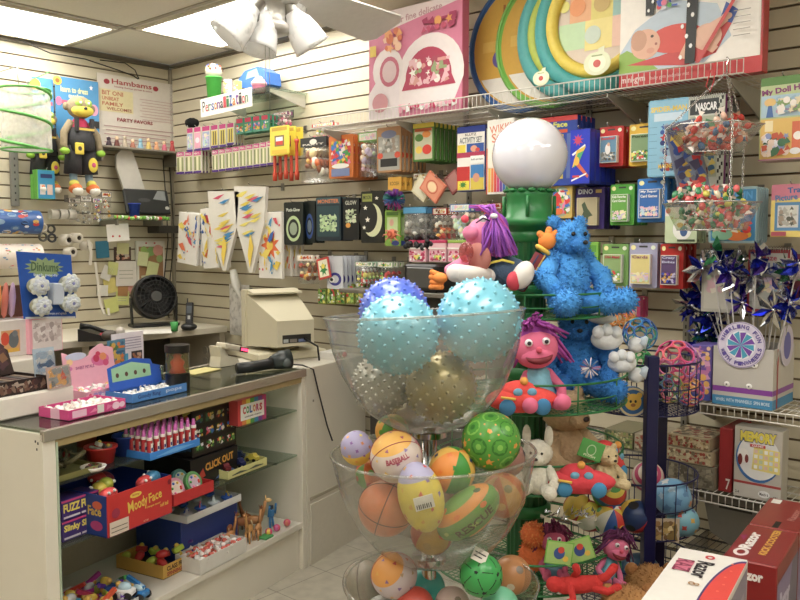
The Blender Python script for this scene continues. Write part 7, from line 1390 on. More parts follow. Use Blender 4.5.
for i in range(30): v = Vector((q.gauss(0, 1), q.gauss(0, 1), q.gauss(0, 1))).normalized(); m.tube([v*.004, v*.03], .0018, M(['e8e0e0', 'a06898', 'c8c8d8', '6888b0'][i % 4], .4), 4)
top(m.build('tinsel_pompom', None, Matrix.Translation(pp)), 'silver and lilac tinsel pompom before the blue bear', 'pompom')
# third tier
def bear(lab, px, py, d, z, s, c, turn=0, lean=0, name='teddy_bear', ears=.02, part='ear'):
    p = D(px, py, d); t = E(name, FR((p.x, p.y, z), CAMR+turn) @ R3(lean, 0, 0), lab, 'plush toy'); mt = M(c, .95, 0, .2, 90, .6)
    m = MB(); m.sph((0, 0, .06*s), (.06*s, .05*s, .07*s), mt, 16, 12); m.build('body', t)
    m = MB(); m.sph((0, 0, .165*s), (.062*s, .056*s, .054*s), mt, 20, 14); fur(m, (0, 0, .165*s), (.062*s, .056*s, .054*s), c, 420, .007*s, 2); hd = m.build('head', t)
    m = MB(); m.sph((0, -.055*s, .15*s), (.03*s, .024*s, .022*s), mt, 12, 8); m.sph((0, -.08*s, .157*s), (.01*s, .006*s, .007*s), M('302420', .4), 8, 6); m.build('muzzle', hd)
    for k in (-1, 1):
        m = MB(); m.sph((k*.045*s, 0, (.21 if part == 'ear' and ears < .03 else .235)*s), (.018*s, .012*s, ears*s), mt, 10, 8); m.build('ear', hd)
        m = MB(); m.sph((k*.022*s, -.05*s, .175*s), .006*s, M('181410', .2), 8, 6); m.build('eye', hd)
        m = MB(); limb(m, [(k*.05*s, -.01*s, .1*s), (k*.075*s, -.04*s, .06*s), (k*.06*s, -.07*s, .03*s)], [.02*s, .022*s, .022*s], mt); m.build('arm', t)
        m = MB(); limb(m, [(k*.035*s, -.03*s, .025*s), (k*.06*s, -.09*s, .025*s)], [.026*s, .028*s], mt); m.build('leg', t)
    return t
bear('beige teddy bear with its head just under the second basket', 564, 470, 2.55, T3+.006, 1.2, 'c0a078', 30)
bear('white plush rabbit with upright ears at the left of the third basket', 537, 492, 2.36, T3+.006, .7, 'd8d4c4', -15, 0, 'plush_rabbit', .045)
plushcar('red plush truck lying at the front of the third basket', 580, 490, 2.34, T3+.006, 'd83040', '3888b8', .95, -5, 0)
plushcar('red plush car with an orange roof at the right of the third basket', 602, 470, 2.5, T3+.03, 'd83030', '3888b8', .95, 40, 35)
bear('pale tan plush lamb behind the red truck', 606, 490, 2.42, T3+.006, .55, 'c8b488', 20, 0, 'plush_lamb')
m = MB(); m.T = R3(0, 0, CAMR) @ R3(0, 20, 0); m.box(-.035, 0, 0, .035, .003, .055, M('48a048', .5), .001); a = Art(m, -.035, 0, .07, .055); a.ring(.5, .5, .2, .3, .8, 'a8c8a0'); a.t('PLUSH', .25, .12, .75, .24, 'd8e8c8')
top(m.build('swing_tag', None, Matrix.Translation(D(588, 459, 2.36))), 'green paper swing tag above the red truck', 'tag')
# fourth tier
doll('small pink cloth doll with dark hair at the back of the fourth basket', 552, 572, 2.5, .62, T4+.01, ['882858', '702050'], 'd05880', '6898b0', 0, 0)
doll('small pink doll in a teal dress leaning right in the fourth basket', 604, 566, 2.45, .62, T4+.01, ['602050', '702868'], 'd86890', '5090a0', 10, 20)
t = E('floppy_red_doll', FR(Vector((*D(582, 600, 2.36).xy, T4+.012)), CAMR) @ Matrix.Scale(.75, 4), 'long limbed bright red plush lying in the fourth basket', 'plush toy'); rd = M('d82420', .9, 0, .1, 70, .4)
m = MB(); limb(m, [(-.07, 0, .03), (.0, 0, .035), (.05, 0, .04)], [.032, .034, .03], rd, 14); m.build('body', t)
for P in ([(.05, 0, .05), (.09, -.01, .07), (.12, 0, .1)], [(.04, -.02, .03), (.09, -.03, .02), (.13, -.02, .03)]): m = MB(); limb(m, P, [.016, .015, .017], rd, 10); m.build('leg', t)
for P in ([(-.05, -.02, .04), (-.045, -.05, .0), (-.06, -.06, -.01)], [(-.03, .01, .06), (-.02, -.01, .09), (-.03, -.02, .11)]): m = MB(); limb(m, P, [.014, .013, .015], rd, 10); m.build('arm', t)
m = MB(); m.sph((-.105, 0, .035), (.034, .03, .03), rd, 14, 10); m.build('head', t)
p = D(536, 535, 2.52); t = E('orange_plush', FR(Vector((p.x, p.y, T4+.01)), CAMR), 'orange plush animal behind the bottom ball bowl', 'plush toy')
m = MB(); m.sph((0, 0, .05), (.05, .04, .05), furmat('e87028'), 14, 10); fur(m, (0, 0, .05), (.05, .04, .05), 'e87028', 300, .01); m.build('body', t); m = MB(); m.sph((-.01, -.02, .12), (.04, .036, .036), furmat('e87028'), 14, 10); fur(m, (-.01, -.02, .12), .037, ['e87028', 'f09040'], 300, .01); m.build('head', t)
for i, (px, py, d, ro, c, nm) in enumerate([(559, 555, 2.36, 8, '78c040', 'green picture card tag'), (580, 552, 2.38, -18, '88c850', 'crumpled lime card tag')]):
    m = MB(); m.T = R3(0, 0, CAMR) @ R3(0, ro, 0); m.box(-.04, 0, -.03, .04, .003, .04, M(c, .5), .001); a = Art(m, -.04, -.03, .08, .07); a.r(.05, .05, .95, .95, 'a8d070'); a.e(.5, .5, .2, .25, '3858a0'); a.e(.55, .65, .12, .14, 'd84030'); a.e(.75, .3, .1, .12, 'e8c030')
    top(m.build('swing_tag', None, Matrix.Translation(D(px, py, d))), nm+' over the fourth basket\'s plush dolls', 'tag')
m = MB(); q = random.Random(12)
for i in range(46): v = Vector((q.gauss(0, 1), q.gauss(0, .6), q.gauss(0, .6))); a_ = Vector((q.uniform(-.08, .08), q.uniform(-.03, .03), 0)); m.add([a_, a_+v*.012, a_+v*.018+Vector((.01, 0, .012))], [(0, 1, 2)], M('c8c8cc', .15, .9, 0))
top(m.build('foil_shreds', None, Matrix.Translation(D(572, 516, 2.45)) @ R3(0, 0, CAMR)), 'silver foil shreds under the third basket', 'tinsel')['kind'] = 'stuff'
# ---- floor bins & big plush at bottom
for i, (px, py, d, c, s, nm) in enumerate([(628, 612, 2.35, 'a86838', .95, 'front'), (650, 585, 2.6, '986030', .95, 'rear')]):
    p = D(px, py, d); t = E('brown_plush', FR((p.x, p.y, .0 if 0 else .35), CAMR), nm+' brown plush bear heaped beside the navy rack post', 'plush toy')
# bin under them
for o in [o for o in bpy.data.objects if o.name.startswith('brown_plush')]:
    i = 0 if 'front' in o['label'] else 1; s = .95
    m = MB(); m.sph((0, 0, .1), (.09, .08, .1), furmat('9c6434'), 16, 12); fur(m, (0, 0, .1), (.09, .08, .1), '9c6434', 500, .012); m.build('body', o)
    m = MB(); m.sph((0, -.01, .235), (.08, .075, .068), furmat('b07c40'), 18, 12); fur(m, (0, -.01, .235), (.08, .075, .068), ['b07c40', '9c6834'], 700, .012, 3); hd = m.build('head', o)
    for k in (-1, 1): m = MB(); m.sph((k*.06, 0, .29), (.022, .014, .022), furmat('a87038'), 10, 8); m.build('ear', hd)
    m = MB(); m.sph((0, -.08, .22), (.03, .02, .022), furmat('c8985c'), 10, 8); m.sph((0, -.1, .228), .008, '201810', 8, 6); m.build('muzzle', hd)
    o.location.z = (D(628, 597, 2.35).z if i == 0 else D(650, 575, 2.6).z)-.27
p = D(640, 600, 2.5); 
for i, (px, d, c, nm, r) in enumerate([(628, 2.62, '205878', 'blue', .13), (590, 2.5, '286878', 'teal', .1)]): pass
# ================================================================== NAVY RACK
pr = D(640, 420, 2.9); NV = M('181c50', .35, .2); rx, ry = pr.x, pr.y
t = E('wire_ball_rack', TR(rx, ry, 0), 'navy metal rack with round wire baskets of lattice balls', 'display rack')
pf = D(651.5, 420, 2.66); m = MB(); zt_ = D(651, 356, 2.66).z
m.T = TR(pf.x-rx, pf.y-ry, 0) @ R3(0, 0, CAMR); m.box(-.019, -.012, 0, .019, .03, zt_, NV, .002); m.build('front_post', t)
m = MB(); pb_ = D(662, 420, 3.0); m.T = TR(pb_.x-rx, pb_.y-ry, 0) @ R3(0, 0, CAMR); m.box(-.018, -.01, 0, .018, .02, 1.12, M('14163c', .4), .002); m.build('rear_post', t)
m = MB(); m.T = R3(0, 0, CAMR); m.box(-.25, -.25, .012, .25, -.21, .04, NV); m.box(-.25, .2, .012, .25, .24, .04, NV); m.box(-.02, -.25, .0, .02, .24, .03, NV); m.build('foot_frame', t)
def nbasket(z, R, h, cx_=0, cy_=0):
    b = MB(); c = (cx_, cy_)
    for zz, r in ((z, .0028), (z+h*.5, .002), (z+h, .0035)): b.ring((c[0], c[1], zz), R if zz > z else R*.98, r, NV, 48, 5)
    for i in range(26): a = 2*PI*i/26; b.tube([(c[0]+R*.98*math.cos(a), c[1]+R*.98*math.sin(a), z), (c[0]+R*math.cos(a), c[1]+R*math.sin(a), z+h)], .0018, NV, 4)
    for i in range(-8, 9):
        x = i*R/9; L = math.sqrt(R*R-x*x)*.97; b.tube([(c[0]+x, c[1]-L, z), (c[0]+x, c[1]+L, z)], .0016, NV, 4); b.tube([(c[0]-L, c[1]+x, z+.002), (c[0]+L, c[1]+x, z+.002)], .0016, NV, 4)
    b.build('wire_basket', t)
RB = .198
zA = D(640, 414, 2.75).z; zB = D(640, 540, 2.75).z; zC = .3
hA = D(690, 360, 2.85).z-zA+.02; nbasket(zA, RB, .17); nbasket(zB, RB, .19); nbasket(zC, RB, .16)
def lattice(lab, p, r, cols, seed=0, cat='lattice ball'):
    m = MB(); F = []
    for i in range(12):
        for j in range(i+1, 12):
            for k in range(j+1, 12):
                if all((ICO[a]-ICO[b]).length < 1.2 for a, b in ((i, j), (j, k), (i, k))): F.append((ICO[i]+ICO[j]+ICO[k]).normalized())
    rot = R3(seed*31, seed*17, seed*53).to_3x3()
    for i, v in enumerate(ICO+F):
        q = (rot @ v).to_track_quat('Z', 'Y').to_matrix(); s = .27 if i < 12 else .36; c = math.sqrt(1-s*s)
        m.ring((rot @ v)*r*c, r*s, r*.05, M(cols[i % len(cols)], .35), 14, 5, q)
    return top(m.build('lattice_ball', None, Matrix.Translation(p)), lab, cat)
lattice('orange lattice ball at the back of the top navy basket', D(623, 321, 2.98), .045, ['e89828', 'd88020'], 1)
lattice('blue and green lattice ball in the top navy basket', D(640, 334, 2.9), .058, ['3890c8', '48a888', '2868b8'], 2)
lattice('green lattice ball under the blue one', D(640, 362, 2.92), .045, ['38a858', '50c070'], 3)
lattice('large pink and lilac lattice ball beside the navy post', D(676, 362, 2.82), .074, ['d84080', 'b878c0', 'e85868', 'd8709c'], 4)
lattice('green and brown lattice ball low in the top navy basket', D(668, 388, 2.76), .05, ['507848', 'a88840', '385880', 'c85878'], 5)
lattice('mixed colour lattice ball at the right of the top navy basket', D(690, 392, 2.86), .048, ['d84888', '5878b8', 'e8a848'], 6)
t_ = E('round_toy_pack', Matrix.Translation(D(633, 402, 2.7)) @ R3(0, 0, CAMR), 'round blue pack with a yellow bear face in the top navy basket', 'toy pack'); m = MB(); m.T = R3(0, 0, 0); m.prism([(.05*math.cos(2*PI*i/28), .05*math.sin(2*PI*i/28)) for i in range(28)], 0, .02, M('3070b0', .4)); a = Art(m, -.05, -.05, .1, .1); a.ring(.5, .5, .48, .48, .85, 'e0d0a0'); a.e(.5, .5, .28, .28, 'e8b830'); a.e(.3, .72, .1, .1, 'e8b830'); a.e(.7, .72, .1, .1, 'e8b830'); a.e(.42, .52, .04, .05, '282828'); a.e(.58, .52, .04, .05, '282828'); a.e(.5, .4, .08, .06, 'a86828'); m.build('round_case', t_)
# printed balls, second basket
YB = lambda u, v: [M('e8c828'), M('f0ece0'), M('2858a8'), M('d83828')][int(v*8) % 4]
pball('yellow, white and blue striped beach ball left of the navy post', D(611, 520, 2.74), .058, YB, rot=(30, 20, 10), spots=[(8, .18, ['e04030', '38a048', 'f0c828'], 8, 0)], name='beach_ball')
pball('yellow red and white striped ball in the second navy basket', D(590, 516, 2.78), .052, lambda u, v: [M('e8d030'), M('f0ece0'), M('c83038')][int(v*6) % 3], rot=(20, 60, 40), name='beach_ball')
pball('dark blue and yellow ball with a clock print by the navy post', D(635, 516, 2.72), .055, lambda u, v: [M('3878a8'), M('e8c830'), M('203868'), M('b82828')][int(v*4) % 4], rot=(10, 40, 70), spots=[(5, .3, ['e8d020', '181818', '38a0c8'], 12, 0)], name='beach_ball')
pball('striped green, yellow and blue ball under the third plush basket', D(609, 492, 2.76), .058, lambda u, v: [M('48a048'), M('e8d040'), M('c83830'), M('3880b8')][int(u*8) % 4], rot=(30, 40, 0), name='beach_ball')
pball('yellow and red ball at the left of the second navy basket', D(578, 508, 2.8), .05, lambda u, v: [M('e8c030'), M('c83030')][int(v*4) % 2], rot=(0, 40, 40), spots=[(8, .2, ['e8d030', '283868'], 8, 0)], name='beach_ball')
pball('light blue ball printed with an orange owl right of the navy post', D(672, 497, 2.8), .064, c='70a8d0', rot=(0, 0, 44), spots=[(26, .24, ['e89030', 'd8d8d8', '5888b8', 'e8a850', 'a8c8e0'], 9, 1)], name='picture_ball')
pball('pale turquoise ball with small coloured shapes, rightmost in the navy rack', D(683, 521, 2.8), .054, c='78b8cc', rot=(0, 0, 30), spots=[(22, .2, ['c84838', 'e0d0a0', '486898', 'd8a838'], 8, 1)], name='picture_ball')
pball('magenta and cream striped ball peeking behind the navy post', D(648, 477, 2.92), .056, lambda u, v: [M('c03868'), M('d8c8b8')][int(u*10) % 2], rot=(50, 30, 0), name='picture_ball')
m = MB(); m.box(-.05, -.005, -.03, .05, 0, .05, M('c8b8a0', .5)); a = Art(m, -.05, -.03, .1, .08, -.005); a.busy(.05, .05, .95, .95, 120, 'gold', 14, .12); top(m.build('price_card', None, Matrix.Translation(D(664, 533, 2.75)) @ R3(0, 0, CAMR)), 'small tan card low in the second navy basket', 'card')
pball('large dark blue ball in the lowest navy basket', D(640, 575, 2.86), .075, c='205070', name='play_ball')
# bins on the floor under rack
# ================================================================== LOWER RIGHT WIRE SHELVES
zs1 = wr(690, 402, .3).z; zs2 = wr(690, 489, .3).z
Xa, Xb = 3.72, 4.62
wire_shelf('wire_shelf', 'white wire shelf under the pinwheel display box', Xa, Xb, zs1, .3, .035, .024, brackets=(Xa+.02, Xb-.05), up=False)
wire_shelf('wire_shelf', 'lower white wire shelf carrying the grey card matching game', Xa-.12, Xb, zs2, .3, .035, .024, brackets=(Xa+.02, Xb-.05), up=False)
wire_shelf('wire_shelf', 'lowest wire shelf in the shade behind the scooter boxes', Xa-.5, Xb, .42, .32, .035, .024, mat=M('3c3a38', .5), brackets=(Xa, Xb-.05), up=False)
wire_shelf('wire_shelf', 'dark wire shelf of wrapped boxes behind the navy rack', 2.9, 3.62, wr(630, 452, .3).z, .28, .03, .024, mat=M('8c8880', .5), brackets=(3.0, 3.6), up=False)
# pinwheel display box
L = wr(712, 405, .29); Rr = wr(772, 412, .29); w_ = (Rr.x-L.x); tpz = wr(735, 338, .29).z; h_ = wr(713, 345, .29).z-zs1-.006
t = E('pinwheel_display_box', FR((L.x, -.29, zs1+.005)), 'white cardboard display box with purple and blue bands holding pinwheels', 'display box')
WB = M('bcb8b0', .5, 0, .03, 10); m = MB(); e = .004
m.box(0, 0, 0, w_, .24, .004, WB); m.box(0, 0, 0, w_, e, h_, WB); m.box(0, .24-e, 0, w_, .24, h_, WB); m.box(0, e, 0, e, .24-e, h_, WB); m.box(w_-e, e, 0, w_, .24-e, h_, WB)
a = Art(m, 0, 0, w_, h_); a.r(0, 0, 1, .16, '3888b8'); a.r(0, .23, 1, .32, '8840a0'); a.t('WHIRL WITH PINWHEELS  SPIN MORE', .06, .06, .96, .12, 'c8dce8')
a = Art(m, 0, 0, .24, h_, w_, 'r'); a.r(0, 0, 1, .16, '3888b8'); a.r(0, .23, 1, .32, '8840a0'); a.r(.16, .0, .22, 1, 'a83038'); a.e(.55, .95, .3, .04, 'c8c0d0')
for u, v in ((.25, .36), (.62, .36), (.7, .72)): m.sph((u*w_, -.003, v*h_), (.011, .003, .01), M('e8e8e4', .4), 12, 6); m.sph((u*w_, -.006, v*h_), .003, '303030', 6, 5)
m.build('carton', t)
m = MB(); n = 40; R_ = .082; m.prism([(R_*math.cos(2*PI*i/n), R_*math.sin(2*PI*i/n)) for i in range(n)], 0, .003, M('d4cce0', .45)); a = Art(m, -R_, -R_, 2*R_, 2*R_); a.ring(.5, .5, .49, .49, .97, '9080b0', 40); a.e(.5, .5, .31, .31, 'e8e8f0')
for i in range(12): a0 = math.radians(30*i+8); a1 = math.radians(30*i+34); a.poly([(.5, .5), (.5+.3*math.cos(a0), .5+.3*math.sin(a0)), (.5+.27*math.cos(a1), .5+.27*math.sin(a1))], ['7848a8', '40a0c0'][i % 2]); a.k = 4
a.k = 6
for s, a0, st in (('WHIRLING FUN', 165, -13.5), ('WITH PINWHEELS', 200, 11.5)):
    for i, ch in enumerate(s):
        if ch == ' ': continue
        an = math.radians(a0+st*i); u, v = .5+.4*math.cos(an), .5+.4*math.sin(an); a.t(ch, u-.038, v-.045, u+.038, v+.045, '6050a0', math.degrees(an)-90 if st < 0 else math.degrees(an)+90, .04); a.k = 6
m.build('round_logo', t, TR(w_*.47, -.006, h_+.01))
m = MB(); m.prism([(R_*.9*math.cos(2*PI*i/n), R_*.9*math.sin(2*PI*i/n)) for i in range(n)], 0, .003, M('c8c0d4', .45)); a = Art(m, -R_, -R_, 2*R_, 2*R_); a.e(.5, .5, .26, .3, '6060b0'); m.build('round_logo', t, TR(w_+.006, .13, h_+.005) @ R3(0, 0, 90))
# pinwheels: foil heads on sticks
SIL = M('d0d2d8', .12, .95, 0); BLU = M('2838b8', .15, .8, 0); PUR = M('5838a8', .15, .8, 0); GRF = M('389060', .15, .8, 0)
def pinwheel(fo, i, lab, grp=None):
    q = random.Random(i*7); px, py, d = fo; hp = wr(px, py, .08+(d-2.48)*1.0); o = Vector((hp.x, hp.y, hp.z)); cols = [[SIL, SIL, BLU], [BLU, SIL, BLU], [SIL, GRF, SIL], [PUR, SIL, BLU], [BLU, BLU, SIL]][i % 5]
    boxc = Vector((L.x+w_*(.12+.76*((px-690)/110)), -.06-.18*(d-2.48)/.22, zs1+.02)); t = E('pinwheel', Matrix.Translation(o), lab, 'pinwheel', grp)
    m = MB(); m.tube([boxc-o, (boxc-o)*.5+Vector((0, 0, .01)), Vector((0, .004, 0))], .0022, M('b8b4b0', .4), 6); m.build('stick', t)
    m = MB(); nb = 8; R_ = q.uniform(.06, .08); m.T = R3(q.uniform(-35, 35), q.uniform(-180, 180), CAMR+q.uniform(-50, 50))
    for k in range(nb):
        a0 = 2*PI*k/nb; a1 = a0+2*PI/nb*.75; mid = (a0+a1)/2+q.uniform(-.15, .15); e_ = q.uniform(.012, .03)
        vs = [(0, 0, 0), (R_*.55*math.cos(a0), -e_*.2, R_*.55*math.sin(a0)), (R_*math.cos(mid), -e_*.3, R_*math.sin(mid)), (R_*.62*math.cos(a1), -e_*1.3, R_*.62*math.sin(a1)), (R_*.25*math.cos(a1), -e_*1.6, R_*.25*math.sin(a1))]
        m.add(vs, [(0, 1, 2), (0, 2, 3), (0, 3, 4)], cols[k % 3])
    m.sph((0, -.012, 0), .008, SIL, 8, 6); m.build('foil_head', t)
    return t
ph = [(703, 268, 2.62), (720, 262, 2.66), (735, 262, 2.62), (716, 280, 2.55), (736, 283, 2.6), (752, 276, 2.64), (768, 272, 2.6), (785, 268, 2.66), (795, 285, 2.6), (700, 292, 2.55), (690, 305, 2.5), (706, 315, 2.52), (722, 305, 2.58), (742, 303, 2.62), (756, 295, 2.55), (772, 292, 2.6), (788, 302, 2.66), (700, 330, 2.5), (716, 345, 2.48), (694, 342, 2.54), (774, 310, 2.66), (798, 262, 2.7), (710, 250, 2.7), (756, 258, 2.7), (698, 310, 2.5), (708, 296, 2.48), (715, 322, 2.5), (704, 336, 2.52), (729, 272, 2.7), (746, 290, 2.56)]
for i, f in enumerate(ph): pinwheel(f, i, 'shiny silver and blue foil pinwheel bunched in the white display box', 'foil pinwheels in the white display box')
t = E('red_twisted_cord', TR(0, 0, 0), 'x', 'cord'); bpy.data.objects.remove(t); LAB.pop()
# bag with flowers left of pinwheel box
A = wr(690, 408, .26); B = wr(712, 408, .26); m = MB(); hh = wr(700, 345, .26).z-zs1; m.box(0, 0, .005, B.x-A.x-.006, .12, hh, M('6858a8', .45), .003); a = Art(m, 0, .005, B.x-A.x-.006, hh); a.busy(.03, .1, .97, .97, 130, ['e8b050', 'c878b0', 'e0a0c8', '7858b0', 'f0c8a0'], 26, .16); a.r(.02, .0, .98, .1, '4050a0')
top(m.build('flower_gift_bag', None, FR((A.x, -.26, zs1))), 'violet bag printed with orange and pink flowers beside the display box', 'gift bag')
# MEMORY game
L = wr(733, 492, .28); R1 = wr(781, 500, .28); w_ = R1.x-L.x; h_ = wr(757, 428, .28).z-zs2-.004
m = MB(); m.box(0, 0, 0, w_, .07, h_, M('a8a498', .4), .002); a = Art(m, 0, 0, w_, h_); a.r(.01, .01, .99, .99, 'b4aea4'); a.r(.01, .01, .99, .24, 'c0bcb4'); a.r(.01, .2, .99, .235, 'a83838')
a.e(.5, .58, .46, .34, '3870b0', 30); a.e(.52, .6, .44, .32, 'd8d8d8', 30); a.poly([(.38, .42), (.96, .4), (.95, .72), (.42, .74)], 'e0d070')
a.k = 9
for i in range(5):
    for j in range(4): a.r(.43+.105*i, .44+.072*j, .5+.105*i, .49+.072*j, ['e8e8e0', 'c8d0d8', 'd8b8a8', 'b8c8a0'][(i+j*2) % 4]); a.k = 9
a.k = 12; a.t('MEMORY', .13, .8, .88, .95, 'd8c830', 0, .06); a.k = 10; a.t('MEMORY', .12, .79, .89, .96, '384878', 0, .08); a.k = 13; a.r(.34, .735, .66, .775, 'c03030'); a.t('GAME', .38, .74, .62, .77, 'e8e0e0')
a.e(.2, .6, .12, .1, 'e0dcd8'); a.e(.14, .54, .05, .08, '782c28'); a.e(.28, .56, .04, .06, '782c28'); a.e(.66, .1, .12, .05, 'e8e8e8'); a.t('Match it', .57, .08, .75, .12, '303030'); a.t('2-4', .06, .06, .14, .1, '505050'); a.t('AGE 3', .84, .06, .94, .1, '505050')
top(m.build('memory_game_box', None, FR((L.x, -.28, zs2+.003))), 'grey game box with yellow lettering on the lower wire shelf', 'board game')
L = wr(718, 490, .26); R1 = wr(732, 492, .26); m = MB(); m.box(0, 0, 0, R1.x-L.x-.003, .2, wr(725, 428, .26).z-zs2-.004, M('a02428', .4), .002); a = Art(m, 0, 0, R1.x-L.x-.003, .2); a.t('7', .55, .05, .9, .25, 'e8e0d8'); top(m.build('red_game_box', None, FR((L.x, -.26, zs2+.003))), 'plain red box standing left of the grey game box', 'board game')
L = wr(666, 488, .28); R1 = wr(714, 490, .28); w_ = R1.x-L.x
for i, (h0, h1, c, nm) in enumerate([(0, .085, '7c7460', 'grey speckled wrapped box at the bottom of the stack'), (.087, .14, 'b0a080', 'cream and red patterned box in the middle of the stack'), (.142, .19, 'a89878', 'red and tan zigzag patterned box on top of the stack')]):
    m = MB(); m.box(0, 0, h0, w_-.01*i, .18, h1, M(c, .5), .002); a = Art(m, 0, h0, w_-.01*i, h1-h0); a.busy(.02, .06, .98, .94, 140+i, [['8c8470', '605848', 'a09880', '686050'], ['c8b890', 'a04838', '807058', 'd8cca8'], ['a03830', 'd0c098', '88704c', 'c0a878']][i], 44, .06); a2 = Art(m, 0, 0, w_-.01*i, .18, h1, 't'); a2.busy(.02, .03, .98, .97, 145+i, ['c8b890', 'a04838', 'd8cca8', '685c48'], 50, .05)
    top(m.build('wrapped_box', None, FR((L.x, -.28, zs2+.003))), nm+', beside the red box', 'wrapped box')
zs3 = wr(630, 452, .3).z
for i, (x0, x1, y0, c, pal, nm) in enumerate([(604, 634, 428, '807c5c', ['90a058', 'c8c090', '586848', 'a89868'], 'olive patterned wrapped box behind the plush baskets'), (634, 700, 433, 'a89c84', ['b8ac90', '706450', 'a85040', 'd0c8a8'], 'tan patterned wrapped box behind the navy post')]):
    A = wr(x0, 450, .28); B = wr(x1 if i == 0 else 663, 450, .28); hh = wr(x0, y0, .28).z-zs3; m = MB(); m.box(0, 0, .004, B.x-A.x-.004, .2, hh, M(c, .5), .002); a = Art(m, 0, .004, B.x-A.x-.004, hh-.004); a.busy(.02, .04, .98, .96, 150+i, pal, 50, .06); top(m.build('wrapped_box', None, FR((A.x, -.28, zs3))), nm, 'wrapped box')
L = wr(672, 585, .3)
m = MB(); m.T = R3(0, 0, 0); p1 = wr(735, 525, .2); m.prism([(-.14, .12), (.14, .14), (.1, -.1), (.0, -.14), (-.09, -.1)], 0, .12, M('787468', .5)); a = Art(m, -.06, .0, .12, .02); a.r(0, 0, 1, 1, '303028')
top(m.build('grey_plastic_case', None, FR((p1.x, -.2, .58))), 'grey moulded case on the shaded lowest shelf', 'case')
m = MB(); P = [wr(728, 432, .33), wr(730, 428, .4), wr(722, 410, .34)]
# ================================================================== SCOOTER BOXES
q4 = [oz(680, 547, .62), oz(748, 560, .62)]
def carton(lab, A, B, depth_to, h, c, artt, artf, artl, name='scooter_box', side=None):
    A = Vector((A.x, A.y, 0)); B = Vector((B.x, B.y, 0)); w = (B-A).length; ang = math.degrees(math.atan2(B.y-A.y, B.x-A.x)); m = MB(); m.box(0, 0, 0, w, depth_to, h, M(c, .35), .003)
    if artt: Art(m, 0, 0, w, depth_to, h, 't').run(artt)
    if artf: Art(m, 0, 0, w, h, 0).run(artf)
    if artl: Art(m, 0, 0, depth_to, h, w, 'r').run(artl)
    return top(m.build(name, None, FR(A, ang)), lab, 'box'), w
# box 1: back edge from (680,547) to (748,560); runs toward the camera
H1 = .80; A = oz(680, 547, H1); B = oz(748, 560, H1); dv = (B-A); w = dv.length; ang = math.degrees(math.atan2(dv.y, dv.x)); dp = .5
m = MB(); m.box(0, -dp, 0, w, 0, H1, M('d8d4cc', .35), .003); a = Art(m, 0, -dp, w, dp, H1, 't'); a.r(.01, .005, .99, .995, 'ddd9d2'); 
a.poly(arc(1.0, .45, .36, .52, 90, 200, 18)+[(.99, .0)], '40306c'); a.k = 3; a.poly(arc(1.0, .44, .33, .5, 90, 200, 18)+[(.99, .0)], 'd83c30'); a.poly([(.99, 0), (.7, 0), (.66, .27), (.99, .3)], 'd83c30')
a.k = 5; a.ring(.5, .925, .07, .026, .5, 'c82838'); a.t('Razor', .17, .71, .83, .79, '28242c', -88, .02); a.r(.1, .69, .34, .83, 'c86880'); a.t('RAZ', -.02, .72, .46, .8, '802848', -88, .01); a.ring(.47, .56, .045, .018, .6, 'a87838'); a.ring(.54, .555, .04, .016, .6, 'a87838')
for i in range(5): a.e(.84+.03*(i % 2), .88-.09*i, .02, .008, 'e86850')
a = Art(m, -dp, 0, dp, H1, w, 'r'); a.r(.02, .02, .98, .98, '8c8498'); a.r(.05, .5, .9, .92, 'a89cac'); a.poly([(.1, .3), (.6, .8), (.8, .75), (.3, .2)], '6c5c88')
o = top(m.build('scooter_box', None, FR((A.x, A.y, 0), ang)), 'white and red scooter carton with dark lettering, nearest the viewer', 'box')
# box 2 red
H2 = .72; A = oz(722, 556, H2); B = oz(756, 563, H2); w = .14
A2 = oz(770, 497, H2); dv = A2-A; ang = math.degrees(math.atan2(dv.y, dv.x)); L2 = dv.length
print('box2', A, A2, L2, ang)
RD = M('8c1c1c', .3); HL = L2/2
for q_ in (0, 1):
    m = MB(); m.box(0, -w, 0, HL-.004, 0, H2, RD, .003)
    a = Art(m, 0, -w, HL, w, H2, 't')
    if q_ == 0: a.ring(.2, .75, .1, .14, .55, 'e8dcd8'); a.t('Razor', .3, .62, .78, .86, 'ece4e0', 0, .05); a.t('KICK SCOOTER', .22, .3, .95, .45, 'e0a838', 0, .04); a.poly([(.5, .85), (.62, .98), (.66, .85)], 'a0306c')
    else: a.r(.02, .42, .22, .54, '181414'); a.r(.8, .7, .95, .9, 'e8e4e0'); a.t('Razor', .3, .2, .7, .36, 'b87068', 0, .03)
    a = Art(m, 0, 0, HL, H2, -w, 'f'); a.r(.02, .02, .98, .93, '70687c'); a.poly([(.02, .93), (.7, .93), (.3, .6), (.02, .64)], '8878a0'); a.t('Razor', .14, .78, .6, .88, 'c8c0d8', 0, .05); a.ring(.5, .45, .4, .25, .85, '988cb8'); a.busy(.1, .1, .95, .7, 160+q_, ['386848', '486088', '7c5870', 'a8a0b0', '5c5478'], 14, .1)
    o = top(m.build('scooter_box', None, FR((A.x, A.y, 0), ang) @ TR(HL*q_, 0, 0)), ['dark red scooter carton with white and yellow lettering on top', 'second dark red scooter carton further back, with a black tape patch'][q_], 'box')
    if q_ == 0: k = MB(); k.T = R3(0, 0, -90); a = Art(k, .01, H2-.06, w-.02, .045, -.0005); a.ring(.1, .5, .08, .35, .5, 'e8dcd8'); a.t('Razor', .22, .2, .8, .85, 'ece4e0', 0, .05); k.build('lettering', o)
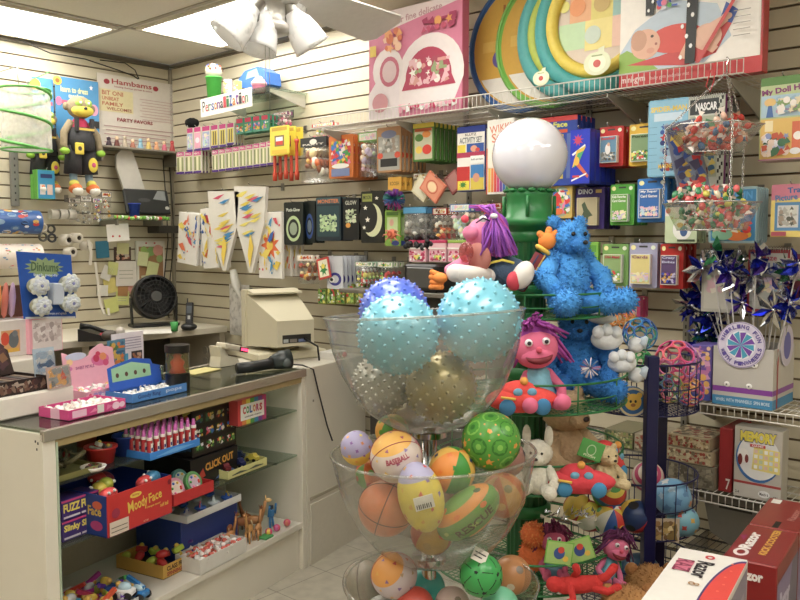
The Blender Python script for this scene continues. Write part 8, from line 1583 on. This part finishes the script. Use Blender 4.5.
# ================================================================== HANGING CANDY BASKETS
hk_ = D(727, 66, 2.72); b1 = D(713, 140, 2.72); t = E('hanging_basket_tier', Matrix.Translation(hk_) @ R3(0, 0, CAMR), 'two tier clear hanging basket on steel chains from the wire shelf', 'hanging basket')
R_i = Matrix.Rotation(math.radians(-CAMR), 3, 'Z'); g = lambda px, py, d=2.72: R_i @ (D(px, py, d)-hk_)
CB_ = clear('basket_plastic', 'ecece8', .12, .08, .08, 'd0d0cc')
def cbask(cx_, y0, y1, wt, wb):
    a0 = g(cx_, y0); b0 = g(cx_, y1); m = MB(); N = 6
    top_ = [(a0.x+wt*math.cos(2*PI*(i+.5)/N), a0.y+wt*math.sin(2*PI*(i+.5)/N), a0.z) for i in range(N)]; bot = [(b0.x+wb*math.cos(2*PI*(i+.5)/N), b0.y+wb*math.sin(2*PI*(i+.5)/N), b0.z) for i in range(N)]
    m.add(top_+bot, [(i, (i+1) % N, N+(i+1) % N, N+i) for i in range(N)]+[tuple(range(N, 2*N))], CB_); b = m.build('clear_basket', t)
    k = MB(); k.tube(top_, .0025, CHROME, 6, True); k.tube(bot, .0015, CHROME, 5, True); k.build('wire_rim', b); return top_, bot, a0, b0
tp1, bt1, a1, b1_ = cbask(714, 127, 153, .155, .085); tp2, bt2, a2_, b2_ = cbask(711, 203, 230, .155, .11)
def chain(P, Q):
    P = Vector(P); Q = Vector(Q); n = max(3, int((Q-P).length/.011)); m = MB()
    for i in range(n):
        c = P.lerp(Q, (i+.5)/n); d = (Q-P).normalized(); u = d.orthogonal().normalized(); w = d.cross(u); u2 = u if i % 2 else w
        m.tube([c+d*(.008*math.cos(2*PI*k/8))+u2*(.0035*math.sin(2*PI*k/8)) for k in range(8)], .0012, CHROME, 4, True)
    m.build('chain', t)
for i in (0, 2, 4): chain((0, 0, -.02), tp1[i]); chain(tp1[i], (Vector(tp1[i])+Vector(tp2[i]))*.5+Vector((0, 0, 0))); chain((Vector(tp1[i])+Vector(tp2[i]))*.5, tp2[i])
m = MB(); m.tube([(0, 0, -.02), (0, 0, .01), (.006, 0, .02), (0, .004, .03)], .003, CHROME, 6); m.build('top_hook', t)
Wl = Matrix.Translation(hk_) @ R3(0, 0, CAMR)
def candyheap(a0, b0, rad, n, pal, lab, grp, seed, h):
    q = random.Random(seed); protos = []
    for i in range(n):
        l = i/n; z = b0.z+.012+l*h; r = rad*(.55+.4*math.sqrt(l))*(1-.3*max(0, l-.8)*5) * math.sqrt(q.random()); an = q.uniform(0, 2*PI)
        Mx = Wl @ TR(a0.x+r*math.cos(an), a0.y+r*math.sin(an), z) @ R3(q.uniform(0, 360), q.uniform(0, 360), q.uniform(0, 360))
        if i < 6:
            m = MB(); c = M(pal[i % len(pal)], .25); m.sph((0, 0, 0), (.015, .008, .011), c, 8, 6); 
            for s in (-1, 1): m.add([(s*.012, -.003, 0), (s*.012, .003, 0), (s*.028, .012, .004), (s*.028, -.012, -.004)], [(0, 1, 2, 3)], M('f0e8e0' if i % 2 else pal[(i+1) % len(pal)], .2))
            o = top(m.build('wrapped_candy', None, Mx), lab, 'candy', grp); protos.append(o)
        else: dup(protos[i % 6], Mx, lab, grp)
candyheap(a1, b1_, .13, 64, ['d83c30', 'e85040', 'c83028', 'f0c8b0', '3878b0', 'e87858'], 'mostly red wrapped sweet in the upper hanging basket', 'sweets in the upper hanging basket', 21, .1)
candyheap(a2_, b2_, .14, 90, ['3c9060', 'd84848', 'd8d048', '2c7850', 'f0e0c0', 'e86868'], 'green, red or yellow wrapped sweet in the lower hanging basket', 'sweets in the lower hanging basket', 22, .13)
m = MB(); P = [D(716, 62, 2.7), D(714, 80, 2.69), D(710, 92, 2.69), D(706, 86, 2.69), D(711, 70, 2.7)]; m.tube(P, .0016, M('d82830', .5), 5); top(m.build('red_string', None), 'red string loop tied to the wire shelf above the baskets', 'string')
m = MB(); m.T = R3(0, 0, CAMR) @ R3(0, -14, 0); m.box(-.055, 0, -.15, .055, .01, .1, M('788098', .3), .002); a = Art(m, -.055, -.15, .11, .25); a.busy(.05, .05, .95, .95, 170, ['c83038', '3858a8', '8898b8', 'e0c040', '484870'], 26, .14)
top(m.build('comic_toy_pack', None, Matrix.Translation(D(686, 150, 2.86))), 'tilted pack in red and blue behind the upper hanging basket', 'toy pack')
# ================================================================== MONITOR BEHIND THE DOLL
p = wr(424, 292, .3); t = E('small_television', FR((p.x, -.33, p.z-.0)), 'small black television behind the turquoise balls', 'television')
m = MB(); m.box(-.1, 0, 0, .1, .24, .13, M('181818', .4), .01); m.build('housing', t); m = MB(); m.box(-.08, -.004, .02, .08, .002, .115, M('4c4c4a', .15), .003); m.build('screen', t)
z_ = p.z
m = MB(); m.box(-.5, 0, -.02, .45, .36, 0, M('6c665a', .5), .003); m.T = Matrix.Identity(4); top(m.build('wall_shelf', None, FR((p.x, -.365, z_))), 'grey shelf behind the ball stand carrying the small television', 'shelf')
m = MB(); m.box(-.35, .0, -.75, .4, .27, -.021, M('38342e', .6), .004); a = Art(m, -.35, -.6, .75, .5); a.busy(.02, .02, .98, .98, 180, ['d86030', '283030', 'e8b050', '805838', 'c8c0a8'], 40, .05); top(m.build('dark_toy_cartons', None, FR((p.x, -.3, z_))), 'dark printed cartons behind the ball stand', 'carton')
# ================================================================== CAMERA, WORLD, VIEW
cd = bpy.data.cameras.new('camera'); cam = bpy.data.objects.new('camera', cd); col.objects.link(cam); cd.sensor_width = 36; cd.lens = FPX/800*36; cd.clip_start = .05
cam.location = CAMP; cam.rotation_euler = (PI/2-PITCH, 0, YAW-PI/2); bpy.context.scene.camera = cam
wd = bpy.data.worlds.new('world'); bpy.context.scene.world = wd; wd.use_nodes = True; wd.node_tree.nodes['Background'].inputs[0].default_value = (.9, .88, .82, 1); wd.node_tree.nodes['Background'].inputs[1].default_value = .2
vs = bpy.context.scene.view_settings; vs.view_transform = 'Standard'; vs.look = 'None'; vs.gamma = 1; vs.exposure = .2; vs.use_curve_mapping = False
import collections
seen = collections.defaultdict(list)
for l, g_ in LAB: seen[l].append(g_)
for l, gs in seen.items():
    n = len(l.split())
    if n < 4 or n > 16: print('LABEL LEN', n, l)
    if len(gs) > 1 and (None in gs): print('LABEL DUP', l, gs[:3])
print('objects', len(bpy.data.objects), 'top', len(LAB))
